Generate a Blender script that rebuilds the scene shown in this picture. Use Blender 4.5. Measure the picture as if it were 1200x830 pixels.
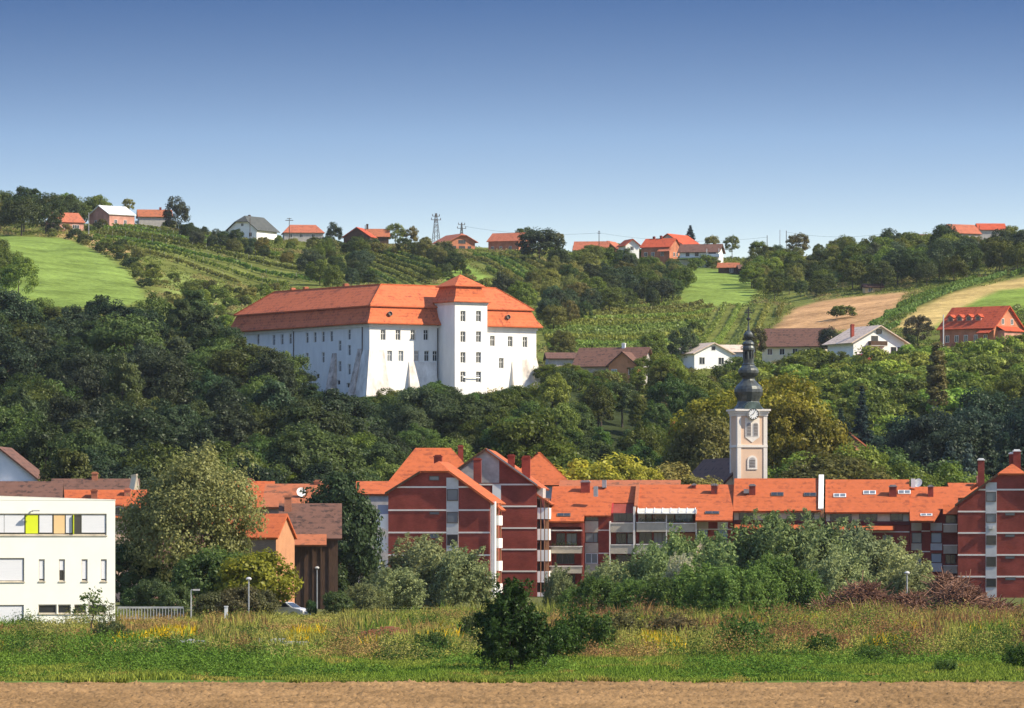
import bpy, math, random
import numpy as np
from mathutils import Matrix, Vector

R = math.radians
S = bpy.context.scene
COL = S.collection
for o in list(bpy.data.objects):
    bpy.data.objects.remove(o)

# ------------------------------------------------------------------ camera, sky, sun, exposure
EYE = 7.0            # height of the railway embankment the picture is taken from
FPX = 6000.0         # focal length in photo pixels (1200 px wide)
HOR = 630.0          # photo row of the horizon
cd = bpy.data.cameras.new('camera')
cam = bpy.data.objects.new('camera', cd)
COL.objects.link(cam)
cam.location = (0, 0, EYE)
cam.rotation_euler = (R(90), 0, 0)
cd.sensor_width = 36.0
cd.lens = FPX / 1200 * 36
cd.shift_y = (HOR - 415) / 1200
cd.clip_start = 1.0
cd.clip_end = 30000
S.camera = cam

SUN_AZ, SUN_EL = 103.0, 40.0      # azimuth clockwise from the view direction (90 = right)
w = bpy.data.worlds.new('World')
S.world = w
w.use_nodes = True
nt = w.node_tree
bg = nt.nodes['Background']
sky = nt.nodes.new('ShaderNodeTexSky')
sky.sky_type = 'NISHITA'
sky.sun_disc = False
sky.sun_elevation = R(SUN_EL)
sky.sun_rotation = R(SUN_AZ)
sky.altitude = 200
sky.air_density = 1.0
sky.dust_density = 0.6
sky.ozone_density = 2.0
# the sky deepens quickly above the ridge: its elevation axis is stretched
tc = nt.nodes.new('ShaderNodeTexCoord')
sx = nt.nodes.new('ShaderNodeSeparateXYZ')
mr = nt.nodes.new('ShaderNodeMapRange')
mr.inputs['From Min'].default_value = 0.035
mr.inputs['From Max'].default_value = 0.115
mr.inputs['To Min'].default_value = 0.0
mr.inputs['To Max'].default_value = 1.0
mr.clamp = False
pw = nt.nodes.new('ShaderNodeMath'); pw.operation = 'POWER'; pw.inputs[1].default_value = 1.6
mx0 = nt.nodes.new('ShaderNodeMath'); mx0.operation = 'MAXIMUM'; mx0.inputs[1].default_value = 0.0
ad0 = nt.nodes.new('ShaderNodeMath'); ad0.operation = 'ADD'; ad0.inputs[1].default_value = 0.06
cx = nt.nodes.new('ShaderNodeCombineXYZ')
vn = nt.nodes.new('ShaderNodeVectorMath'); vn.operation = 'NORMALIZE'
# sky tint: pale at horizon, deepest above the ridge, higher dome brightened as added fill
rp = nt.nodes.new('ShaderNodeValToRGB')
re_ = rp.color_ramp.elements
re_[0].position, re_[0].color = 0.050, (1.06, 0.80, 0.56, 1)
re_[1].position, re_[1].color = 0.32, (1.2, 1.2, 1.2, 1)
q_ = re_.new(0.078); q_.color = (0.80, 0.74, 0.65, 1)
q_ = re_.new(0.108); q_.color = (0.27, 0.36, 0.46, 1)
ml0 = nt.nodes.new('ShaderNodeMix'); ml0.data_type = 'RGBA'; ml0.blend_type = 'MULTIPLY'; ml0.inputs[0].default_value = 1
L = nt.links
L.new(tc.outputs['Generated'], sx.inputs[0])
L.new(sx.outputs['X'], cx.inputs['X']); L.new(sx.outputs['Y'], cx.inputs['Y'])
L.new(sx.outputs['Z'], mr.inputs['Value']); L.new(mr.outputs[0], mx0.inputs[0]); L.new(mx0.outputs[0], pw.inputs[0])
L.new(pw.outputs[0], ad0.inputs[0]); L.new(ad0.outputs[0], cx.inputs['Z'])
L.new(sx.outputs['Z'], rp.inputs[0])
L.new(cx.outputs[0], vn.inputs[0]); L.new(vn.outputs[0], sky.inputs['Vector'])
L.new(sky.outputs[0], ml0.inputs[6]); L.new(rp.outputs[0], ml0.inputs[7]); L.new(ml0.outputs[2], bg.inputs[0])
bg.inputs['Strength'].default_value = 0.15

sd = bpy.data.lights.new('sun', 'SUN')
sd.energy = 3.8
sd.angle = R(0.5)
sd.color = (1.0, 0.89, 0.70)
sun = bpy.data.objects.new('sun', sd)
COL.objects.link(sun)
_s = Vector((math.sin(R(SUN_AZ)) * math.cos(R(SUN_EL)), math.cos(R(SUN_AZ)) * math.cos(R(SUN_EL)), math.sin(R(SUN_EL))))
sun.rotation_euler = _s.to_track_quat('Z', 'Y').to_euler()
sun.location = (300, 300, 400)

vs = S.view_settings
S.display_settings.display_device = 'sRGB'
vs.view_transform = 'Standard'
vs.look = 'None'
vs.exposure = 1.1
vs.gamma = 1.0
vs.use_curve_mapping = False
S.render.engine = 'CYCLES'
S.render.resolution_x, S.render.resolution_y = 1024, 708
cy = S.cycles
cy.use_denoising = True
cy.max_bounces = 5
cy.diffuse_bounces = 3
cy.glossy_bounces = 2
cy.transmission_bounces = 3
cy.transparent_max_bounces = 4
cy.volume_bounces = 0

# ------------------------------------------------------------------ helpers
def tag(o, label=None, cat=None, group=None, kind=None):
    if label: o['label'] = label
    if cat: o['category'] = cat
    if group: o['group'] = group
    if kind: o['kind'] = kind
    return o

def P(px, py, D):
    return Vector(((px - 600) / FPX * D, D, EYE + (HOR - py) / FPX * D))

def mpx(D):          # metres per photo pixel at distance D
    return D / FPX

def empty(name, loc, rz=0.0, scale=None):
    o = bpy.data.objects.new(name, None)
    o.empty_display_size = 0.5
    o.location = loc
    o.rotation_euler = (0, 0, rz)
    if scale: o.scale = scale
    COL.objects.link(o)
    return o

def add(name, me, parent=None):
    o = bpy.data.objects.new(name, me)
    COL.objects.link(o)
    if parent: o.parent = parent
    return o

class MB:
    """collects polygons and links them as one mesh object"""
    def __init__(s):
        s.v, s.f, s.m = [], [], []
    def poly(s, pts, m=0):
        n = len(s.v)
        s.v += [tuple(p) for p in pts]
        s.f.append(tuple(range(n, n + len(pts)))); s.m.append(m)
    def box(s, x0, x1, y0, y1, z0, z1, m=0):
        n = len(s.v)
        s.v += [(x0,y0,z0),(x1,y0,z0),(x1,y1,z0),(x0,y1,z0),(x0,y0,z1),(x1,y0,z1),(x1,y1,z1),(x0,y1,z1)]
        for q in ((0,3,2,1),(4,5,6,7),(0,1,5,4),(1,2,6,5),(2,3,7,6),(3,0,4,7)):
            s.f.append(tuple(n + k for k in q)); s.m.append(m)
    def slab(s, pts, t, m=0):
        pts = [Vector(p) for p in pts]
        nrm = Vector((0, 0, 0))
        for i in range(len(pts)):
            a, b = pts[i] - pts[0], pts[(i + 1) % len(pts)] - pts[0]
            nrm += a.cross(b)
        nrm.normalize()
        if nrm.z < 0:
            pts.reverse(); nrm = -nrm
        lo = [p - nrm * t for p in pts]
        s.poly(pts, m); s.poly(list(reversed(lo)), m)
        for i in range(len(pts)):
            j = (i + 1) % len(pts)
            s.poly([lo[i], lo[j], pts[j], pts[i]], m)
    def prism(s, a, b, m=0):
        """closed solid between two matching polygons"""
        s.poly(list(a), m); s.poly(list(reversed(list(b))), m)
        for i in range(len(a)):
            j = (i + 1) % len(a)
            s.poly([a[i], b[i], b[j], a[j]], m)
    def tube(s, p0, p1, r0, r1, n=6, m=0):
        p0, p1 = Vector(p0), Vector(p1)
        d = (p1 - p0).normalized()
        u = d.orthogonal().normalized(); v = d.cross(u)
        k = len(s.v)
        for p, r in ((p0, r0), (p1, r1)):
            for i in range(n):
                a = 2 * math.pi * i / n
                s.v.append(tuple(p + (u * math.cos(a) + v * math.sin(a)) * r))
        for i in range(n):
            j = (i + 1) % n
            s.f.append((k + i, k + j, k + n + j, k + n + i)); s.m.append(m)
        s.f.append(tuple(k + i for i in reversed(range(n)))); s.m.append(m)
        s.f.append(tuple(k + n + i for i in range(n))); s.m.append(m)
    def lathe(s, prof, n=12, c=(0, 0), ph=0.0, m=0):
        k = len(s.v)
        for r, z in prof:
            for i in range(n):
                a = ph + 2 * math.pi * i / n
                s.v.append((c[0] + r * math.cos(a), c[1] + r * math.sin(a), z))
        for q in range(len(prof) - 1):
            for i in range(n):
                j = (i + 1) % n
                s.f.append((k + q*n + i, k + q*n + j, k + (q+1)*n + j, k + (q+1)*n + i)); s.m.append(m)
        s.f.append(tuple(k + i for i in reversed(range(n)))); s.m.append(m)
        e = k + (len(prof) - 1) * n
        s.f.append(tuple(e + i for i in range(n))); s.m.append(m)
    def wall(s, O, U, V, W, H, holes, depth=0.22, m=0, mr_=None):
        """a wall face with real openings and their reveals"""
        O, U, V = Vector(O), Vector(U), Vector(V)
        N = U.cross(V)
        us = sorted({0.0, W} | {h[0] for h in holes} | {h[0] + h[2] for h in holes})
        zs = sorted({0.0, H} | {h[1] for h in holes} | {h[1] + h[3] for h in holes})
        pt = lambda u, v, d=0.0: O + U * u + V * v - N * d
        for a, b in zip(us, us[1:]):
            for c, d in zip(zs, zs[1:]):
                mu, mv = (a + b) / 2, (c + d) / 2
                if any(h[0] < mu < h[0] + h[2] and h[1] < mv < h[1] + h[3] for h in holes):
                    continue
                s.poly([pt(a, c), pt(b, c), pt(b, d), pt(a, d)], m)
        k = m if mr_ is None else mr_
        for u, v, w_, h_ in holes:
            c = [(u, v), (u + w_, v), (u + w_, v + h_), (u, v + h_)]
            for i in range(4):
                j = (i + 1) % 4
                s.poly([pt(*c[j]), pt(*c[i]), pt(*c[i], depth), pt(*c[j], depth)], k)
    def mesh(s, name, mats):
        me = bpy.data.meshes.new(name)
        me.from_pydata(s.v, [], s.f)
        for mt in (mats if isinstance(mats, (list, tuple)) else [mats]):
            me.materials.append(mt)
        me.polygons.foreach_set('material_index', s.m)
        me.update()
        return me
    def build(s, name, mats, parent=None, smooth=False):
        me = s.mesh(name, mats)
        if smooth:
            me.polygons.foreach_set('use_smooth', [True] * len(me.polygons))
        return add(name, me, parent)

class Frame:
    """a building's own axes: origin on photo column px at distance D, turned by r degrees"""
    def __init__(s, px, D, r, z=0.0):
        s.o = Vector(((px - 600) / FPX * D, D, z)); s.c, s.s, s.r = math.cos(R(r)), math.sin(R(r)), R(r)
    def x(s, px, y=0.0):
        k = (px - 600) / FPX
        return (k * (s.o.y + y * s.c) - s.o.x + y * s.s) / (s.c - k * s.s)
    def y(s, px, x=0.0):
        k = (px - 600) / FPX
        return (s.o.x + x * s.c - k * (s.o.y + x * s.s)) / (s.s + k * s.c)
    def z(s, py, x=0.0, y=0.0):
        return EYE + (HOR - py) / FPX * (s.o.y + x * s.s + y * s.c) - s.o.z
    def root(s, name):
        return empty(name, s.o, s.r)

# ------------------------------------------------------------------ materials
def lin(c):          # sRGB 0-255 -> linear
    return tuple(((v / 255) / 12.92 if v / 255 <= 0.04045 else ((v / 255 + 0.055) / 1.055) ** 2.4) for v in c)

_M = {}
def mat(name, col, rough=0.8, ns=1.5, amt=0.18, bump=0.0, bs=8.0, spec=0.3, metal=0.0, streak=None, col2=None):
    """plain surface whose colour wanders a little; optional second colour in patches"""
    if name in _M: return _M[name]
    m = bpy.data.materials.new(name); m.use_nodes = True
    t = m.node_tree; n = t.nodes; l = t.links
    b = n['Principled BSDF']
    b.inputs['Roughness'].default_value = rough
    b.inputs['Specular IOR Level'].default_value = spec
    b.inputs['Metallic'].default_value = metal
    co = n.new('ShaderNodeTexCoord')
    nz = n.new('ShaderNodeTexNoise'); nz.inputs['Scale'].default_value = ns
    nz.inputs['Detail'].default_value = 8; nz.inputs['Roughness'].default_value = 0.65
    if streak:
        mp = n.new('ShaderNodeMapping'); mp.inputs['Scale'].default_value = streak
        l.new(co.outputs['Object'], mp.inputs[0]); l.new(mp.outputs[0], nz.inputs['Vector'])
    else:
        l.new(co.outputs['Object'], nz.inputs['Vector'])
    cr = n.new('ShaderNodeValToRGB')
    e = cr.color_ramp.elements
    lo = tuple(v * (1 - amt * 1.6) for v in col); hi = tuple(min(1, v * (1 + amt)) for v in (col2 or col))
    e[0].position, e[0].color = 0.32, (*lo, 1)
    e[1].position, e[1].color = 0.68, (*hi, 1)
    l.new(nz.outputs['Fac'], cr.inputs[0]); l.new(cr.outputs[0], b.inputs['Base Color'])
    if bump:
        nb = n.new('ShaderNodeTexNoise'); nb.inputs['Scale'].default_value = bs; nb.inputs['Detail'].default_value = 4
        l.new(co.outputs['Object'], nb.inputs['Vector'])
        bp = n.new('ShaderNodeBump'); bp.inputs['Strength'].default_value = bump; bp.inputs['Distance'].default_value = 0.1
        l.new(nb.outputs['Fac'], bp.inputs['Height']); l.new(bp.outputs[0], b.inputs['Normal'])
    _M[name] = m
    return m

def tile_mat(name, col, dark, course=0.33, blotch=0.5):
    """clay tiles: courses across the slope, single tiles of different firing, larger weathered blotches"""
    m = bpy.data.materials.new(name); m.use_nodes = True
    t = m.node_tree; n = t.nodes; l = t.links
    b = n['Principled BSDF']; b.inputs['Roughness'].default_value = 0.85; b.inputs['Specular IOR Level'].default_value = 0.2
    co = n.new('ShaderNodeTexCoord')
    vo = n.new('ShaderNodeTexVoronoi'); vo.inputs['Scale'].default_value = 2.6
    nz = n.new('ShaderNodeTexNoise'); nz.inputs['Scale'].default_value = blotch; nz.inputs['Detail'].default_value = 9
    nz.inputs['Roughness'].default_value = 0.7
    wv = n.new('ShaderNodeTexWave'); wv.bands_direction = 'Z'; wv.inputs['Scale'].default_value = 0.31 / course * 0.6
    wv.wave_profile = 'SAW'; wv.inputs['Distortion'].default_value = 0.3
    for q in (vo, nz, wv): l.new(co.outputs['Object'], q.inputs['Vector'])
    sp = n.new('ShaderNodeSeparateColor'); l.new(vo.outputs['Color'], sp.inputs[0])
    a1 = n.new('ShaderNodeMath'); a1.operation = 'MULTIPLY_ADD'; a1.inputs[1].default_value = 0.35; l.new(sp.outputs[0], a1.inputs[0])
    l.new(nz.outputs['Fac'], a1.inputs[2])
    a2 = n.new('ShaderNodeMath'); a2.operation = 'MULTIPLY_ADD'; a2.inputs[1].default_value = 0.16; l.new(wv.outputs['Fac'], a2.inputs[0]); l.new(a1.outputs[0], a2.inputs[2])
    cr = n.new('ShaderNodeValToRGB'); e = cr.color_ramp.elements
    e[0].position, e[0].color = 0.50, (*dark, 1)
    e[1].position, e[1].color = 0.95, (*tuple(min(1, v * 1.12) for v in col), 1)
    k = e.new(0.69); k.color = (*col, 1)
    l.new(a2.outputs[0], cr.inputs[0]); l.new(cr.outputs[0], b.inputs['Base Color'])
    bp = n.new('ShaderNodeBump'); bp.inputs['Strength'].default_value = 0.5; bp.inputs['Distance'].default_value = 0.05
    l.new(wv.outputs['Fac'], bp.inputs['Height']); l.new(bp.outputs[0], b.inputs['Normal'])
    _M[name] = m
    return m

def brick_mat(name, c1, c2, mortar, scale=1.0):
    m = bpy.data.materials.new(name); m.use_nodes = True
    t = m.node_tree; n = t.nodes; l = t.links
    b = n['Principled BSDF']; b.inputs['Roughness'].default_value = 0.9; b.inputs['Specular IOR Level'].default_value = 0.15
    co = n.new('ShaderNodeTexCoord')
    sp = n.new('ShaderNodeSeparateXYZ'); cb = n.new('ShaderNodeCombineXYZ')
    ad = n.new('ShaderNodeMath'); ad.operation = 'ADD'
    l.new(co.outputs['Object'], sp.inputs[0]); l.new(sp.outputs['X'], ad.inputs[0]); l.new(sp.outputs['Y'], ad.inputs[1])
    l.new(ad.outputs[0], cb.inputs['X']); l.new(sp.outputs['Z'], cb.inputs['Y'])
    br = n.new('ShaderNodeTexBrick')
    br.inputs['Color1'].default_value = (*c1, 1); br.inputs['Color2'].default_value = (*c2, 1); br.inputs['Mortar'].default_value = (*mortar, 1)
    br.inputs['Scale'].default_value = scale; br.inputs['Mortar Size'].default_value = 0.012
    br.inputs['Brick Width'].default_value = 0.26; br.inputs['Row Height'].default_value = 0.09
    l.new(cb.outputs[0], br.inputs['Vector'])
    nz = n.new('ShaderNodeTexNoise'); nz.inputs['Scale'].default_value = 0.5; nz.inputs['Detail'].default_value = 8
    l.new(co.outputs['Object'], nz.inputs['Vector'])
    mx = n.new('ShaderNodeMix'); mx.data_type = 'RGBA'; mx.blend_type = 'MULTIPLY'; mx.inputs[0].default_value = 1
    cr = n.new('ShaderNodeValToRGB'); cr.color_ramp.elements[0].color = (0.7, 0.68, 0.66, 1); cr.color_ramp.elements[1].color = (1.2, 1.2, 1.2, 1)
    cr.color_ramp.elements[0].position = 0.3; cr.color_ramp.elements[1].position = 0.7
    l.new(nz.outputs['Fac'], cr.inputs[0])
    l.new(br.outputs['Color'], mx.inputs[6]); l.new(cr.outputs[0], mx.inputs[7]); l.new(mx.outputs[2], b.inputs['Base Color'])
    _M[name] = m
    return m

def glass_mat(name, col, rough=0.08):
    m = bpy.data.materials.new(name); m.use_nodes = True
    b = m.node_tree.nodes['Principled BSDF']
    b.inputs['Base Color'].default_value = (*col, 1); b.inputs['Roughness'].default_value = rough
    b.inputs['Specular IOR Level'].default_value = 0.5
    _M[name] = m
    return m

def leaf_mat():
    """foliage: colour from the object's own colour, varied leaf by leaf and tree by tree"""
    m = bpy.data.materials.new('leaves'); m.use_nodes = True
    t = m.node_tree; n = t.nodes; l = t.links
    n.remove(n['Principled BSDF']); out = n['Material Output']
    oi = n.new('ShaderNodeObjectInfo')
    at = n.new('ShaderNodeAttribute'); at.attribute_name = 'tint'
    hs = n.new('ShaderNodeHueSaturation')
    h = n.new('ShaderNodeMapRange'); h.inputs['To Min'].default_value = 0.512; h.inputs['To Max'].default_value = 0.486
    v = n.new('ShaderNodeMapRange'); v.inputs['To Min'].default_value = 0.6; v.inputs['To Max'].default_value = 1.4
    l.new(at.outputs['Fac'], h.inputs[0]); l.new(at.outputs['Fac'], v.inputs[0])
    rv = n.new('ShaderNodeMapRange'); rv.inputs['To Min'].default_value = 0.75; rv.inputs['To Max'].default_value = 1.25
    l.new(oi.outputs['Random'], rv.inputs[0])
    ml = n.new('ShaderNodeMath'); ml.operation = 'MULTIPLY'; l.new(v.outputs[0], ml.inputs[0]); l.new(rv.outputs[0], ml.inputs[1])
    l.new(oi.outputs['Color'], hs.inputs['Color']); l.new(h.outputs[0], hs.inputs['Hue']); l.new(ml.outputs[0], hs.inputs['Value'])
    d = n.new('ShaderNodeBsdfDiffuse'); tr = n.new('ShaderNodeBsdfTranslucent'); gl = n.new('ShaderNodeBsdfGlossy')
    gl.inputs['Roughness'].default_value = 0.45; gl.inputs['Color'].default_value = (0.8, 0.85, 0.8, 1)
    l.new(hs.outputs[0], d.inputs[0]); l.new(hs.outputs[0], tr.inputs[0])
    m1 = n.new('ShaderNodeMixShader'); m1.inputs[0].default_value = 0.36; l.new(d.outputs[0], m1.inputs[1]); l.new(tr.outputs[0], m1.inputs[2])
    m2 = n.new('ShaderNodeMixShader'); m2.inputs[0].default_value = 0.012; l.new(m1.outputs[0], m2.inputs[1]); l.new(gl.outputs[0], m2.inputs[2])
    l.new(m2.outputs[0], out.inputs[0])
    return m

def attr_mat(name, ns, amt, rough=0.95, trans=0.0, bump=0.0, bs=1.0, ns2=0.0):
    """ground or weeds: colour comes from where it is on the land, broken up by noise"""
    m = bpy.data.materials.new(name); m.use_nodes = True
    t = m.node_tree; n = t.nodes; l = t.links
    n.remove(n['Principled BSDF']); out = n['Material Output']
    at = n.new('ShaderNodeAttribute'); at.attribute_name = 'col'
    d = n.new('ShaderNodeBsdfDiffuse')
    src = at.outputs['Color']
    co = n.new('ShaderNodeTexCoord')
    for sc, am in ((ns, amt), (ns2, amt * 0.8)):
        if not sc: continue
        nz = n.new('ShaderNodeTexNoise'); nz.inputs['Scale'].default_value = sc; nz.inputs['Detail'].default_value = 8; nz.inputs['Roughness'].default_value = 0.7
        l.new(co.outputs['Object'], nz.inputs['Vector'])
        v = n.new('ShaderNodeMapRange'); v.inputs['From Min'].default_value = 0.3; v.inputs['From Max'].default_value = 0.7
        v.inputs['To Min'].default_value = 1 - am; v.inputs['To Max'].default_value = 1 + am
        l.new(nz.outputs['Fac'], v.inputs[0])
        mx = n.new('ShaderNodeMix'); mx.data_type = 'RGBA'; mx.blend_type = 'MULTIPLY'; mx.inputs[0].default_value = 1
        l.new(src, mx.inputs[6]); l.new(v.outputs[0], mx.inputs[7]); src = mx.outputs[2]
    l.new(src, d.inputs[0])
    if bump:
        nb = n.new('ShaderNodeTexNoise'); nb.inputs['Scale'].default_value = bs; nb.inputs['Detail'].default_value = 6
        l.new(co.outputs['Object'], nb.inputs['Vector'])
        bp = n.new('ShaderNodeBump'); bp.inputs['Strength'].default_value = bump; bp.inputs['Distance'].default_value = 0.5
        l.new(nb.outputs['Fac'], bp.inputs['Height']); l.new(bp.outputs[0], d.inputs['Normal'])
    if trans:
        tr = n.new('ShaderNodeBsdfTranslucent'); l.new(src, tr.inputs[0])
        m1 = n.new('ShaderNodeMixShader'); m1.inputs[0].default_value = trans
        l.new(d.outputs[0], m1.inputs[1]); l.new(tr.outputs[0], m1.inputs[2]); l.new(m1.outputs[0], out.inputs[0])
    else:
        l.new(d.outputs[0], out.inputs[0])
    return m

M_tile = tile_mat('orange_tiles', (0.41, 0.100, 0.034), (0.27, 0.066, 0.027))
M_tile_far = tile_mat('haze_muted_tiles', (0.37, 0.115, 0.06), (0.20, 0.07, 0.04))  # orange tiles with the muting of distant haze mixed into their colour
M_tile_r = tile_mat('red_tiles', (0.42, 0.075, 0.03), (0.22, 0.04, 0.02))
M_tile_castle = tile_mat('castle_tiles', (0.50, 0.125, 0.048), (0.27, 0.065, 0.03), blotch=0.25)
M_tile_old = tile_mat('weathered_tiles', (0.34, 0.11, 0.05), (0.16, 0.07, 0.04), blotch=0.8)
M_tile_brown = tile_mat('brown_tiles', (0.135, 0.068, 0.048), (0.05, 0.030, 0.024), blotch=0.9)
M_tile_dark = tile_mat('dark_grey_tiles', (0.075, 0.08, 0.075), (0.04, 0.045, 0.04))
M_tile_pale = tile_mat('pale_tiles', (0.55, 0.43, 0.34), (0.38, 0.28, 0.22))
M_sheet = mat('white_sheet_roof', (0.72, 0.72, 0.70), 0.5)
M_brick = brick_mat('dark_red_brick', (0.235, 0.040, 0.028), (0.29, 0.056, 0.038), (0.24, 0.075, 0.055))
M_brick_o = brick_mat('orange_brick', (0.42, 0.13, 0.065), (0.50, 0.17, 0.085), (0.40, 0.24, 0.16))
M_brick_p = brick_mat('pinkish_brick', (0.46, 0.20, 0.15), (0.52, 0.24, 0.18), (0.5, 0.32, 0.26))
M_brick_g = brick_mat('grey_brick', (0.24, 0.17, 0.14), (0.30, 0.21, 0.17), (0.30, 0.26, 0.22))
M_white = mat('white_plaster', (0.80, 0.79, 0.76), 0.9, 0.7, 0.05)
M_castle = mat('castle_plaster', (0.79, 0.77, 0.725), 0.9, 0.7, 0.06, streak=(1, 1, 0.3))
M_stone = mat('bare_buttress_stone', (0.42, 0.33, 0.27), 0.95, 0.8, 0.25, col2=(0.62, 0.52, 0.45))
M_stain = mat('stained_plaster', (0.60, 0.52, 0.45), 0.95, 0.45, 0.16, streak=(1, 1, .5), col2=(0.78, 0.74, 0.68))
M_cream = mat('cream_plaster', (0.72, 0.62, 0.45), 0.9, 0.7, 0.07)
M_peach = mat('peach_plaster', (0.72, 0.50, 0.35), 0.9, 0.8, 0.05)
M_grey = mat('grey_plaster', (0.42, 0.39, 0.37), 0.9, 1.2, 0.15)
M_greyl = mat('pale_grey_panel', (0.52, 0.51, 0.50), 0.8, 1.5, 0.08)
M_beige = mat('beige_concrete', (0.50, 0.43, 0.33), 0.9, 1.2, 0.1)
M_orange = mat('orange_plaster', (0.44, 0.21, 0.105), 0.9, 1.0, 0.1)
M_wood = mat('dark_timber', (0.09, 0.05, 0.03), 0.85, 2.0, 0.3, streak=(6, 6, 0.6))
M_band = mat('pinkish_white_band', (0.78, 0.71, 0.63), 0.8, 2, 0.05)
M_copper = mat('dark_patinated_copper', (0.052, 0.056, 0.055), 0.42, 1.2, 0.35, spec=0.5, metal=0.35, col2=(0.075, 0.085, 0.08))
M_copper_g = mat('green_patinated_copper', (0.10, 0.14, 0.125), 0.5, 1.2, 0.3, metal=0.2)
M_black = mat('black_metal', (0.03, 0.03, 0.03), 0.5)
M_gold = mat('dull_gilding', (0.25, 0.17, 0.06), 0.4, metal=0.7)
M_frame = mat('white_window_frame', (0.72, 0.72, 0.70), 0.6)
M_frame_d = mat('dark_window_frame', (0.10, 0.08, 0.07), 0.6)
M_frame_b = mat('beige_window_frame', (0.52, 0.46, 0.36), 0.7)
M_glass = glass_mat('dark_glass', (0.025, 0.028, 0.032), 0.12)
M_glass_g = glass_mat('greyish_glass', (0.14, 0.16, 0.18), 0.15)
M_glass_b = glass_mat('bluish_glass', (0.17, 0.25, 0.36), 0.15)
M_blind = mat('white_blind', (0.66, 0.67, 0.70), 0.7, 1, 0.03, streak=(1, 1, 14))
M_lime = mat('lime_yellow_panel', (0.62, 0.70, 0.02), 0.6, 1, 0.03)
M_tan = mat('tan_panel', (0.72, 0.50, 0.25), 0.7, 1, 0.03)
M_pale = mat('creamy_facade', (0.82, 0.82, 0.73), 0.9, 0.5, 0.03)
M_metal = mat('galvanised_metal', (0.45, 0.46, 0.47), 0.45, metal=0.6)
M_iron = mat('weathered_iron', (0.10, 0.10, 0.10), 0.7)
M_concrete = mat('concrete', (0.40, 0.37, 0.33), 0.9, 1.5, 0.15)
M_bark = mat('bark', (0.085, 0.065, 0.05), 0.95, 3, 0.3)
M_lead = mat('lead_flashing', (0.26, 0.25, 0.25), 0.7)
M_leaf = leaf_mat()
M_land = attr_mat('hill_land', 0.06, 0.42, ns2=0.7, bump=0.9, bs=0.5)
M_weed = attr_mat('weed_leaves', 0.35, 0.12, trans=0.25)
M_plain = attr_mat('meadow_soil', 0.2, 0.3, ns2=1.5)

# ------------------------------------------------------------------ terrain
DK = np.array([620, 700, 800, 900, 960, 1000, 1100, 1150, 1250, 1350, 1450, 1550, 1650, 1750, 1850], float)
CK = {
    -400: [698, 665, 590, 500, 455, 430, 385, 370, 345, 312, 286, 276, 270, 266, 270],
    0:    [698, 665, 590, 500, 455, 430, 385, 370, 345, 312, 284, 274, 268, 264, 268],
    150:  [698, 665, 590, 500, 455, 432, 394, 382, 358, 328, 296, 278, 269, 266, 270],
    300:  [698, 665, 590, 500, 458, 440, 408, 396, 372, 348, 320, 298, 285, 281, 285],
    433:  [698, 668, 600, 505, 462, 452, 430, 415, 385, 357, 327, 306, 292, 288, 292],
    630:  [698, 670, 610, 515, 466, 452, 435, 425, 395, 365, 335, 312, 298, 293, 297],
    750:  [698, 670, 610, 530, 490, 470, 440, 425, 405, 380, 355, 330, 311, 303, 307],
    900:  [698, 672, 620, 550, 505, 480, 440, 421, 405, 380, 352, 328, 312, 304, 308],
    1050: [698, 672, 620, 545, 500, 470, 425, 411, 387, 356, 335, 315, 300, 295, 300],
    1200: [698, 672, 620, 545, 490, 460, 415, 401, 374, 342, 319, 303, 290, 283, 287],
    1600: [698, 672, 620, 545, 490, 460, 415, 400, 370, 340, 318, 303, 290, 283, 287],
}
_cp = np.array(sorted(CK)); _tab = np.array([CK[k] for k in _cp], float)
GX = np.linspace(-400, 1600, 161); GD = np.arange(600, 2600, 8.0)
_z = EYE + (HOR - _tab) * DK[None, :] / FPX
_zz = np.array([np.interp(GD, DK, r_) for r_ in _z])
_zz = np.array([np.interp(GX, _cp, _zz[:, j]) for j in range(len(GD))]).T
_zz[:, GD <= 622] = 0.0
for j in np.where((GD > 622) & (GD < 700))[0]:
    _zz[:, j] = _zz[:, np.argmin(abs(GD - 700))] * (GD[j] - 622) / 78.0
_far = np.clip((GD - 1850) / 500, 0, 1)
_zz = _zz * (1 - 0.8 * _far[None, :])
for _ in range(6):
    p_ = np.pad(_zz, ((1, 1), (1, 1)), 'edge')
    _zz = (p_[1:-1, 1:-1] * 2 + p_[:-2, 1:-1] + p_[2:, 1:-1] + p_[1:-1, :-2] + p_[1:-1, 2:]) / 6
_rng = np.random.default_rng(5)
def _vnoise(shape, step, amp):
    a, b = shape[0] // step + 3, shape[1] // step + 3
    g = _rng.normal(0, amp, (a, b))
    xs, ys = np.arange(shape[0]) / step, np.arange(shape[1]) / step
    i, j = xs.astype(int), ys.astype(int); fx, fy = (xs - i)[:, None], (ys - j)[None, :]
    fx, fy = fx * fx * (3 - 2 * fx), fy * fy * (3 - 2 * fy)
    return (g[i][:, j] * (1 - fx) + g[i + 1][:, j] * fx) * (1 - fy) + (g[i][:, j + 1] * (1 - fx) + g[i + 1][:, j + 1] * fx) * fy
_zz += (_vnoise(_zz.shape, 7, 0.5) + _vnoise(_zz.shape, 3, 0.18)) * np.clip((GD - 720) / 200, 0, 1)[None, :]
GZ = _zz

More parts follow.
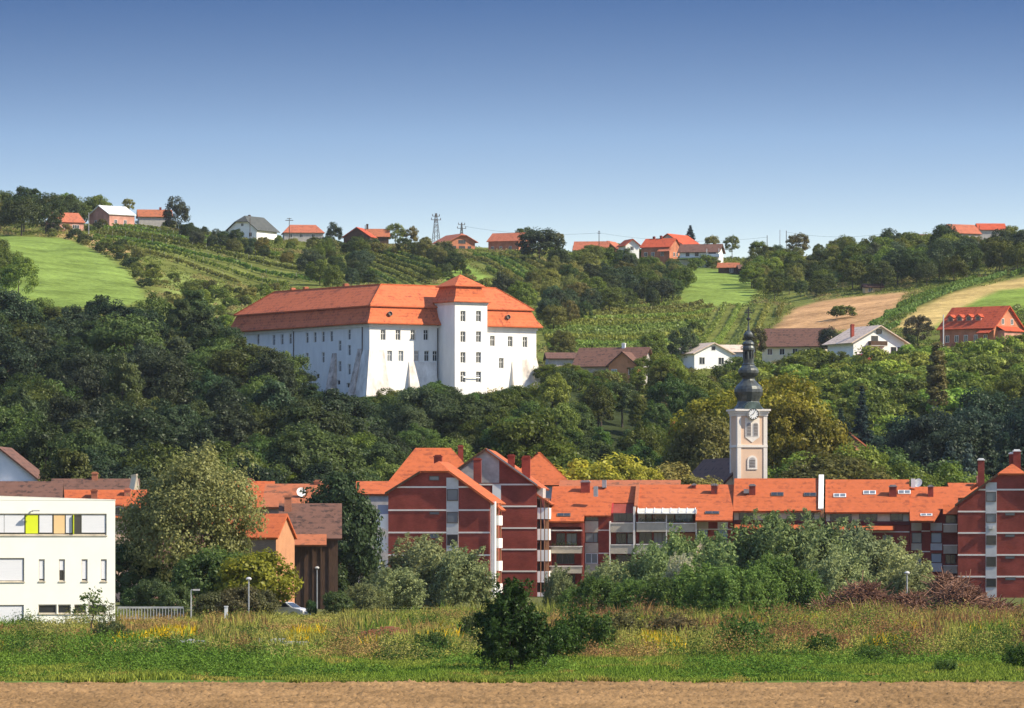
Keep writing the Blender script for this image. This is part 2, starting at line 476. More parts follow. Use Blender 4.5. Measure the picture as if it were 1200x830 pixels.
def gz(X, Y):
    """height of the ground"""
    X, Y = np.asarray(X, float), np.asarray(Y, float)
    px = 600 + FPX * X / np.maximum(Y, 1)
    a = np.clip((px - GX[0]) / (GX[1] - GX[0]), 0, len(GX) - 1.001); b = np.clip((Y - GD[0]) / 8.0, 0, len(GD) - 1.001)
    i, j = a.astype(int), b.astype(int); fa, fb = a - i, b - j
    return (GZ[i, j] * (1 - fa) + GZ[i + 1, j] * fa) * (1 - fb) + (GZ[i, j + 1] * (1 - fa) + GZ[i + 1, j + 1] * fa) * fb

def gpt(px, D):
    X = (px - 600) / FPX * D
    return Vector((X, D, float(gz(X, D))))

def dist_at(px, py, dmin=1000, dmax=1745):
    """distance at which the ground shows at photo point (px, py)"""
    D = np.arange(dmin, dmax, 4.0)
    z = gz((px - 600) / FPX * D, D)
    g = HOR - (z - EYE) * FPX / D
    k = np.where(g <= py)[0]
    return float(D[k[0]]) if len(k) else float(dmax)

def inpoly(x, y, poly):
    x, y = np.asarray(x, float), np.asarray(y, float)
    r_ = np.zeros(x.shape, bool); n = len(poly); j = n - 1
    for i in range(n):
        xi, yi = poly[i]; xj, yj = poly[j]
        c = ((yi > y) != (yj > y)) & (x < (xj - xi) * (y - yi) / ((yj - yi) or 1e-9) + xi)
        r_ ^= c; j = i
    return r_

def np_mesh(name, verts, quads, mats, smooth=False, face_col=None, point_col=None, tint=None):
    me = bpy.data.meshes.new(name)
    k = quads.shape[1]
    me.vertices.add(len(verts)); me.vertices.foreach_set('co', np.ascontiguousarray(verts, np.float32).ravel())
    me.loops.add(quads.size); me.loops.foreach_set('vertex_index', np.ascontiguousarray(quads, np.int32).ravel())
    me.polygons.add(len(quads))
    me.polygons.foreach_set('loop_start', np.arange(0, quads.size, k, dtype=np.int32))
    if smooth: me.polygons.foreach_set('use_smooth', np.ones(len(quads), bool))
    me.materials.append(mats)
    me.update(calc_edges=True)
    if face_col is not None:
        a = me.attributes.new('col', 'FLOAT_COLOR', 'FACE')
        a.data.foreach_set('color', np.concatenate([face_col, np.ones((len(face_col), 1))], 1).astype(np.float32).ravel())
    if point_col is not None:
        a = me.attributes.new('col', 'FLOAT_COLOR', 'POINT')
        a.data.foreach_set('color', np.concatenate([point_col, np.ones((len(point_col), 1))], 1).astype(np.float32).ravel())
    if tint is not None:
        a = me.attributes.new('tint', 'FLOAT', 'FACE'); a.data.foreach_set('value', tint.astype(np.float32))
    return me

def grid_quads(nx, ny):
    i, j = np.meshgrid(np.arange(nx - 1), np.arange(ny - 1), indexing='ij')
    a = (i * ny + j).ravel()
    return np.stack([a, a + ny, a + ny + 1, a + 1], 1)

# colours of the land (true base colours) by place in the view
ZONES = [
    ('hills', [(880, 490), (880, 440), (900, 425), (1000, 415), (1090, 405), (1260, 395), (1260, 480), (1000, 480)], (0.105, 0.155, 0.032)),
    ('meadow', [(-120, 284), (0, 276), (75, 279), (110, 292), (150, 318), (172, 350), (150, 358), (-120, 372)], (0.155, 0.215, 0.05)),
    ('hills', [(75, 271), (130, 276), (155, 296), (165, 310), (120, 296), (90, 282), (60, 276)], (0.40, 0.27, 0.12)),
    ('hills', [(165, 320), (210, 318), (300, 345), (300, 375), (235, 372)], (0.17, 0.20, 0.055)),
    ('meadow', [(792, 318), (820, 312), (872, 322), (888, 338), (880, 357), (800, 359)], (0.165, 0.225, 0.05)),
    ('stubble_field', [(902, 389), (930, 362), (965, 352), (1062, 342), (1058, 352), (1045, 366), (1018, 389)], (0.40, 0.235, 0.115)),
    ('stubble_field', [(1045, 386), (1075, 362), (1120, 342), (1215, 322), (1260, 318), (1260, 332), (1170, 340), (1120, 364), (1090, 386)], (0.43, 0.31, 0.12)),
    ('meadow', [(1090, 386), (1120, 364), (1170, 340), (1260, 332), (1260, 375), (1180, 372), (1150, 388)], (0.165, 0.225, 0.045)),
    ('meadow', [(515, 335), (535, 308), (550, 312), (590, 335), (570, 352)], (0.17, 0.24, 0.05)),
    ('hills', [(1020, 425), (1040, 418), (1075, 417), (1050, 428)], (0.45, 0.36, 0.26)),
]
def land():
    px = np.arange(-400, 1601, 5.0); D = np.concatenate([np.arange(600, 1800, 5.0), np.arange(1800, 2600, 25.0)])
    nx, ny = len(px), len(D)
    PX, DD = np.meshgrid(px, D, indexing='ij')
    X = (PX - 600) / FPX * DD; Z = gz(X, DD)
    PY = HOR - (Z - EYE) * FPX / DD
    col = np.empty((nx, ny, 3)); col[:] = (0.125, 0.14, 0.036)
    col[DD < 1010] = (0.035, 0.045, 0.018)
    kind = np.zeros((nx, ny), int); names = ['hills', 'meadow', 'stubble_field']
    for nm, poly, c in ZONES:
        q = inpoly(PX, PY, poly) & (DD > 940)
        col[q] = c; kind[q] = names.index(nm)
    for _ in range(2):
        p_ = np.pad(col, ((1, 1), (1, 1), (0, 0)), 'edge')
        col = (p_[1:-1, 1:-1] * 2 + p_[:-2, 1:-1] + p_[2:, 1:-1] + p_[1:-1, :-2] + p_[1:-1, 2:]) / 6
    V = np.stack([X, DD, Z], 2).reshape(-1, 3); Q = grid_quads(nx, ny)
    fk = kind.reshape(-1)[Q[:, 0]]
    for k, nm in enumerate(names):
        q = Q[fk == k]
        u, inv = np.unique(q, return_inverse=True)
        o = add(nm, np_mesh(nm, V[u], inv.reshape(-1, 4), M_land, True, point_col=col.reshape(-1, 3)[u]))
        tag(o, {'hills': 'green wooded hills rising behind the town up to the ridge', 'meadow': 'smooth bright green mown meadow patches on the hillside',
                'stubble_field': 'brown and straw coloured bare field strips on the hillside'}[nm], nm.replace('_', ' '), kind='structure')
land()

def vfield(X, Y, s, seed):
    """smooth value noise in metres"""
    g = np.random.default_rng(seed).random((64, 64))
    x, y = X / s + 1000, Y / s + 1000
    i, j = np.floor(x).astype(int), np.floor(y).astype(int); fx, fy = x - i, y - j
    fx, fy = fx * fx * (3 - 2 * fx), fy * fy * (3 - 2 * fy)
    i0, i1, j0, j1 = i % 64, (i + 1) % 64, j % 64, (j + 1) % 64
    return (g[i0, j0] * (1 - fx) + g[i1, j0] * fx) * (1 - fy) + (g[i0, j1] * (1 - fx) + g[i1, j1] * fx) * fy

FIELD_END = 247.0
def foreground():
    # the plain under the weeds and the town, reaching the horizon
    xs = np.concatenate([np.linspace(-6000, -160, 12), np.arange(-150, 151, 3.0), np.linspace(160, 6000, 12)])
    ys = np.concatenate([np.arange(FIELD_END, 640, 3.0), np.linspace(640, 9000, 14)])
    X, Y = np.meshgrid(xs, ys, indexing='ij')
    Z = np.where(Y < 600, 0.0, -0.35) + (vfield(X, Y, 9, 2) - 0.5) * 0.35 * np.clip((Y - FIELD_END) / 10, 0, 1) * (Y < 470)
    c = np.empty(X.shape + (3,)); c[:] = (0.10, 0.105, 0.04)
    c[Y < 300] = (0.09, 0.13, 0.03)
    o = add('ground', np_mesh('ground', np.stack([X, Y, Z], 2).reshape(-1, 3), grid_quads(len(xs), len(ys)), M_plain, True, point_col=c.reshape(-1, 3)))
    tag(o, 'flat rough ground between the field and the town', 'ground', kind='structure')
    # ploughed field in front, clods modelled where the picture sees them
    xs = np.concatenate([np.linspace(-900, -36, 20), np.arange(-34, 34.01, 0.085), np.linspace(36, 900, 20)])
    ys = np.concatenate([np.linspace(-60, 203, 14), np.arange(205, FIELD_END + 0.01, 0.2)])
    X, Y = np.meshgrid(xs, ys, indexing='ij')
    rr = np.random.default_rng(8)
    Z = (vfield(X, Y, 0.55, 3) - 0.5) * 0.13 + (vfield(X, Y, 0.3, 4) - 0.5) * 0.10 + (vfield(X, Y, 6, 6) - 0.5) * 0.12 + rr.normal(0, 0.03, X.shape) + 0.10 * (rr.random(X.shape) > 0.985)
    Z += 0.03 * np.sin(Y * 2 * math.pi / 0.9 + vfield(X, Y, 5, 9) * 5)
    Z *= np.clip((FIELD_END - Y) / 1.0, 0, 1)
    tone = 0.8 + 0.4 * vfield(X, Y, 3.0, 12) + 0.25 * (vfield(X, Y, 0.6, 13) - 0.5) + rr.normal(0, 0.09, X.shape)
    c = np.array((0.235, 0.143, 0.068))[None, None] * tone[..., None]
    o = add('ploughed_field', np_mesh('ploughed_field', np.stack([X, Y, Z], 2).reshape(-1, 3), grid_quads(len(xs), len(ys)), attr_mat('soil', 1.2, 0.15, ns2=6.0), False, point_col=c.reshape(-1, 3)))
    tag(o, 'bare brown harrowed soil of the field in front', 'field', kind='structure')
foreground()

# ------------------------------------------------------------------ foliage prototypes
def leaf_quads(rng, C, N, size, aspect=0.6, jitter=0.8):
    n = len(C)
    N = N + rng.normal(0, jitter, (n, 3)); N /= np.linalg.norm(N, axis=1)[:, None] + 1e-9
    T = rng.normal(0, 1, (n, 3)); T -= (T * N).sum(1)[:, None] * N; T /= np.linalg.norm(T, axis=1)[:, None] + 1e-9
    B = np.cross(N, T)
    s = (size * rng.uniform(0.6, 1.35, n))[:, None]
    V = np.stack([C + T * s, C + B * s * aspect, C - T * s, C - B * s * aspect], 1).reshape(-1, 3)
    return V, np.arange(4 * n).reshape(n, 4)

def crown_mesh(seed, H, Rw, z0, clumps, per, leaf, shape='round', clump_r=0.24, droop=0.0, flat=0.75):
    """a crown of leaf clumps spread over and through an uneven volume"""
    rng = np.random.default_rng(seed)
    lob = rng.normal(0, 1, (7, 3)); lob /= np.linalg.norm(lob, axis=1)[:, None]; la = rng.uniform(-0.32, 0.34, 7)
    Cs, Ns, Ts = [], [], []
    hc = (H - z0) / 2
    for k in range(clumps):
        d = rng.normal(0, 1, 3); d /= np.linalg.norm(d)
        if d[2] < -0.55: d[2] *= -0.6; d /= np.linalg.norm(d)
        sc = 1 + (la * np.clip(lob @ d, 0, 1) ** 3).sum()
        rad = rng.uniform(0.45, 1.0) ** 0.5 * sc
        zt = d[2] * rad                      # -1..1
        wr = 1.0
        if shape == 'tall': wr = 0.8 + 0.25 * (1 - zt)
        if shape == 'spread': wr = 1.0 + 0.15 * zt
        if shape == 'poplar': wr = 0.75 + 0.3 * (0.3 - zt)
        c = np.array([d[0] * Rw * rad * wr, d[1] * Rw * rad * wr, z0 + hc + zt * hc])
        cr = clump_r * Rw * rng.uniform(0.65, 1.3)
        n = int(per * rng.uniform(0.7, 1.3))
        p = rng.normal(0, 1, (n, 3)); p /= np.linalg.norm(p, axis=1)[:, None]
        out = p.copy()
        rr = rng.uniform(0.35, 1.12, n)[:, None] ** 0.6
        q = p * rr * cr; q[:, 2] *= flat
        if droop: q[:, 2] -= droop * (np.linalg.norm(q[:, :2], axis=1) / cr) ** 2 * cr
        Cs.append(c + q)
        Ns.append(out * 1.0 + d * 0.7 + np.array([0, 0, 0.35]))
        Ts.append(np.clip(rng.normal(0.5, 0.16) + rng.normal(0, 0.15, n), 0, 1))
    C, N, T = np.concatenate(Cs), np.concatenate(Ns), np.concatenate(Ts)
    keep = C[:, 2] > z0 * 0.35; C, N, T = C[keep], N[keep], T[keep]
    V, Q = leaf_quads(rng, C, N, np.full(len(C), leaf))
    return np_mesh('crown', V, Q, M_leaf, tint=T)

def willow_mesh(seed, H, Rw, z0, sprays, per, leaf, lean=0.35):
    """feathery wind-blown sprays that fan up and bend over to one side"""
    rng = np.random.default_rng(seed)
    Cs, Ns, Ts = [], [], []
    hc = (H - z0) / 2
    for k in range(sprays):
        d = rng.normal(0, 1, 3); d /= np.linalg.norm(d); d[2] = abs(d[2]) * 1.2 - 0.35; d /= np.linalg.norm(d)
        rad = rng.uniform(0.3, 1.0) ** 0.45 * (1 + 0.18 * math.sin(4 * math.atan2(d[1], d[0]) + seed))
        c = np.array([d[0] * Rw * rad * 0.9, d[1] * Rw * rad * 0.9, z0 + hc * 0.95 + d[2] * hc * rad])
        ln = rng.uniform(0.5, 1.0) * 0.62 * Rw
        ax = d * 0.8 + np.array([lean, 0, 0.75]) + rng.normal(0, 0.22, 3); ax /= np.linalg.norm(ax)
        n = int(per * rng.uniform(0.7, 1.3))
        t = rng.uniform(-0.6, 0.55, n)
        wd = 0.16 * ln * (1 - np.clip(t, 0, 1) * 1.5)
        q = ax[None] * (t * ln)[:, None] + rng.normal(0, 1, (n, 3)) * wd[:, None]
        q[:, 0] += lean * 0.5 * np.clip(t, 0, 1) ** 2 * ln
        q[:, 2] -= 0.45 * np.clip(t, 0, 1) ** 2 * ln
        Cs.append(c + q); Ns.append(d[None] * 0.9 + rng.normal(0, 0.5, (n, 3)) + np.array([0, 0, 0.3]))
        Ts.append(np.clip(rng.normal(0.5, 0.14) + rng.normal(0, 0.2, n), 0, 1))
    C, N, T = np.concatenate(Cs), np.concatenate(Ns), np.concatenate(Ts)
    keep = C[:, 2] > 0.15; C, N, T = C[keep], N[keep], T[keep]
    V, Q = leaf_quads(rng, C, N, np.full(len(C), leaf), aspect=0.38, jitter=0.6)
    return np_mesh('crown', V, Q, M_leaf, tint=T)

def spruce_mesh(seed, H, Rw, tiers, per, leaf):
    rng = np.random.default_rng(seed)
    Cs, Ns, Ts = [], [], []
    for k in range(tiers):
        f = k / (tiers - 1)
        z = H * (0.06 + 0.92 * f); r = Rw * (1 - f) ** 0.85 + 0.12
        for b in range(int(9 - 4 * f)):
            a = rng.uniform(0, 2 * math.pi); ln = r * rng.uniform(0.7, 1.1)
            n = int(per * (0.35 + 0.65 * (1 - f)))
            t = rng.uniform(0.1, 1, n) ** 0.7
            wd = 0.10 * ln * (1.2 - t) + 0.12
            C = np.stack([math.cos(a) * t * ln, math.sin(a) * t * ln, z - 0.30 * t * ln + 0.12 * t ** 2 * ln], 1) + rng.normal(0, 1, (n, 3)) * wd[:, None] * np.array([1, 1, 0.5])
            Cs.append(C); Ns.append(np.tile([math.cos(a) * 0.6, math.sin(a) * 0.6, 0.7], (n, 1))); Ts.append(np.clip(rng.normal(0.5, 0.2, n), 0, 1))
    C, N, T = map(np.concatenate, (Cs, Ns, Ts))
    V, Q = leaf_quads(rng, C, N, np.full(len(C), leaf), aspect=0.45, jitter=0.5)
    return np_mesh('crown', V, Q, M_leaf, tint=T)

def trunk_mesh(seed, H, z0, r, limbs=6, spread=3.0):
    rng = random.Random(seed)
    mb = MB()
    pts = [Vector((0, 0, -1.0))]
    for k in range(1, 5):
        pts.append(Vector((rng.uniform(-.25, .25) * k * 0.4, rng.uniform(-.25, .25) * k * 0.4, H * 0.8 * k / 4)))
    for k in range(4):
        mb.tube(pts[k], pts[k + 1], r * (1 - 0.22 * k), r * (1 - 0.22 * (k + 1)), 7)
    for k in range(limbs):
        t = rng.uniform(0.3, 0.85); b = pts[1].lerp(pts[4], t)
        a = rng.uniform(0, 6.28); ln = spread * rng.uniform(0.6, 1.0) * (1.15 - t * 0.6)
        e = b + Vector((math.cos(a) * ln, math.sin(a) * ln, ln * rng.uniform(0.4, 0.9)))
        mb.tube(b, e, r * 0.38, r * 0.1, 5)
        e2 = e + Vector((math.cos(a + .6) * ln * .4, math.sin(a + .6) * ln * .4, ln * .35))
        mb.tube(b.lerp(e, .6), e2, r * 0.2, r * 0.06, 4)
    return mb.mesh('trunk', M_bark)

PROTO = {}
def protos():
    for k in range(6):     # broad woodland crowns, 15 m tall
        PROTO['broad', k] = (crown_mesh(10 + k, 15, 5.6, 1.8, 90, 190, 0.215, 'round'), trunk_mesh(k, 15, 3, 0.34), 15.0)
    for k in range(3):
        PROTO['tall', k] = (crown_mesh(30 + k, 18, 4.2, 3.0, 76, 170, 0.22, 'tall', 0.27), trunk_mesh(20 + k, 18, 3, 0.32, 6, 2.4), 18.0)
    for k in range(3):
        PROTO['loose', k] = (crown_mesh(50 + k, 14, 5.2, 1.6, 66, 160, 0.21, 'spread', 0.22, 0.3), trunk_mesh(40 + k, 14, 3, 0.3, 9, 3.4), 14.0)
    for k in range(3):
        PROTO['spruce', k] = (spruce_mesh(70 + k, 16, 3.6, 28, 105, 0.27), trunk_mesh(60 + k, 16, 1, 0.24, 2, 0.6), 16.0)
    for k in range(5):     # bushy crowns that reach almost to the ground, 9 m tall
        PROTO['bushy', k] = (crown_mesh(110 + k, 9, 4.3, 0.2, 70, 120, 0.21, 'round', 0.27), trunk_mesh(110 + k, 9, 1, 0.2, 5, 2.4), 9.0)
    PROTO['poplar', 0] = (crown_mesh(81, 17, 1.9, 0.1, 90, 70, 0.26, 'poplar', 0.42), trunk_mesh(80, 17, 1, 0.25, 3, 0.8), 17.0)
    for k in range(3):     # low bushes, 3 m tall
        PROTO['bush', k] = (crown_mesh(90 + k, 3.0, 2.1, 0.25, 34, 55, 0.19, 'round', 0.3), None, 3.0)
protos()

DKG, MDG, LTG, YEL, BLU, OLV = (0.058, 0.082, 0.022), (0.105, 0.138, 0.022), (0.15, 0.19, 0.028), (0.25, 0.235, 0.026), (0.058, 0.082, 0.036), (0.15, 0.15, 0.036)
NTREE = {}
_tr = random.Random(77)
def tree(name, loc, h, kind, col, label, group=None, cat='tree', wide=1.0, rz=None):
    var = [k for k in PROTO if k[0] == kind]
    cm, tm, H0 = PROTO[_tr.choice(var)]
    s = h / H0; j = _tr.uniform(0.78, 1.22) * wide
    rz = _tr.uniform(0, 6.28) if rz is None else rz
    b_ = _tr.uniform(0.75, 1.3); c3 = tuple(max(0.004, v * b_ * _tr.uniform(0.9, 1.12)) for v in col)
    if tm is None:
        o = add(name, cm); o.location = loc; o.rotation_euler = (0, 0, rz); o.scale = (s * j, s * j, s)
        o.color = (*c3, 1)
        tag(o, label, cat, group)
        return o
    r_ = empty(name, loc, rz, (s * j, s * j, s))
    t = add('trunk', tm, r_); c = add('crown', cm, r_); c.color = (*c3, 1)
    tag(r_, label, cat, group)
    NTREE[name] = NTREE.get(name, 0) + 1
    return r_

def spread(seed, pts_in, n, gap):
    """n spots inside a region, none closer than gap metres"""
    rng = random.Random(seed); out = []
    for _ in range(n * 60):
        p = pts_in(rng)
        if p is None: continue
        if all((p.x - q.x) ** 2 + ((p.y - q.y) * 0.7) ** 2 > gap * gap for q in out):
            out.append(p)
        if len(out) >= n: break
    return out

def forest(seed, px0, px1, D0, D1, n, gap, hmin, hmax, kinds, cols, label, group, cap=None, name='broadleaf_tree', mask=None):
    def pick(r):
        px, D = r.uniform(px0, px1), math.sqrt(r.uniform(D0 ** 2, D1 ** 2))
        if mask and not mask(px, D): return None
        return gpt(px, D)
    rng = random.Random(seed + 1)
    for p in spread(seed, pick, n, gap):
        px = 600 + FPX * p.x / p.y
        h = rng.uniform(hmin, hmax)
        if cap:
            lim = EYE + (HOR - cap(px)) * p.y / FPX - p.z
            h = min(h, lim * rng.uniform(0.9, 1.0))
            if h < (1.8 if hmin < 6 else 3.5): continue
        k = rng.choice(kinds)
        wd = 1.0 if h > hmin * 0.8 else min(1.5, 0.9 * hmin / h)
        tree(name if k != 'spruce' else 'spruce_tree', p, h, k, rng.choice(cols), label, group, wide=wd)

def on_slope(seed, poly, n, gap, hmin, hmax, kinds, cols, label, group, name='hillside_tree', cat='tree', dmin=1000, wide=1.0, keep=None):
    xs, ys = [q[0] for q in poly], [q[1] for q in poly]
    def pick(r):
        px, py = r.uniform(min(xs), max(xs)), r.uniform(min(ys), max(ys))
        if not inpoly(px, py, poly): return None
        return gpt(px, dist_at(px, py, dmin))
    rng = random.Random(seed + 1)
    for p in spread(seed, pick, n, gap):
        k = rng.choice(kinds)
        tree(name if k != 'spruce' else 'spruce_tree', p, rng.uniform(hmin, hmax), k, rng.choice(cols), label, group, cat, wide)

def curve(pts):
    xs, ys = zip(*pts)
    return lambda x: float(np.interp(x, xs, ys))

def woods():
    capL = curve([(-60, 315), (0, 318), (25, 308), (40, 330), (60, 338), (110, 342), (170, 344), (180, 326), (210, 316), (235, 322), (248, 352), (262, 386),
                  (285, 392), (320, 408), (345, 432), (372, 452), (395, 468), (430, 478)])
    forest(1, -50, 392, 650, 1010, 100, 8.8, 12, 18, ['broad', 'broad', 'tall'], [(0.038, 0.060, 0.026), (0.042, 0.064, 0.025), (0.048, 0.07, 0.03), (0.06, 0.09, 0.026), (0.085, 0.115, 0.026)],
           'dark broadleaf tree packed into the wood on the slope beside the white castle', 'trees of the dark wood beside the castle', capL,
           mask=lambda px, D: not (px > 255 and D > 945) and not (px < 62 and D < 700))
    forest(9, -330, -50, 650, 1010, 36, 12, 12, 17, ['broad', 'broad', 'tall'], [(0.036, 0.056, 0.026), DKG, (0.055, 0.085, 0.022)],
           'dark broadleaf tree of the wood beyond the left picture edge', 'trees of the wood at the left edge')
    forest(2, 200, 400, 635, 760, 14, 9, 9, 13, ['broad'], [MDG, (0.06, 0.11, 0.022), MDG], 'mid green tree at the foot of the castle wood behind the orange house roofs',
           'trees at the foot of the castle wood', capL)
    capM = curve([(380, 470), (405, 470), (440, 463), (470, 457), (492, 458), (508, 446), (522, 452), (560, 462), (590, 456), (612, 452), (628, 460), (636, 466), (642, 440), (650, 416), (680, 424), (700, 430)])
    forest(3, 396, 640, 640, 938, 70, 7.6, 9, 14, ['broad', 'broad', 'loose'], [DKG, MDG, MDG, BLU, (0.06, 0.10, 0.022)],
           'green tree on the bank directly below the white castle walls', 'trees on the bank below the castle', capM)
    capR = curve([(636, 470), (642, 425), (665, 425), (690, 436), (720, 446), (745, 444), (755, 420), (780, 410), (800, 420), (812, 438), (850, 445), (870, 470)])
    forest(7, 402, 632, 915, 957, 40, 4.0, 5, 10, ['bushy', 'bushy', 'broad'], [MDG, DKG, (0.06, 0.10, 0.022)],
           'bushy tree right at the foot of the white castle walls', 'bushy trees at the castle foot', capM)
    forest(4, 638, 862, 655, 1090, 84, 7.4, 8, 13, ['broad', 'loose', 'tall'], [MDG, MDG, DKG, (0.065, 0.115, 0.022), LTG],
           'tree of the mixed grove between the castle and the church tower', 'trees between castle and church tower', capR,
           mask=lambda px, D: not (790 < px and D > 960))
    capC = curve([(960, 500), (985, 478), (1010, 462), (1030, 474), (1060, 474), (1080, 480), (1110, 480), (1140, 470), (1160, 450), (1185, 430), (1250, 428)])
    forest(5, 985, 1260, 730, 900, 24, 7.5, 13, 19, ['spruce', 'spruce', 'spruce', 'broad'], [(0.022, 0.040, 0.026), (0.028, 0.048, 0.026), (0.03, 0.05, 0.03)],
           'dark conifer or shady tree in the stand behind the terrace right of the church', 'dark stand behind the terrace', capC)
    forest(6, 1135, 1260, 880, 980, 8, 8, 10, 14, ['broad'], [BLU, DKG, MDG], 'bluish green broadleaf tree above the dark conifers at the right edge', 'broadleaf trees above the conifers', capC)
    forest(8, 872, 1260, 880, 985, 60, 5.0, 3, 6, ['bush', 'bushy'], [(0.18, 0.22, 0.035), LTG, MDG, (0.20, 0.25, 0.04)], 'bush filling the foot of the overgrown slope above the dark conifer stand', 'bushes above the conifer stand', None, name='slope_bush', mask=lambda px, D: px > 985 or D < 950)
    # row of light trees along the back of the terrace, right of the tower
    for px, D, top, k, c, wd in [(935, 700, 533, 'broad', MDG, 1.1), (1000, 690, 520, 'broad', LTG, 1.05), (1040, 695, 524, 'broad', (0.095, 0.13, 0.035), 1.0), (1085, 690, 532, 'loose', (0.10, 0.14, 0.045), 1.1),
                                 (965, 675, 541, 'broad', (0.12, 0.13, 0.035), 1.1), (1108, 670, 548, 'broad', LTG, 1.1), (1012, 668, 545, 'broad', OLV, 1.15), (1055, 668, 548, 'broad', LTG, 1.1)]:
        p = gpt(px, D)
        tree('broadleaf_tree', p, EYE + (HOR - top) * D / FPX - p.z, k, c, 'light green rounded tree looking over the terrace roof right of the church tower', 'light trees behind the terrace roof', wide=wd)
    for px, D, top, lab in [(1113, 690, 516, 'slim bluish spruce behind the terrace roof, the one nearer the church'), (1135, 680, 519, 'slim bluish spruce behind the terrace roof, beside the gabled brick block')]:
        p = gpt(px, D); tree('spruce_tree', p, EYE + (HOR - top) * D / FPX - p.z, 'spruce', (0.075, 0.10, 0.09), lab, wide=0.8)
    p = gpt(1098, 960); tree('poplar_tree', p, EYE + (HOR - 412) * 960 / FPX - p.z, 'poplar', (0.15, 0.125, 0.045), 'slender brownish columnar poplar rising from the overgrown slope', wide=1.35)
    p = gpt(1010, 905); tree('spruce_tree', p, EYE + (HOR - 452) * 905 / FPX - p.z, 'spruce', (0.022, 0.042, 0.03), 'pointed dark spruce standing above the conifer stand near the orange gable')
    # yellowing trees round the church tower
    for px, D, top, wd, lab in [(918, 760, 448, 1.0, 'tall yellow green tree rising close behind the church tower'), (948, 750, 480, 0.85, 'yellowing tree right of the church tower, lower and rounder'),
                            (905, 790, 440, 0.9, 'yellow green tree peeping past the dark onion dome'), (836, 790, 456, 0.8, 'yellow green tree at the shaded side of the church tower'),
                            (822, 745, 486, 0.8, 'olive yellow tree left of the church tower above the grove'), (700, 672, 534, 1.15, 'low yellow green tree standing behind the terrace ridge between block and tower'),
                            (735, 670, 543, 1.05, 'smaller yellowish tree beside the low yellow green tree behind the terrace')]:
        p = gpt(px, D)
        tree('broadleaf_tree', p, EYE + (HOR - top) * D / FPX - p.z, 'broad', YEL if 'olive' not in lab else (0.12, 0.13, 0.03), lab, wide=wd)
    for px, D, top, c in [(770, 680, 545, MDG), (795, 676, 545, OLV), (655, 690, 520, MDG), (620, 700, 500, MDG)]:
        p = gpt(px, D)
        tree('broadleaf_tree', p, EYE + (HOR - top) * D / FPX - p.z, 'broad', c, 'small green tree looking over the terrace roof left of the church tower', 'small trees behind the terrace roof', wide=1.2)
woods()

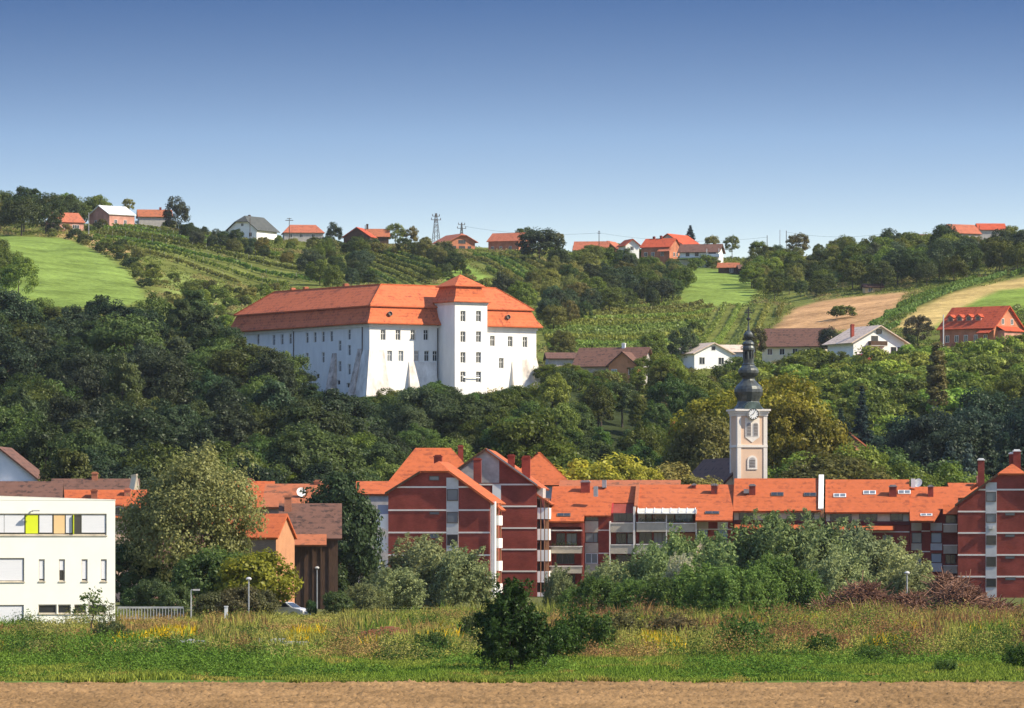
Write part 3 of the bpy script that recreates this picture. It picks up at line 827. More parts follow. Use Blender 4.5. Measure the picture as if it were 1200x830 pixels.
def hillside():
    # ridge line trees and hedges
    on_slope(11, [(-60, 282), (-60, 258), (60, 262), (75, 272), (40, 281)], 16, 9, 8, 13, ['bushy', 'bushy', 'loose'], [MDG, DKG, OLV], 'tree of the clump on the ridge left of the small pink house', 'ridge trees by the pink house')
    on_slope(12, [(-40, 330), (-40, 300), (30, 322), (45, 338), (20, 352)], 6, 8, 7, 10, ['bushy'], [MDG, LTG], 'green tree at the lower edge of the bright meadow', 'trees under the bright meadow')
    on_slope(13, [(62, 268), (120, 266), (120, 262), (62, 262)], 6, 7, 7, 11, ['bushy', 'bushy', 'loose'], [OLV, MDG, DKG], 'tree on the skyline behind the pink house and the white roofed house', 'skyline trees behind the left houses')
    for px, py, h, wd, k, c, lab in [(208, 272, 10.5, 1.0, 'bushy', BLU, 'big dark round tree on the ridge between the hilltop houses'), (150, 252, 6, 1.0, 'loose', OLV, 'thin tree behind the white sheet roof'),
                                 (392, 286, 6.5, 1.0, 'bushy', DKG, 'dark round tree next to the long orange roof on the ridge'), (463, 292, 9.5, 1.1, 'loose', OLV, 'airy olive tree on the ridge left of the pylon'),
                                 (482, 292, 8, 1.0, 'loose', OLV, 'second airy olive tree nearest the lattice pylon'), (498, 291, 4.5, 1.0, 'loose', OLV, 'little tree at the foot of the lattice pylon'),
                                 (632, 308, 11, 1.1, 'bushy', BLU, 'large dark tree on the ridge beside the brick gabled house'), (614, 294, 7.5, 1.0, 'bushy', MDG, 'tree squeezed between brick gable and large dark tree'),
                                 (655, 292, 6, 1.2, 'loose', OLV, 'low tree between the large dark tree and the low orange roofs'),
                                 (809, 290, 7.8, 1.9, 'spruce', (0.02, 0.036, 0.03), 'lone dark spruce on the skyline behind the balcony house'),
                                 (834, 302, 8, 0.9, 'loose', OLV, 'olive tree behind the balcony house beside the lone spruce'), (858, 302, 8, 1.0, 'loose', OLV, 'olive tree above the little rust roofed shed'),
                                 (888, 300, 5.5, 1.0, 'bushy', MDG, 'small tree on the skyline left of the tall poles'), (936, 306, 9.5, 1.1, 'loose', OLV, 'broad tree on the skyline right of the tall poles')]:
        D = dist_at(px, py) if py > 296 else 1720
        p = gpt(px, D); tree('hillside_tree' if k != 'spruce' else 'spruce_tree', (p.x, p.y, EYE + (HOR - py) * D / FPX - 0.3), h, k, c, lab, wide=wd)
    on_slope(14, [(215, 276), (245, 280), (300, 292), (345, 308), (340, 318), (280, 302), (215, 288)], 22, 5, 3, 5.5, ['bushy'], [DKG, BLU, OLV], 'dark hedge bush along the top edge of the left vineyard', 'hedge below the white gabled house', name='hedge_bush', cat='bush')
    on_slope(15, [(340, 325), (400, 312), (445, 318), (425, 348), (360, 340)], 13, 7, 3.5, 7, ['bushy'], [DKG, MDG, BLU], 'rounded dark bush between the two vineyards above the long castle roof', 'bushes between the vineyards', name='hedge_bush', cat='bush')
    on_slope(16, [(360, 300), (420, 296), (440, 302), (400, 314), (350, 310)], 7, 7, 3, 6, ['bushy'], [DKG, MDG], 'dark shrub on the terrace below the long orange roof', 'shrubs below the long orange roof', name='hedge_bush', cat='bush')
    on_slope(17, [(470, 298), (530, 304), (540, 318), (505, 335), (515, 318), (480, 304)], 12, 6, 3.5, 6.5, ['bushy', 'bushy', 'loose'], [OLV, DKG, MDG], 'shrubby tree along the vineyard edge below the pylon', 'shrubs below the pylon', name='hedge_bush', cat='bush')
    on_slope(18, [(570, 350), (590, 338), (640, 345), (652, 322), (690, 312), (735, 322), (790, 325), (806, 350), (780, 362), (700, 372), (645, 392), (628, 372)], 70, 6.5, 4.5, 8, ['bushy'], [MDG, DKG, OLV, BLU],
             'leafy tree in the belt between the upper and the lower vineyards', 'tree belt between the vineyards')
    on_slope(19, [(812, 396), (815, 386), (812, 380), (808, 380)], 1, 4, 3, 4, ['bush'], [MDG], 'lone bush inside the big vineyard', None, name='hedge_bush', cat='bush')
    on_slope(20, [(868, 322), (905, 318), (960, 330), (975, 345), (945, 352), (890, 355), (880, 345)], 34, 6, 4, 7.5, ['bushy', 'bushy', 'loose'], [MDG, LTG, OLV, DKG], 'bushy tree of the grove between the meadow and the brown field', 'grove beside the green meadow')
    on_slope(21, [(880, 312), (960, 306), (990, 305), (990, 318), (965, 326), (900, 318)], 30, 6, 3.5, 6.5, ['bushy', 'bushy', 'loose'], [MDG, OLV, DKG], 'tree on the upper slope below the tall poles', 'trees below the poles')
    on_slope(22, [(990, 344), (1000, 318), (1045, 308), (1120, 303), (1260, 296), (1260, 318), (1160, 326), (1080, 338), (1040, 345)], 76, 7, 5.5, 10, ['bushy'], [DKG, MDG, BLU, MDG], 'dense dark tree in the wood below the right hand ridge', 'wood under the right ridge')
    on_slope(23, [(950, 302), (1060, 296), (1260, 286), (1260, 294), (1060, 302), (960, 308)], 42, 6.5, 4, 7.5, ['bushy', 'bushy', 'loose'], [MDG, DKG, OLV], 'tree along the skyline of the right hand ridge', 'skyline trees of the right ridge')
    # trees round the houses on the middle slope
    for px, py, h, wd, k, c, lab in [(973, 420, 6.8, 1.0, 'bushy', BLU, 'dark bluish tree between the brown roofed and the cream gabled house'), (996, 423, 4.6, 0.9, 'loose', (0.07, 0.055, 0.03), 'brownish tree in front of the cream gabled house'),
                                 (1017, 421, 5.2, 0.9, 'spruce', (0.02, 0.04, 0.026), 'small cone shaped spruce in front of the cream gable'), (1075, 412, 8.5, 1.2, 'loose', (0.085, 0.075, 0.035), 'brownish loose tree between the cream gable and the red brick house'),
                                 (1066, 414, 4, 0.9, 'bushy', DKG, 'dark bush at the corner of the cream gabled house'), (918, 424, 2.8, 1.0, 'bushy', DKG, 'dark bush before the wall of the brown roofed farmhouse'),
                                 (985, 436, 4, 1.2, 'bushy', OLV, 'round olive bush below the bluish tree'), (885, 432, 9, 1.0, 'loose', (0.075, 0.075, 0.03), 'brownish tree left of the brown roofed farmhouse'),
                                 (858, 446, 4.2, 1.2, 'bushy', MDG, 'green tree in front of the pale roofed house'), (802, 432, 8.5, 0.8, 'bushy', BLU, 'dark pointed tree left of the pale roofed house'),
                                 (765, 440, 9.5, 1.2, 'loose', MDG, 'large light tree right of the brown roofed house with brick gable'), (660, 430, 8, 1.1, 'loose', OLV, 'tree at the foot of the vineyard beside the castle'),
                                 (1178, 404, 3.2, 1.2, 'bush', MDG, 'round bush at the corner of the red brick house'), (988, 374, 3.2, 1.3, 'bush', MDG, 'lone bush in the brown bare field')]:
        D = dist_at(px, py, 990); p = gpt(px, D)
        tree('hillside_tree' if k not in ('spruce', 'bush') else ('spruce_tree' if k == 'spruce' else 'hedge_bush'), p, h, k, c, lab, wide=wd)
    on_slope(24, [(872, 492), (880, 446), (930, 437), (1000, 436), (1090, 424), (1260, 413), (1260, 480), (1140, 490), (1060, 490), (985, 490)], 215, 3.6, 2.0, 5.0, ['bush', 'bush', 'bush', 'broad'], [(0.21, 0.265, 0.045), (0.19, 0.24, 0.036), (0.17, 0.21, 0.03), LTG, MDG],
             'bright green bush on the overgrown slope below the cream house', 'bushes on the overgrown slope', name='slope_bush', cat='bush', dmin=900, wide=1.15)
    on_slope(25, [(80, 276), (150, 292), (172, 316), (172, 345), (160, 330), (140, 304), (90, 288)], 18, 5, 1.6, 3.4, ['bush'], [MDG, OLV, DKG], 'scrubby bush along the upper edge of the bright meadow', 'bushes along the meadow edge', name='hedge_bush', cat='bush')
    on_slope(26, [(170, 318), (250, 338), (330, 342), (290, 362), (265, 385), (225, 372), (185, 350)], 42, 6, 1.2, 3.0, ['bush'], [MDG, OLV, LTG], 'low scrub bush on the grassy slope left of the castle roof', 'scrub bushes left of the castle roof', name='hedge_bush', cat='bush')
    on_slope(27, [(640, 292), (680, 296), (735, 300), (795, 318), (800, 312), (740, 304), (720, 298), (640, 296)], 20, 5, 2.0, 4.0, ['bush', 'bushy'], [MDG, OLV], 'shrub along the ridge below the red roofed brick house', 'shrubs below the ridge houses', name='hedge_bush', cat='bush')
    on_slope(28, [(795, 345), (812, 330), (806, 320), (830, 318), (830, 314), (795, 316), (780, 335)], 12, 5, 2.0, 4.0, ['bush'], [LTG, MDG], 'shrub at the shaded edge of the green meadow under the balcony house', 'shrubs beside the green meadow', name='hedge_bush', cat='bush')
    on_slope(29, [(640, 455), (655, 446), (760, 455), (800, 446), (880, 446), (885, 475), (760, 475)], 40, 5, 2, 4, ['bush', 'bushy'], [MDG, LTG, OLV], 'bush on the slope around the brown roofed house with orange brick wing', 'bushes round the brown roofed house', name='slope_bush', cat='bush', dmin=960)
    on_slope(30, [(530, 300), (545, 312), (570, 340), (600, 350), (590, 354), (560, 350), (525, 335), (515, 318)], 16, 6, 1.5, 3.5, ['bush'], [OLV, MDG], 'small bush on the grass strip behind the castle tower', 'bushes behind the castle tower', name='hedge_bush', cat='bush')
    on_slope(31, [(300, 292), (345, 286), (420, 294), (520, 298), (520, 302), (420, 300), (345, 294), (300, 298)], 26, 5, 1.8, 4, ['bush', 'bushy'], [OLV, MDG, DKG], 'shrub in the gardens under the ridge houses between white gable and pylon', 'garden shrubs under the ridge houses', name='hedge_bush', cat='bush')
    on_slope(32, [(60, 280), (165, 270), (240, 280), (240, 274), (165, 264), (110, 268), (60, 274)], 16, 5, 1.5, 3.2, ['bush'], [MDG, OLV, DKG], 'garden bush at the foot of the small houses on the left ridge', 'garden bushes of the left ridge houses', name='hedge_bush', cat='bush')
    on_slope(33, [(725, 306), (760, 309), (845, 318), (845, 312), (790, 306), (745, 301)], 16, 4, 1.2, 2.8, ['bush'], [MDG, OLV], 'garden bush before the brick house and the balcony house on the ridge', 'garden bushes of the red roofed houses', name='hedge_bush', cat='bush')
hillside()

# ------------------------------------------------------------------ vineyards
def vineyard(seed, poly, a, b, gap, label, group, col, h=1.45, posts=0, dmin=1000, dens=11):
    """one object per vine row: rows run parallel to the ground line from photo point a to b"""
    rng = np.random.default_rng(seed); dens *= 1.5
    VINE_POLYS.append(poly)
    W = np.array([gpt(px, dist_at(px, py, dmin))[:2] for px, py in poly])
    pa, pb = gpt(a[0], dist_at(*a, dmin)), gpt(b[0], dist_at(*b, dmin))
    t = np.array([pb.x - pa.x, pb.y - pa.y]); t /= np.linalg.norm(t); n = np.array([-t[1], t[0]])
    s = W @ n; k = 0
    # rows stand at least so far apart that the lanes between them stay open
    def pic(q):
        z = float(gz(q[0], q[1])); return np.array([600 + FPX * q[0] / q[1], HOR - (z - EYE) * FPX / q[1]])
    c0 = W.mean(0); e = pic(c0 + t * 4) - pic(c0 - t * 4); e /= np.linalg.norm(e); f_ = pic(c0 + n * 4) - pic(c0 - n * 4)
    ppm = abs(e[0] * f_[1] - e[1] * f_[0]) / 8.0
    gap = max(gap, 4.6 / max(ppm, .05))
    for off in np.arange(s.min() + gap * 0.5, s.max(), gap):
        cr = []
        for i in range(len(W)):
            j = (i + 1) % len(W)
            if (s[i] > off) != (s[j] > off):
                f = (off - s[i]) / (s[j] - s[i]); cr.append(float((W[i] + (W[j] - W[i]) * f) @ t))
        cr.sort()
        for u0, u1 in zip(cr[::2], cr[1::2]):
            if u1 - u0 < 4: continue
            o0 = n * off + t * u0
            m = int((u1 - u0) * dens)
            u = rng.uniform(0, u1 - u0, m)
            side = rng.normal(0, 0.28, m)
            keep = vfield(u + off * 3, u * 0, 2.2, seed) > 0.07
            u, side = u[keep], side[keep]; m = len(u)
            xy = o0[None] + t[None] * u[:, None] + n[None] * side[:, None]
            zz = gz(xy[:, 0], xy[:, 1]) + 0.35 + rng.uniform(0, 1, m) ** 0.8 * (h - 0.35) * (0.85 + 0.3 * vfield(u, u * 0 + off, 1.5, seed + 1))
            org = np.array([o0[0], o0[1], float(gz(o0[0], o0[1]))])
            C = np.stack([xy[:, 0], xy[:, 1], zz], 1) - org
            N = np.stack([n[0] * np.sign(side), n[1] * np.sign(side), np.full(m, 0.55)], 1)
            V, Q = leaf_quads(rng, C, N, np.full(m, 0.36), aspect=0.75)
            r_ = add('vine_row', np_mesh('vine_row', V, Q, M_leaf, tint=np.clip(rng.normal(0.5, 0.2, m), 0, 1)))
            r_.location = org
            r_.color = tuple(c * rng.uniform(0.85, 1.2) for c in col) + (1,)
            tag(r_, label, 'vine row', group)
            if posts:
                mb = MB()
                mb.box(-.05, .05, -.05, .05, -0.3, 2.0)
                pm = PROTO.setdefault('vine_post', mb.mesh('post', M_concrete))
                for uu in np.arange(rng.uniform(.5, posts), u1 - u0, posts):
                    q = o0 + t * uu
                    p = add('post', pm, r_); p.location = (q[0] - org[0], q[1] - org[1], float(gz(*q)) - org[2])
            k += 1
    return k

VG, VG2 = (0.16, 0.20, 0.038), (0.12, 0.155, 0.032)
VINE_POLYS = []
print('vines', [
    vineyard(1, [(104, 286), (118, 270), (172, 266), (215, 278), (345, 308), (432, 322), (420, 334), (330, 338), (250, 330), (185, 308), (140, 292)], (150, 280), (380, 326), 3.4,
             'vine row with pale posts on the slope between the white gabled house and the castle', 'vine rows of the upper left vineyard', VG, posts=9),
    vineyard(2, [(412, 334), (428, 306), (445, 294), (500, 296), (528, 322), (500, 336)], (440, 300), (510, 326), 3.2,
             'vine row on the hillside directly above the long castle roof', 'vine rows above the castle roof', VG2),
    vineyard(3, [(545, 302), (612, 299), (648, 318), (650, 345), (610, 344), (585, 330)], (560, 303), (635, 340), 3.4,
             'vine row below the two brick houses on the ridge right of the pylon', 'vine rows below the brick houses', VG),
    vineyard(4, [(662, 312), (688, 299), (728, 301), (790, 318), (780, 328), (735, 324)], (690, 300), (760, 322), 3.2,
             'vine row on the ridge below the low orange roofs', 'vine rows below the low orange roofs', VG),
    vineyard(5, [(642, 412), (636, 392), (650, 382), (700, 368), (760, 361), (836, 358), (826, 384), (812, 412), (740, 418), (680, 418)], (650, 392), (800, 386), 4.6,
             'vine row in the left part of the big vineyard between castle and church spire', 'vine rows of the big vineyard', VG, h=1.5, dens=14),
    vineyard(6, [(814, 416), (828, 384), (838, 360), (925, 360), (898, 388), (880, 400), (872, 416)], (842, 410), (868, 372), 4.0,
             'vine row behind the church spire at the edge of the brown field', 'vine rows behind the church spire', VG, dens=13),
    vineyard(7, [(1014, 392), (1058, 358), (1110, 336), (1200, 318), (1260, 312), (1260, 319), (1180, 327), (1110, 346), (1068, 368), (1046, 392)], (1060, 365), (1180, 322), 3.6,
             'vine row in the strip between the brown field and the straw coloured field', 'vine rows between the bare fields', (0.12, 0.19, 0.035), h=1.6, dens=13),
    vineyard(8, [(958, 304), (992, 302), (994, 328), (980, 338), (966, 330)], (966, 306), (980, 334), 3.6,
             'vine row of the little steep vineyard among trees under the ridge', 'vine rows of the little vineyard', (0.14, 0.21, 0.05)),
    vineyard(9, [(1160, 398), (1172, 368), (1260, 352), (1260, 398)], (1180, 390), (1240, 362), 3.6,
             'vine row on the slope beside the red brick house at the right edge', 'vine rows beside the red brick house', VG2)])

# ------------------------------------------------------------------ town trees and shrubs
def near_tree(name, px, D, top, mesh, H0, color, label, wide=1.0, group=None, cat='tree', trunk=None, base=None, rz=0.0):
    z0 = float(gz((px - 600) / FPX * D, D)) if D > 620 else 0.0
    h = EYE + (HOR - top) * D / FPX - z0; s = h / H0
    X = (px - 600) / FPX * D
    if trunk is None:
        o = add(name, mesh); o.location = (X, D, z0); o.rotation_euler = (0, 0, rz); o.scale = (s * wide, s * wide, s); o.color = (*color, 1)
        return tag(o, label, cat, group)
    r_ = empty(name, (X, D, z0), rz, (s * wide, s * wide, s))
    add('trunk', trunk, r_); c = add('crown', mesh, r_); c.color = (*color, 1)
    return tag(r_, label, cat, group)

WIL = (0.28, 0.30, 0.125); WIL2 = (0.23, 0.265, 0.11); BRI = (0.125, 0.20, 0.042)
def town_trees():
    w1 = crown_mesh(203, 13, 6.2, 0.3, 170, 260, 0.15, 'round', 0.24, 0.45, flat=0.9)
    t1 = trunk_mesh(201, 13, 2, 0.4, 10, 4.5)
    near_tree('willow_tree', 213, 470, 542, w1, 13, (0.25, 0.255, 0.085), 'big pale green round willow right of the cream office building', 0.88, trunk=t1)
    c2 = crown_mesh(202, 9.5, 4.2, 0.5, 120, 130, 0.19, 'round', 0.26)
    t2 = trunk_mesh(202, 9.5, 2, 0.3, 8, 3)
    near_tree('broadleaf_tree', 398, 520, 566, c2, 9.5, (0.040, 0.066, 0.024), 'dark dense tree standing against the left brick block', 0.74, trunk=t2)
    near_tree('broadleaf_tree', 424, 545, 645, c2, 9.5, (0.038, 0.06, 0.024), 'dark lower tree wedged at the balconies of the left brick block', 0.75, trunk=t2, rz=2)
    b1 = willow_mesh(203, 6, 3.4, -2.0, 260, 90, 0.16, 0.55)
    b2 = willow_mesh(204, 6, 3.2, -2.0, 250, 90, 0.16, 0.35)
    b3 = willow_mesh(205, 5, 3.4, -1.4, 230, 90, 0.15, 0.25)
    def wil(px, D, top, m, H, col, lab, wd, rz=0.0):
        near_tree('willow_bush', px, D, top, m, H, col, lab, wd, cat='willow', rz=rz)
    wil(495, 505, 630, b1, 6, WIL, 'silvery wind-blown willow bush in front of the left brick gable', 1.1)
    wil(540, 500, 640, b2, 6, WIL2, 'silvery willow bush on the right flank before the left brick gable', 1.0)
    wil(462, 490, 668, b3, 5, WIL2, 'greyer willow bush spreading low left of the brick gable', 1.2)
    wil(425, 480, 686, b3, 5, (0.18, 0.2, 0.08), 'low olive willow shrub beside the pale path', 1.2, 1)
    wil(655, 505, 664, b2, 6, WIL2, 'small silvery willow bush under the corner of the right brick gable', 0.7)
    wil(718, 500, 655, b2, 6, WIL2, 'grey green willow bush below the first balconies of the terrace', 1.15)
    wil(765, 495, 640, b1, 6, (0.195, 0.260, 0.091), 'mid green willow bush below the pergola balconies', 0.9)
    wil(795, 505, 622, b2, 6, (0.195, 0.267, 0.085), 'tall green willow bush under the white pergola', 0.85, .5)
    wil(800, 455, 652, b1, 6, (0.40, 0.39, 0.24), 'pale silvery willow bush in the middle of the willow thicket', 0.65)
    wil(845, 500, 622, b2, 6, (0.195, 0.267, 0.091), 'green willow bush left of the tallest willow', 0.95, 2)
    wil(905, 500, 604, b1, 6, (0.202, 0.267, 0.091), 'tallest green willow in front of the terrace attic windows', 0.92)
    wil(955, 500, 606, b2, 6, (0.227, 0.286, 0.111), 'tall willow right of the tallest one before the party wall', 0.9)
    wil(1000, 505, 614, b1, 6, (0.260, 0.312, 0.143), 'silvery tall willow on the right side of the thicket', 0.9)
    wil(1040, 505, 634, b1, 6, WIL, 'silvery drooping willow at the right end of the thicket', 1.05)
    wil(1068, 495, 660, b2, 6, WIL, 'lowest silvery willow at the right end of the thicket above the branch heap', 1.0)
    wil(985, 480, 645, b2, 6, WIL2, 'silvery willow in front of the tall willows, behind the branch heap', 1.0)
    for px, D, top, wd, r_ in [(700, 440, 678, 1.0, 0), (742, 435, 682, 1.0, 1), (780, 430, 680, 1.1, 2), (818, 430, 664, .9, 3), (850, 425, 668, 1.0, 4), (885, 425, 668, .8, 5), (905, 430, 655, .8, 1.5), (940, 430, 672, .9, 2.5), (676, 445, 690, 1, 3.3)]:
        near_tree('willow_shrub', px, D, top, b3, 5, tuple(v * (0.8 + 0.06 * r_) for v in BRI), 'bright leaf green shrub at the foot of the willow thicket', wd, 'bright shrubs before the willow thicket', 'shrub', rz=r_)
    # shrubs between the office and the brick blocks
    c3 = crown_mesh(206, 4.5, 2.6, 0.2, 80, 90, 0.15, 'round', 0.28)
    for px, D, top, wd, col, lab in [(300, 440, 652, 1.0, (0.20, 0.20, 0.02), 'yellow green tree left of the brick ramp'), (265, 450, 648, 1.05, (0.085, 0.13, 0.028), 'green bush between the pale willow and the yellow green tree'),
                               (236, 445, 655, .9, (0.075, 0.12, 0.03), 'mid green bush under the pale willow'), (205, 430, 690, .9, (0.09, 0.13, 0.04), 'low bush by the grey railing'),
                               (182, 440, 682, .9, (0.07, 0.10, 0.035), 'grey green bush at the railing next to the office'), (160, 450, 690, .9, (0.06, 0.10, 0.03), 'dark low bush right beside the office wall'),
                               (250, 420, 696, 1.1, (0.11, 0.12, 0.045), 'dry olive bush between the two street lamps'), (280, 415, 690, 1.0, (0.13, 0.115, 0.05), 'brownish bush behind the tall street lamp'),
                               (306, 415, 694, .8, (0.13, 0.13, 0.05), 'dry grassy bush right of the tall street lamp'), (150, 470, 640, 1.0, (0.05, 0.08, 0.025), 'dark shrub under the pale willow beside the office corner'),
                               (378, 515, 660, .9, (0.045, 0.07, 0.022), 'dark green shrub beside the timber barn and the dark tree'),
                               (365, 440, 705, .5, (0.05, 0.10, 0.03), 'small clipped green bush below the pale path'), (395, 440, 695, 1.0, (0.07, 0.10, 0.03), 'green shrub right of the pale path')]:
        near_tree('garden_shrub', px, D, top, c3, 4.5, col, lab, wd, cat='shrub', rz=px)
    # young tree before the office
    c4 = crown_mesh(207, 3, 0.95, 0.5, 26, 16, 0.10, 'tall', 0.36); t4 = trunk_mesh(207, 3, .5, .05, 8, .8)
    near_tree('young_tree', 107, 375, 690, c4, 3, (0.10, 0.15, 0.03), 'thin young tree with sparse leaves in front of the office wall', 1.1, trunk=t4)
    near_tree('young_tree', 128, 380, 704, c4, 3, (0.12, 0.14, 0.03), 'short sapling at the right corner of the office wall', .7, trunk=t4, rz=2)
    # the lone small tree at the edge of the field
    c5 = willow_mesh(217, 4.6, 1.75, -0.9, 260, 85, 0.10, 0.08)
    t5 = trunk_mesh(208, 4.6, 1, 0.11, 9, 1.2)
    near_tree('small_tree', 600, 262, 682, c5, 4.6, (0.048, 0.095, 0.020), 'small dark green tree standing alone at the edge of the brown field', 1.0, trunk=t5)
    c6 = willow_mesh(209, 2, 1.5, 0.0, 90, 70, 0.085, 0.1)
    for px, D, top, wd, col, lab in [(652, 285, 728, .9, (0.06, 0.12, 0.02), 'green bush growing out of the right side of the small dark tree'), (684, 300, 712, .9, (0.075, 0.13, 0.025), 'leafy green bush a little behind the small dark tree'),
                               (872, 300, 722, .9, (0.075, 0.135, 0.025), 'dark green bush with yellow blossom behind it in the weeds'), (1022, 282, 757, 1.2, (0.08, 0.14, 0.026), 'dark low bush in the grass below the branch heap'),
                               (1108, 262, 772, 1.2, (0.085, 0.14, 0.03), 'small dark bush near the field edge towards the right'), (1196, 270, 752, .9, (0.075, 0.13, 0.026), 'dark bush cut by the right picture edge'),
                               (965, 295, 742, .9, (0.075, 0.14, 0.025), 'light green bush in the weeds before the branch heap'), (130, 330, 726, .9, (0.09, 0.11, 0.04), 'olive bush in the weeds before the office'),
                               (285, 330, 738, .8, (0.08, 0.10, 0.035), 'dull green bush in the middle of the left weeds'), (560, 330, 716, .8, (0.075, 0.10, 0.03), 'brownish green bush left of the small dark tree'),
                               (505, 300, 740, 1.0, (0.06, 0.105, 0.025), 'dark green bush before the orange rubble'), (725, 330, 717, 1.2, (0.16, 0.15, 0.055), 'large brownish bush in the weeds right of the small dark tree'),
                               (790, 335, 718, 1.2, (0.18, 0.14, 0.06), 'rust brown bush in the weeds before the bright shrubs')]:
        near_tree('weed_bush', px, D, top, c6, 2, col, lab, wd, cat='bush', rz=px)
town_trees()

# ------------------------------------------------------------------ weeds and grass (nobody could count them)
def weeds():
    rng = np.random.default_rng(99)
    def batch(name, label, cat, n, D0, D1, hfun, cfun, blades, wid, lean, pw=1.0):
        D = D0 + (D1 - D0) * rng.random(n) ** pw
        px = rng.uniform(-110, 1310, n)
        X = (px - 600) / FPX * D
        h, ok = hfun(px, D, X)
        col = cfun(px, D, X)
        k = ok > 0; D, X, h, col = D[k], X[k], h[k], col[k]; n = len(D)
        rep = lambda a: np.repeat(a, blades, 0)
        Xb, Db, hb, cb = rep(X), rep(D), rep(h), rep(col); m = len(Xb)
        a = rng.uniform(0, 6.283, m); ln = lean * hb * rng.uniform(0.2, 1.1, m)
        hh = hb * rng.uniform(0.45, 1.1, m)
        bx, by = Xb + rng.normal(0, 0.12, m), Db + rng.normal(0, 0.12, m)
        wv = wid * rng.uniform(0.6, 1.5, m)
        f = rng.uniform(0, 6.283, m)
        wx, wy = np.cos(f) * wv, np.sin(f) * wv
        tx, ty = bx + np.cos(a) * ln, by + np.sin(a) * ln
        mx_, my_ = bx + np.cos(a) * ln * .35, by + np.sin(a) * ln * .35
        zb = np.full(m, -0.1)
        V = np.stack([np.stack([bx, by, zb], 1), np.stack([mx_ - wx, my_ - wy, hh * .55], 1), np.stack([tx, ty, hh], 1), np.stack([mx_ + wx, my_ + wy, hh * .6], 1)], 1).reshape(-1, 3)
        cb = cb * rng.uniform(0.7, 1.35, (m, 1))
        o = add(name, np_mesh(name, V, np.arange(4 * m).reshape(m, 4), M_weed, face_col=cb))
        tag(o, label, cat, kind='stuff')
    # 1: short fresh grass along the field and on the first metres
    def h1(px, D, X):
        f = vfield(X, D / 4, 3.5, 21)
        return 0.12 + 0.34 * f ** 1.5 + 0.25 * np.clip((D - 252) / 40, 0, 1) * vfield(X, D / 4, 1.3, 22), np.where(D < 252, vfield(X, D / 4, 2, 20) > np.clip((252 - D) / 6, 0, .5), 1)
    def c1(px, D, X):
        f = vfield(X, D / 4, 5, 23)[:, None]; g = vfield(X, D / 4, 1.4, 24)[:, None]
        c = np.array((0.13, 0.215, 0.028)) * (1 - f) + np.array((0.25, 0.275, 0.05)) * f
        return np.where(g > 0.78, np.array((0.30, 0.26, 0.06)), c)
    batch('grass', 'fresh green grass along the edge of the brown field', 'grass', 42000, 246.3, 305, h1, c1, 6, 0.035, 0.5, 1.25)
    # 2, 3: mounds of leafy weeds: dark green cover near the field, then olive, straw and rust tones
    def mounds(name, label, cat, n, D0, D1, per, leaf, rad, hgt, keep, cfun):
        D = D0 + (D1 - D0) * rng.random(n); px = rng.uniform(-110, 1310, n); X = (px - 600) / FPX * D
        k = keep(px, D, X); D, X, px = D[k], X[k], px[k]; n = len(D)
        col = cfun(px, D, X) * rng.uniform(0.75, 1.3, (n, 1)); r = rad * rng.uniform(0.55, 1.5, n); h = hgt(px, D, X) * rng.uniform(0.55, 1.25, n)
        rep = lambda a: np.repeat(a, per, 0)
        d = rng.normal(0, 1, (n * per, 3)); d[:, 2] = abs(d[:, 2]); d /= np.linalg.norm(d, axis=1)[:, None]
        q = rng.uniform(0.25, 1.0, n * per)[:, None] ** 0.5 * d * rng.uniform(0.8, 1.25, (n * per, 1))
        C = np.stack([rep(X) + q[:, 0] * rep(r), rep(D) + q[:, 1] * rep(r), q[:, 2] * rep(h)], 1)
        V, Q = leaf_quads(rng, C, d + np.array([0, 0, .3]), np.full(n * per, leaf), aspect=0.42, jitter=0.7)
        cc = rep(col) * rng.uniform(0.85, 1.32, (n * per, 1))
        tag(add(name, np_mesh(name, V, Q, M_weed, face_col=cc)), label, cat, kind='stuff')
    def c2(px, D, X):
        f = vfield(X, D / 4, 4, 33)[:, None]
        return np.array((0.07, 0.135, 0.022)) * (1 - f) + np.array((0.13, 0.20, 0.032)) * f
    mounds('undergrowth', 'green leafy cover in patches across the rough ground', 'undergrowth', 7000, 253, 335, 60, 0.08, 0.6,
           lambda px, D, X: (0.30 + 0.75 * vfield(X, D / 4, 6, 31) * (0.6 + 0.7 * np.clip((560 - px) / 200, 0, 1))) * np.clip((D - 247) / 14, .3, 1), lambda px, D, X: vfield(X, D / 4, 6, 31) + 0.22 * np.clip((560 - px) / 200, 0, 1) > 0.45, c2)
    def c3(px, D, X):
        f, g, q = (vfield(X, D / 4, s_, k_)[:, None] for s_, k_ in ((5, 42), (3.2, 43), (8, 44)))
        rt = np.clip((px - 560) / 150, 0, 1)[:, None]
        c = np.array((0.18, 0.215, 0.04)) * (1 - f) + np.array((0.33, 0.29, 0.075)) * f
        c = np.where(g > 0.60, np.array((0.30, 0.195, 0.07)), c)
        c = np.where((q > 0.60) & (g < 0.5), np.array((0.12, 0.19, 0.03)), c)
        return np.where((g > 0.5) & (rt > 0.3) & (f < 0.5), np.array((0.25, 0.14, 0.06)), c)
    mounds('weeds', 'tall mixed weeds in olive, straw and rust tones before the town', 'weeds', 9500, 288, 455, 80, 0.07, 0.95,
           lambda px, D, X: np.where(px < 240, .55, 1.0) * 0.35 + np.where(px < 240, .7, 1.5) * vfield(X, D / 4, 4, 41) ** 1.5 + 0.7 * np.clip((px - 620) / 200, 0, 1) * vfield(X, D / 4, 3, 47) - np.where((px > 315) & (px < 400) & (D > 345), .5, 0) * vfield(X, D / 4, 4, 41), lambda px, D, X: vfield(X, D / 4, 7, 48) > 0.12, c3)
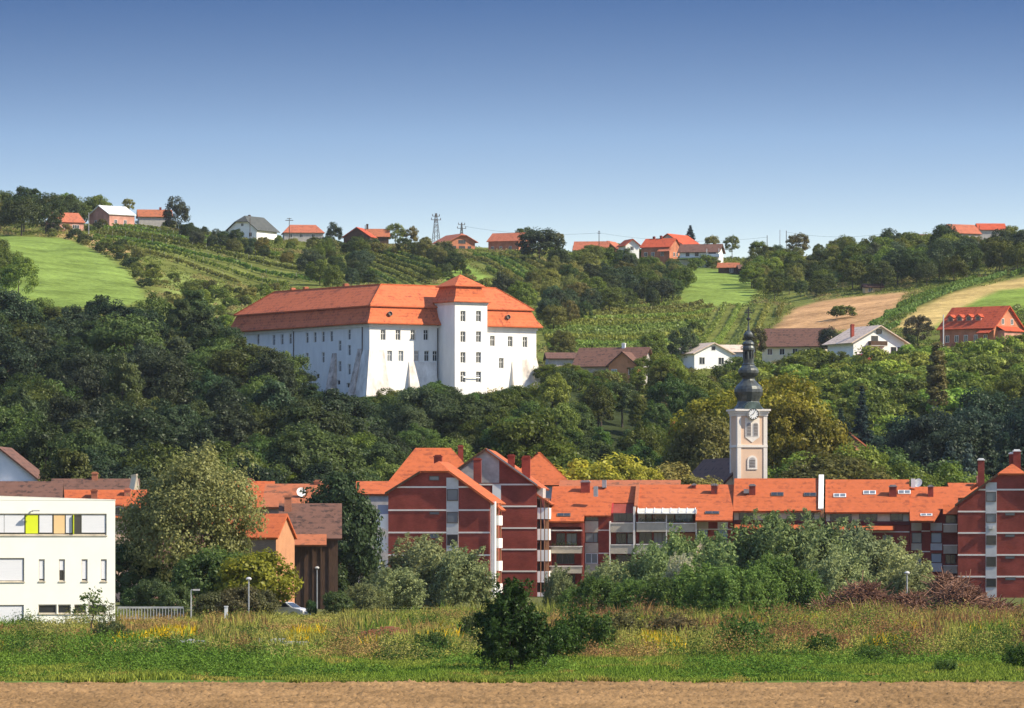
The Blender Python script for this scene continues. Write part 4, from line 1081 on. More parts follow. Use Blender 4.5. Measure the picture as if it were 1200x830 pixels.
    def c5_(px, D, X):
        f = rng.random((len(D), 1)); rt = (px > 600)[:, None]
        c = np.where(f < .4, np.array((0.055, 0.098, 0.022)), np.where(f < .7, np.array((0.11, 0.14, 0.03)), np.array((0.17, 0.10, 0.05))))
        return np.where(~rt & (f > .7), np.array((0.24, 0.22, 0.07)), c)
    mounds('tall_weeds', 'taller bushy weeds standing up in loose stands among the rest', 'weeds', 900, 285, 440, 420, 0.085, 1.35,
           lambda px, D, X: 1.0 + 1.0 * np.clip((px - 500) / 250, 0, 1) * vfield(X, D / 4, 5, 71) + .5 * vfield(X, D / 4, 3, 72), lambda px, D, X: (vfield(X, D / 4, 6, 73) > 0.48) & (px > 20) & ~((px > 315) & (px < 400)), c5_)
    def h3(px, D, X):
        f = vfield(X, D / 4, 5, 41); rt = np.clip((px - 620) / 200, 0, 1)
        return np.where(px < 240, .6, 1.0) * (0.7 + 1.0 * f + 0.55 * rt * vfield(X, D / 4, 3, 47)) * np.where((px > 315) & (px < 400) & (D > 345), .35, 1) * (0.85 + 0.3 * vfield(X, D / 4, 1.2, 45)), vfield(X, D / 4, 2.5, 49) > 0.4
    batch('dry_stalks_weeds', 'dry seed stalks standing above the weeds', 'weeds', 9000, 300, 450, h3, c3, 7, 0.04, 0.35)
    # 4: goldenrod
    def h4(px, D, X):
        f = vfield(X, D / 4, 4.5, 51) + 0.12 * np.clip((px - 520) / 300, 0, 1)
        return 0.9 + 0.6 * vfield(X, D / 4, 2, 52), f > 0.86
    def c4(px, D, X):
        f = rng.random(len(D))[:, None]
        return np.where(f > 0.45, np.array((0.62, 0.40, 0.02)), np.array((0.26, 0.28, 0.04)))
    batch('goldenrod_weeds', 'yellow flowering goldenrod patches among the weeds', 'goldenrod', 16000, 300, 400, h4, c4, 6, 0.05, 0.35)
weeds()

def rough_hill():
    """knee to waist high rough growth on every part of the hills that is not mown, ploughed or planted"""
    rng = np.random.default_rng(123); n = 60000
    D = np.sqrt(rng.uniform(960 ** 2, 1760 ** 2, n)); px = rng.uniform(-150, 1350, n); X = (px - 600) / FPX * D
    Z = gz(X, D); PY = HOR - (Z - EYE) * FPX / D
    ok = np.ones(n, bool)
    for nm, poly, c in ZONES:
        if nm != 'hills': ok &= ~inpoly(px, PY, poly)
    for poly in VINE_POLYS: ok &= ~(inpoly(px, PY, poly) & (rng.random(n) > 0.12))
    ok &= vfield(X, D / 3, 9, 61) > 0.25
    X, D, Z, px = X[ok], D[ok], Z[ok], px[ok]; n = len(X); per = 18
    f, g = vfield(X, D / 3, 12, 62)[:, None], vfield(X, D / 3, 5, 63)[:, None]
    col = np.array((0.105, 0.145, 0.03)) * (1 - f) + np.array((0.20, 0.215, 0.05)) * f
    col = np.where(g > .68, np.array((0.28, 0.23, 0.09)), col) * rng.uniform(.7, 1.25, (n, 1))
    r = rng.uniform(.5, 1.4, n); h = rng.uniform(.25, 1.0, n) * (0.5 + g[:, 0])
    rep = lambda a: np.repeat(a, per, 0)
    d = rng.normal(0, 1, (n * per, 3)); d[:, 2] = abs(d[:, 2]); d /= np.linalg.norm(d, axis=1)[:, None]
    C = np.stack([rep(X) + d[:, 0] * rep(r), rep(D) + d[:, 1] * rep(r), rep(Z) + d[:, 2] * rep(h)], 1)
    V, Q = leaf_quads(rng, C, d + np.array([0, 0, .4]), np.full(n * per, .22), aspect=.55)
    tag(add('hill_grass', np_mesh('hill_grass', V, Q, M_weed, face_col=rep(col) * rng.uniform(.7, 1.35, (n * per, 1)))), 'rough grass and scrub covering the unmown slopes', 'rough grass', kind='stuff')
rough_hill()

# ------------------------------------------------------------------ windows, chimneys and other repeated parts
_WC = {}
def window(parent, O, U, V, u, v, w_, h_, frame=None, pane=None, style='split', out=0.03, t=0.07):
    """window part (frame) with its pane as a sub-part; O,U,V give the wall plane, (u,v) the lower left corner"""
    frame = frame or M_frame; pane = pane or M_glass
    key = (round(w_, 2), round(h_, 2), frame.name, pane.name, style, t)
    if key not in _WC:
        f = MB(); e = 0.01
        f.box(-e, t, -e, h_ + e, -.06, .03); f.box(w_ - t, w_ + e, -e, h_ + e, -.06, .03)
        f.box(t, w_ - t, -e, t, -.06, .03); f.box(t, w_ - t, h_ - t, h_ + e, -.06, .03)
        g = t * 0.45
        if style in ('split', 'cross'): f.box(w_ / 2 - g, w_ / 2 + g, t, h_ - t, -.03, .022)
        if style == 'third': f.box(w_ * .66 - g, w_ * .66 + g, t, h_ - t, -.03, .022)
        if style == 'triple':
            for q in (.33, .67): f.box(w_ * q - g, w_ * q + g, t, h_ - t, -.03, .022)
        if style == 'cross':
            f.box(t, w_ / 2 - g, h_ * .62 - g, h_ * .62 + g, -.03, .02); f.box(w_ / 2 + g, w_ - t, h_ * .62 - g, h_ * .62 + g, -.03, .02)
        p = MB(); p.box(t - .01, w_ - t + .01, t - .01, h_ - t + .01, -.045, -.012)
        _WC[key] = (f.mesh('window', frame), p.mesh('pane', pane))
    fm, pm = _WC[key]
    O, U, V = Vector(O), Vector(U), Vector(V); N = U.cross(V)
    q = O + U * u + V * v + N * out
    o = add('window', fm, parent)
    o.matrix_basis = Matrix(((U.x, V.x, N.x, q.x), (U.y, V.y, N.y, q.y), (U.z, V.z, N.z, q.z), (0, 0, 0, 1)))
    add('pane', pm, o)
    return o

def chimney(parent, x, y, z0, z1, w_=0.7, d=0.6, m=None, cap=None):
    mb = MB(); m = m or M_brick
    mb.box(x - w_/2, x + w_/2, y - d/2, y + d/2, z0, z1 - 0.25)
    mb.box(x - w_/2 - .07, x + w_/2 + .07, y - d/2 - .07, y + d/2 + .07, z1 - 0.25, z1 - 0.12, 1)
    mb.box(x - w_/2 + .08, x + w_/2 - .08, y - d/2 + .08, y + d/2 - .08, z1 - 0.12, z1, 1)
    return mb.build('chimney', [m, cap or m], parent)

EX, EY, EZ = Vector((1, 0, 0)), Vector((0, 1, 0)), Vector((0, 0, 1))

# ------------------------------------------------------------------ plain gabled houses
def house(name, label, px, pyb, w_, d, he, hr, rot, axis='x', wall=None, roof=None, D=None, gwall=None, over=0.5, win=(), gwin=(), chim=(), hip=0.0, cat='house', frame=None,
          base=None, thick=0.22, dmin=1000, extra=None, sink=3.0, pane=None):
    """front centre of the house stands at photo point (px, pyb); w_ along the front, d deep; ridge along 'x' or 'y'; walls are closed solids"""
    if D is None: D = dist_at(px, pyb, dmin, 1700)
    z = EYE + (HOR - pyb) / FPX * D if base is None else base
    wall = wall or M_white; roof = roof or M_tile; gwall = gwall or wall
    r_ = empty(name, ((px - 600) / FPX * D, D, z), R(rot))
    tag(r_, label, cat)
    x0, x1 = -w_ / 2, w_ / 2
    mb = MB()
    if axis == 'x':
        pf = [(0, -sink), (d, -sink), (d, he), (d / 2, hr - .05 if not hip else he + (hr - he) * .5), (0, he)]
        if hip: pf = [(0, -sink), (d, -sink), (d, he), (0, he)]
        mb.prism([(x0, a, b) for a, b in pf], [(x1, a, b) for a, b in pf])
    else:
        pf = [(x0, -sink), (x0, he), (0, hr - .05), (x1, he), (x1, -sink)]
        if hip: pf = [(x0, -sink), (x0, he), (x0 * hip / w_ * 2, hr - (hr - he) * hip / w_ * 2 - .06), (-x0 * hip / w_ * 2, hr - (hr - he) * hip / w_ * 2 - .06), (x1, he), (x1, -sink)]
        mb.prism([(a, 0, b) for a, b in pf], [(a, d, b) for a, b in pf])
    mb.build('wall', wall, r_)
    if gwall is not wall and axis == 'x':      # differently finished end walls
        gm = MB()
        for a, b in ((x0 - .03, x0 + .01), (x1 - .01, x1 + .03)):
            gm.prism([(a, 0, -sink), (a, d, -sink), (a, d, he - .05), (a, d / 2, hr - .12), (a, 0, he - .05)], [(b, 0, -sink), (b, d, -sink), (b, d, he - .05), (b, d / 2, hr - .12), (b, 0, he - .05)])
        gm.build('gable_wall', gwall, r_)
    # roof
    rb = MB()
    if axis == 'x':
        k = (hr - he) / (d / 2); ze = he - k * over
        if hip:
            A, B_ = (x0 + hip, d / 2, hr), (x1 - hip, d / 2, hr)
            rb.slab([(x0 - over, -over, ze), (x1 + over, -over, ze), B_, A], thick)
            rb.slab([(x1 + over, -over, ze), (x1 + over, d + over, ze), B_], thick)
            rb.slab([(x1 + over, d + over, ze), (x0 - over, d + over, ze), A, B_], thick)
            rb.slab([(x0 - over, d + over, ze), (x0 - over, -over, ze), A], thick)
        else:
            rb.slab([(x0 - over, -over, ze), (x1 + over, -over, ze), (x1 + over, d / 2, hr), (x0 - over, d / 2, hr)], thick)
            rb.slab([(x1 + over, d + over, ze), (x0 - over, d + over, ze), (x0 - over, d / 2, hr), (x1 + over, d / 2, hr)], thick)
    else:
        k = (hr - he) / (w_ / 2); ze = he - k * over
        if hip:
            f = hip / w_ * 2; xl, xr, zh = x0 * f, x1 * f, hr - (hr - he) * f
            for a, s in ((x0 - over, 1), (x1 + over, 2)):
                xe = xl if s == 1 else xr
                rb.slab([(a, -over, ze), (xe, -over, zh), (0, hip * .6, hr), (0, d + over, hr), (a, d + over, ze)], thick)
            rb.slab([(xl, -over, zh), (xr, -over, zh), (0, hip * .6, hr)], thick)
        else:
            rb.slab([(x0 - over, -over, ze), (0, -over, hr), (0, d + over, hr), (x0 - over, d + over, ze)], thick)
            rb.slab([(x1 + over, -over, ze), (x1 + over, d + over, ze), (0, d + over, hr), (0, -over, hr)], thick)
    ro = rb.build('roof', roof, r_)
    for a in win: window(r_, (x0, 0, 0), EX, EZ, *a[:4], frame or M_frame, pane or M_glass, a[4] if len(a) > 4 else 'split')
    for a in gwin:       # windows of the end wall that shows: ('R'|'L', u, v, w, h)
        if a[0] == 'R': window(r_, (x1, 0, 0), EY, EZ, *a[1:5], frame or M_frame, pane or M_glass)
        else: window(r_, (x0, d, 0), -EY, EZ, *a[1:5], frame or M_frame, pane or M_glass)
    for a in chim: chimney(ro, a[0], a[1], a[2], a[3], m=a[4] if len(a) > 4 else M_brick)
    if extra: extra(r_)
    return r_

def balcony(parent, x0, x1, y0, y1, z, h=1.0, m=None, slab=None):
    mb = MB(); t = 0.12
    mb.box(x0, x1, y0, y1, z - .18, z, 1)
    mb.box(x0, x1, y0, y0 + t, z + .003, z + h); mb.box(x0, x0 + t, y0 + t, y1, z + .003, z + h); mb.box(x1 - t, x1, y0 + t, y1, z + .003, z + h)
    return mb.build('balcony', [m or M_white, slab or M_concrete], parent)

def hill_houses():
    house('house', 'small pink house with orange roof and timber gable on the left ridge', 84, 272, 8.5, 9, 3.4, 6.4, 32, 'x', M_brick_p, M_tile_far, gwin=[('L', 2, 1, 1.2, 1.3), ('L', 5.2, 1, 1.2, 1.3)], win=[(1, 1, 1.2, 1.2), (4.5, 1, 2.4, 1.3, 'triple')],
          extra=lambda r_: (lambda mb: mb.build('timber_gable', M_wood, r_))(_gable_tri(-8.5/2, 9, 3.4, 6.3)))
    house('house', 'pinkish brick house with white sheet metal roof on the ridge', 143, 266, 10.5, 11, 4.3, 7.2, 42, 'x', M_brick_p, M_sheet, gwin=[('L', 3, 1.0, 1.2, 1.3), ('L', 7, 1.0, 1.2, 1.3)], win=[(2, 1, 1.2, 1.3), (6, 1, 1.2, 1.3)])
    house('house', 'house of which only a reddish brown roof shows behind the big dark tree', 182, 267, 11, 8, 4, 6.4, 8, 'x', M_grey, M_tile_old, D=1735, chim=[(2, 4, 5.5, 7.2)])
    house('house', 'white house with dark grey half hipped roof on the ridge', 284, 281, 11, 13, 3.6, 8.0, -28, 'y', M_white, M_tile_dark, hip=2.6, over=0.8, win=[(1.5, .9, 1.2, 1.4), (4.5, .9, 1.6, 1.6), (8, .9, 1.2, 1.4), (5, 4.4, 1, 1)], chim=[(-1.5, 7, 6.5, 8.6, M_wood)])
    house('house', 'long low house with bright orange hipped roof on the ridge', 356, 281, 13, 9, 2.6, 5.2, 6, 'x', M_grey, M_tile_far, D=1700, hip=2.2, win=[(1.5, .7, 1.2, 1.2), (5, .7, 1.2, 1.2), (9, .7, 1.2, 1.2)])
    house('house', 'dark timbered house with reddish roof beside the airy olive trees', 418, 288, 9, 8, 3.2, 6.2, -14, 'y', M_wood, M_tile_r, D=1700, win=[(3, .8, 1, 1.2), (5, .8, 1, 1.2)])
    house('house', 'house with weathered brown roof right behind the timbered house', 438, 287, 10, 8, 3, 5.6, 4, 'x', M_wood, M_tile_old, D=1715, win=[(5, .7, 1.2, 1.2)], chim=[(-2, 4, 4.6, 7.2, M_wood)])
    house('shed', 'low annex with bright orange roof in front of the timbered house', 421, 291, 6, 4, 0.9, 2.3, -14, 'x', M_brick_o, M_tile_far, D=1690, cat='shed')
    house('house', 'brick house with orange roof and glazed gable under the lattice pylon', 542, 297, 9, 13, 4.2, 6.6, 24, 'y', M_brick_o, M_tile_far, over=0.9, D=1690, hip=1.2, win=[(1, 1, 1.2, 1.4), (3.2, 1, 2.2, 1.4, 'triple'), (6.4, 1, 1.2, 1.4), (3, 3.2, 2.6, 1.2, 'triple')], frame=M_frame_d)
    house('house', 'unplastered brick house with stepped orange roof and bare brick gable on the ridge', 590, 297, 11, 9, 4.3, 7.0, -24, 'x', M_brick_o, M_tile_far, D=1695, win=[(1, 1.0, 1, 1.3), (4, 1, 1, 1.3), (7.5, 1, 1, 1.3)], gwin=[('R', 1.5, 1, .9, 1.3), ('R', 5.5, 1, .9, 1.3), ('R', 4, 4, .8, 1)])
    house('house', 'low house with plain orange roof half sunk behind the ridge vines', 692, 297, 11, 8, 1.4, 4.2, -8, 'x', M_grey, M_tile_far, D=1700)
    house('house', 'small dark gabled house next to the low plain orange roof', 712, 297, 5.5, 8, 2, 4.2, -20, 'y', M_wood, M_tile_far, D=1705)
    house('house', 'grey gabled house with red roof behind the brick house on the ridge', 783, 300, 13, 13, 3.2, 7.4, -30, 'y', M_grey, M_tile_r, D=1690, over=0.8, win=[(5, 1, 1.2, 1.3), (8, 1, 1.2, 1.3)])
    house('house', 'white walled small gable with red roof at the left of the brick ridge house', 741, 297, 4.6, 8, 3.0, 4.8, 16, 'y', M_white, M_tile_r, D=1680, over=0.7, win=[(1.6, 1, 1.2, 1.3)])
    house('house', 'two storey brick house with layered red roofs on the ridge', 768, 304, 10, 9, 4.2, 7.0, -26, 'x', M_brick_o, M_tile_r, D=1655, win=[(1, 1, 1.2, 1.3), (3.5, 1, 1.2, 1.3), (6.8, 1, 1.2, 1.3)], gwin=[('R', 3, 1, 1.2, 1.3), ('R', 5.4, 1, 1.2, 1.3)], chim=[(-2.5, 4.5, 6, 7.7), (0, 4.5, 6.2, 7.9)],
          extra=lambda r_: (lambda mb: (mb.slab([(1.5, -2.2, 2.4), (5.8, -2.2, 2.4), (5.8, 0, 3.5), (1.5, 0, 3.5)], .15), mb.build('porch_roof', M_tile_far, r_)))(MB()))
    def bal_house(r_):
        balcony(r_, 2.8, 7.0, -1.6, 0, 2.6, 0.9)
        mb = MB()
        for x in (2.9, 6.85): mb.box(x - .08, x + .08, -1.6, -1.44, 3.7, 5.2); mb.box(x - .12, x + .12, -1.6, -1.4, -2, 2.6)
        mb.build('balcony_post', M_white, r_)
        gm = MB(); gm.slab([(-6.5, -3, 2.0), (2.6, -3, 2.0), (2.6, -0.2, 2.5), (-6.5, -0.2, 2.5)], .3); gm.build('vine_pergola', mat('pergola_leaves', (0.05, 0.09, 0.025), amt=.4), r_)
    house('house', 'balcony house with grey brown roof and a leafy pergola beside the lone spruce', 819, 311, 12.6, 8, 4.6, 7.0, -14, 'x', M_white, M_tile_brown, D=1640, over=0.7, win=[(2, 2.9, 1.2, 1.3), (5, 2.9, 1.2, 1.3), (9.4, 2.7, 2.4, 1.6, 'triple'), (9.6, .3, 2, 1.8)], frame=M_frame_d, extra=bal_house)
    house('shed', 'little dark shed with rust coloured roof at the top of the green meadow', 853, 321, 6, 5, 2.2, 3.6, -8, 'x', M_wood, M_tile_old, cat='shed', win=[(3.6, .4, 1, 1.5)])
    house('shed', 'dark open shed with earthy roof under trees right of the rust roofed shed', 879, 322, 6.5, 5, 2.0, 3.2, 6, 'x', M_wood, M_tile_brown, cat='shed', win=[(1, .4, 1.6, 1.3)])
    house('house', 'house with orange roof and grey gable rising from the right hand wood', 1134, 289, 9.5, 9, 4.5, 7.4, 26, 'x', M_grey, M_tile_far, D=1660, win=[(2, 2, 1, 1.2)], gwin=[('L', 4, 2.5, 1.2, 1.3)])
    house('house', 'house of which just a red ridge shows on the right hand skyline', 1163, 279, 9, 9, 3, 5.2, 4, 'x', M_grey, M_tile_r, D=1735)
    house('house', 'house with long dull grey roof among the trees of the right ridge', 1082, 291, 11, 9, 2.6, 4.9, 4, 'x', M_grey, M_tile_brown, D=1690)
    house('house', 'pale walled house with faded roof hidden in trees above the little steep vineyard', 989, 301, 8, 8, 3.6, 5.4, -10, 'y', M_beige, M_tile_pale, D=1680, win=[(2, 1, 1, 1.2), (5, 1, 1, 1.2)])
    house('hut', 'small hut with tan door standing at the top edge of the brown field', 1024, 343, 5, 4, 1.7, 2.6, 6, 'x', M_tan, M_tile_brown, cat='hut', win=[(1, .2, 1.2, 1.3)])
    # houses on the middle slope
    def brick_wing(r_):
        mb = MB(); pf = [(1.2, -3), (1.2, 3.4), (4.2, 5.9), (7.2, 3.4), (7.2, -3)]
        mb.prism([(a, -3.2, b) for a, b in pf], [(a, 1.0, b) for a, b in pf]); mb.build('brick_wing', M_orange, r_)
        rb = MB(); rb.slab([(0.6, -3.7, 3.0), (4.2, -3.7, 6.05), (4.2, 3.2, 6.05), (0.6, 0, 3.0)], .2); rb.slab([(7.8, -3.7, 3.0), (7.8, 0, 3.0), (4.2, 3.2, 6.05), (4.2, -3.7, 6.05)], .2)
        rb.build('wing_roof', M_tile_brown, r_)
        window(r_, (1.2, -3.2, 0), EX, EZ, .6, 1, 1.2, 1.4, M_frame, M_glass_b); window(r_, (1.2, -3.2, 0), EX, EZ, 4.3, 1.2, 1.2, 1.3)
    house('house', 'long brown roofed house with orange brick wing at the foot of the big vineyard', 712, 447, 14, 10, 3.6, 7.2, -18, 'x', M_grey, M_tile_brown, D=1060, over=0.7, chim=[(2, 5, 6.6, 8.1, M_white)], extra=brick_wing)
    house('house', 'house with flat looking grey roof peeping out beside the castle', 664, 428, 8, 8, 1.6, 2.9, 4, 'x', M_grey, M_tile_brown, D=1110)
    house('house', 'white gabled house with pale roof behind the grove left of the spire', 836, 430, 9.5, 12, 3.2, 5.4, 26, 'y', M_white, M_tile_pale, D=1130, over=0.6, win=[(1.2, .5, 1.4, 1.6), (6, .5, 1.4, 1.6), (4.2, 3.6, 1.1, 1, 'plain')], pane=M_glass)
    house('house', 'second pale roofed wing behind the white gabled house left of the spire', 857, 424, 10, 8, 2.4, 4.0, 4, 'x', M_white, M_tile_pale, D=1160)
    house('farmhouse', 'farmhouse with big dull brown hipped roof and white end wall right of the spire', 930, 419, 14.5, 11, 3.0, 6.8, -16, 'x', M_cream, M_tile_brown, D=1150, over=0.8, win=[(1.2, .6, 1.2, 1.4), (4, .6, 1.2, 1.4), (7, .6, 1.2, 1.4)], gwin=[('R', 2, .6, 1.3, 1.5), ('R', 5, .6, 1.3, 1.5), ('R', 8, .6, 1.3, 1.5)], cat='farmhouse')
    def cream_ext(r_):
        balcony(r_, -2.6, 1.4, -1.3, 0, 2.6, 0.9, M_wood)
        mb = MB(); mb.box(-5.8, 5.9, -2.6, -0.15, -3, 0.6); mb.build('terrace_wall', M_brick, r_)
    house('house', 'cream gabled house with dark verge, pale roof and brick chimney on the middle slope', 1030, 419, 12.5, 12, 3.6, 7.0, 24, 'y', M_white, M_tile_pale, D=1110, over=1.0, frame=M_frame_d, win=[(2.2, .9, 1.1, 1.4), (4.4, 2.75, 1.6, 1.9), (9.2, .9, 1.3, 1.4), (10.8, .9, 1.0, 1.4), (5.6, 5.1, 1.3, 1, 'plain')], chim=[(-4.4, 4, 4, 7.3)], extra=cream_ext)
    def dormers(r_):
        k = (8.8 - 4.2) / 5.5
        for i in range(4):
            x = -5.6 + i * 2.5; y = 1.6; z = 4.2 + k * y
            q = MB(); pf = [(x - .75, z - .3), (x - .75, z + .9), (x, z + 1.35), (x + .75, z + .9), (x + .75, z - .3)]
            q.prism([(a, y, b) for a, b in pf], [(a, y + 2.2, b) for a, b in pf])
            d_ = q.build('dormer', M_brick_p, r_)
            rb = MB(); rb.slab([(x - 1.0, y - .25, z + .78), (x, y - .25, z + 1.5), (x, y + 2.6, z + 1.5), (x - 1.0, y + 2.0, z + .78)], .1)
            rb.slab([(x + 1.0, y - .25, z + .78), (x + 1.0, y + 2.0, z + .78), (x, y + 2.6, z + 1.5), (x, y - .25, z + 1.5)], .1); rb.build('dormer_roof', M_tile_r, d_)
            window(r_, (x - .75, y, z - .3), EX, EZ, .35, .45, .8, .75, M_frame_d)
        mb = MB(); mb.slab([(4.0, -2.2, 2.6), (7.2, -2.2, 2.6), (7.2, -.02, 3.5), (4.0, -.02, 3.5)], .15); mb.build('porch_roof', M_tile_r, r_)
        mb = MB(); mb.box(7.25 + .02, 9.05, 1.5, 8.5, -3, 3.2); mb.build('annex', M_brick_p, r_)
        mb = MB(); mb.slab([(7.24, 1.0, 4.2), (9.5, 1.0, 3.1), (9.5, 9.0, 3.1), (7.24, 9.0, 4.2)], .15); mb.build('annex_roof', M_tile_r, r_)
    house('house', 'large red brick house with red roof and four dormers on the right hand slope', 1133, 405, 14.5, 11, 4.2, 8.8, -40, 'x', M_brick_o, M_tile_r, D=1135, over=0.6, win=[(1.5, .8, 1, 1.5), (4, .8, 1, 1.5), (6.5, .8, 1, 1.5), (9.2, .8, 1, 1.5), (11.8, .8, 1, 1.5)], gwin=[('R', 3, 4.6, 1, 1.3), ('R', 6.5, 4.6, 1, 1.3)], extra=dormers)
    house('house', 'house of which an orange roof shows between the yellow trees left of the tower', 824, 512, 8, 9, 4.6, 8, 10, 'x', M_orange, M_tile_far, D=860, base=float(gz((824-600)/6000*860, 860)) + 2.5)
    house('house', 'house with a lit orange gable between yellow trees and dark conifers', 986, 520, 9, 9, 6.4, 9.5, 24, 'y', M_orange, M_tile_far, D=860, base=float(gz((986-600)/6000*860, 860)) + 1, win=[(1.2, 2.6, 1.2, 1.5), (5.6, 2.6, 1.2, 1.5)])
    p = P(917, 443, 1000); mb = MB(); rng = random.Random(3)
    for k in range(60):
        a, b = rng.gauss(0, 2.2), rng.gauss(0, 1.2); h = max(0.15, 1.5 - abs(a) * .4) * rng.uniform(.3, 1)
        s = rng.uniform(.2, .5); mb.box(a - s, a + s, b - s, b + s, -1, h)
    o = mb.build('brick_heap', M_brick_o); o.location = (p.x, 1000, float(gz(p.x, 1000)) + .4); tag(o, 'heap of orange bricks at the top of the overgrown slope', 'heap')

def _gable_tri(x, d, he, hr):
    mb = MB()
    mb.prism([(x - .04, .1, he - .1), (x - .04, d - .1, he - .1), (x - .04, d / 2, hr - .15)], [(x + .02, .1, he - .1), (x + .02, d - .1, he - .1), (x + .02, d / 2, hr - .15)])
    return mb
hill_houses()

# ------------------------------------------------------------------ the castle
def castle():
    F = Frame(433, 960, 33)
    Lf, Ml, W = 37.4, 51.7, 13.0
    zb, ze = 28.0, F.z(378)
    r_ = F.root('castle'); tag(r_, 'large white castle with red mansard roofs and a square tower on the wooded hill', 'castle')
    def op(cx, cy, w_, h_, y=0.0):
        x = F.x(cx, y); return (x - w_ / 2, F.z(cy, x, y) - h_ / 2 - zb, w_, h_)
    z7 = lambda a, b: (440 + a * .217, 300 + b * .217)
    front = [op(*z7(a, 427), 1.05, 2.0) for a in (42, 122, 203, 273)] + [op(*z7(a, 541), 1.05, 2.0) for a in (77, 138, 222, 277, 322)]
    right = [op(*z7(a, b), 1.05, 2.0) for a, b in ((632, 460), (728, 463), (808, 466), (680, 580))]
    right = [h for h in right if h[0] > 22.6]; front = [h for h in front if h[0] + h[2] < 15.2]
    def opl(cx, cy, w_=1.05, h_=2.0):
        y = F.y(cx, 0.0); return (Ml - y - w_ / 2, F.z(cy, 0, y) - h_ / 2 - zb, w_, h_)
    z6 = lambda a, b: (260 + a * .217, 300 + b * .217)
    left = [opl(*z6(a, b)) for a, b in ((195, 450), (280, 455), (325, 451), (370, 447), (460, 443), (503, 440), (547, 437), (592, 435), (688, 425), (637, 485), (688, 510), (637, 597), (688, 613),
                                       (370, 558), (460, 552), (547, 549))] + [opl(*z6(a, b), 1.2, 0.9) for a, b in ((518, 650), (630, 684), (683, 700))]
    mb = MB(); H = ze - zb
    U, V = EX, EZ
    mb.wall((0, 0, zb), EX, EZ, Lf, H, front + right, .3)
    mb.wall((0, Ml, zb), -EY, EZ, Ml, H, left, .3)
    for pts in ([(Lf, 0), (Lf, W)], [(Lf, W), (W, W)], [(W, W), (W, Ml)], [(W, Ml), (0, Ml)]):
        (a, b), (c, d) = pts
        mb.poly([(a, b, zb), (c, d, zb), (c, d, ze), (a, b, ze)])
    wl = mb.build('wall', M_castle, r_)
    for h in front + right: window(r_, (0, 0, zb), EX, EZ, *h, M_frame, M_glass_g if h in front[4:7] else M_glass, 'cross', -.2, .1)
    for h in left: window(r_, (0, Ml, zb), -EY, EZ, *h, M_frame, M_glass, 'cross' if h[3] > 1 else 'plain', -.2, .1)
    # roofs: lower bell-cast tier, small ledge, upper hipped tier
    z_br, z_rd = F.z(358.6, 1, 1), F.z(333.5, W / 2, W / 2)
    def ring(o): return [(-o, -o), (Lf + o, -o), (Lf + o, W + o), (W + o, W + o), (W + o, Ml + o), (-o, Ml + o)]
    def tier(rb, o0, z0, o1, z1):
        a, b = ring(o0), ring(o1)
        for i in range(6):
            j = (i + 1) % 6
            rb.poly([(*a[i], z0), (*a[j], z0), (*b[j], z1), (*b[i], z1)])
    lo = MB(); tier(lo, .2, ze - .25, .95, ze - .22); tier(lo, .95, ze - .22, .97, ze); tier(lo, .97, ze, .1, ze + 1.15); tier(lo, .1, ze + 1.15, -.75, z_br); tier(lo, -.75, z_br, -3, z_br + .02)
    low = lo.build('lower_roof', M_tile_castle, r_)
    up = MB(); tier(up, -.72, z_br - .12, -.3, z_br - .1); tier(up, -.3, z_br - .1, -.3, z_br + .12)
    e = [(*q, z_br + .12) for q in ring(-.3)]
    R0, R1, R2 = (W / 2, W / 2, z_rd), (Lf - 5.0, W / 2, z_rd), (W / 2, Ml - 5.5, z_rd + .2)
    for f in ([e[0], e[1], R1, R0], [e[1], e[2], R1], [e[2], e[3], R0, R1], [e[3], e[4], R2, R0], [e[4], e[5], R2], [e[5], e[0], R0, R2]): up.poly(f)
    ur = up.build('upper_roof', M_tile_castle, r_)
    for y in (20, 35, 40): chimney(ur, W / 2 + .4, y, z_rd - 1, z_rd + .75, .9, .7, M_brick_o)
    rc = MB()
    for a, b in ((R0, R1), (R0, R2), (e[0], R0), (e[1], R1), (e[5], R2)):
        rc.tube((a[0], a[1], a[2] + .02), (b[0], b[1], b[2] + .02), .14, .14, 6)
    rc.build('ridge_tiles', M_tile, r_)
    # oval roof lights in the lower tier
    for x in (F.x(457.5, -.3), F.x(596, -.3), 24.3):
        mb = MB(); mb.lathe([(.0, -.45), (.42, -.4), (.46, .1), (.36, .12), (.34, -.1), (0, -.1)], 12); o = mb.build('roof_light', M_frame_d, low)
        o.location = (x, -.25, ze + 1.75); o.rotation_euler = (R(78), 0, 0)
    # battered buttresses
    bs = MB(); zt = F.z(410)
    zg = zb
    def butt(pts_top, pts_bot): bs.prism(pts_bot, pts_top)
    butt([(-.05, -.02, zt), (-.05, 2.6, zt), (.3, 2.6, zt), (.3, .3, zt), (3.2, .3, zt), (3.2, -.02, zt)],
         [(-2.6, -2.4, zg), (-2.6, 3.0, zg), (.3, 3.0, zg), (.3, .3, zg), (4.2, .3, zg), (4.2, -2.4, zg)])
    bs.build('buttress', M_stain, r_); bs = MB()
    butt([(-.05, 2.62, zt + .3), (-.05, 4.2, zt + .3), (.3, 4.2, zt + .3), (.3, 2.62, zt + .3)], [(-3.2, 3.02, zg), (-3.2, 5.2, zg), (.3, 5.2, zg), (.3, 3.02, zg)])
    bs.build('buttress', M_stone, r_); bs = MB()
    yb = F.y(392, 0); zt2 = F.z(414, 0, yb)
    butt([(-.05, yb - .8, zt2), (-.05, yb + .8, zt2), (.3, yb + .8, zt2), (.3, yb - .8, zt2)], [(-3.0, yb - .9, zg), (-3.0, yb + .9, zg), (.3, yb + .9, zg), (.3, yb - .9, zg)])
    bs.build('buttress', M_stone, r_); bs = MB()
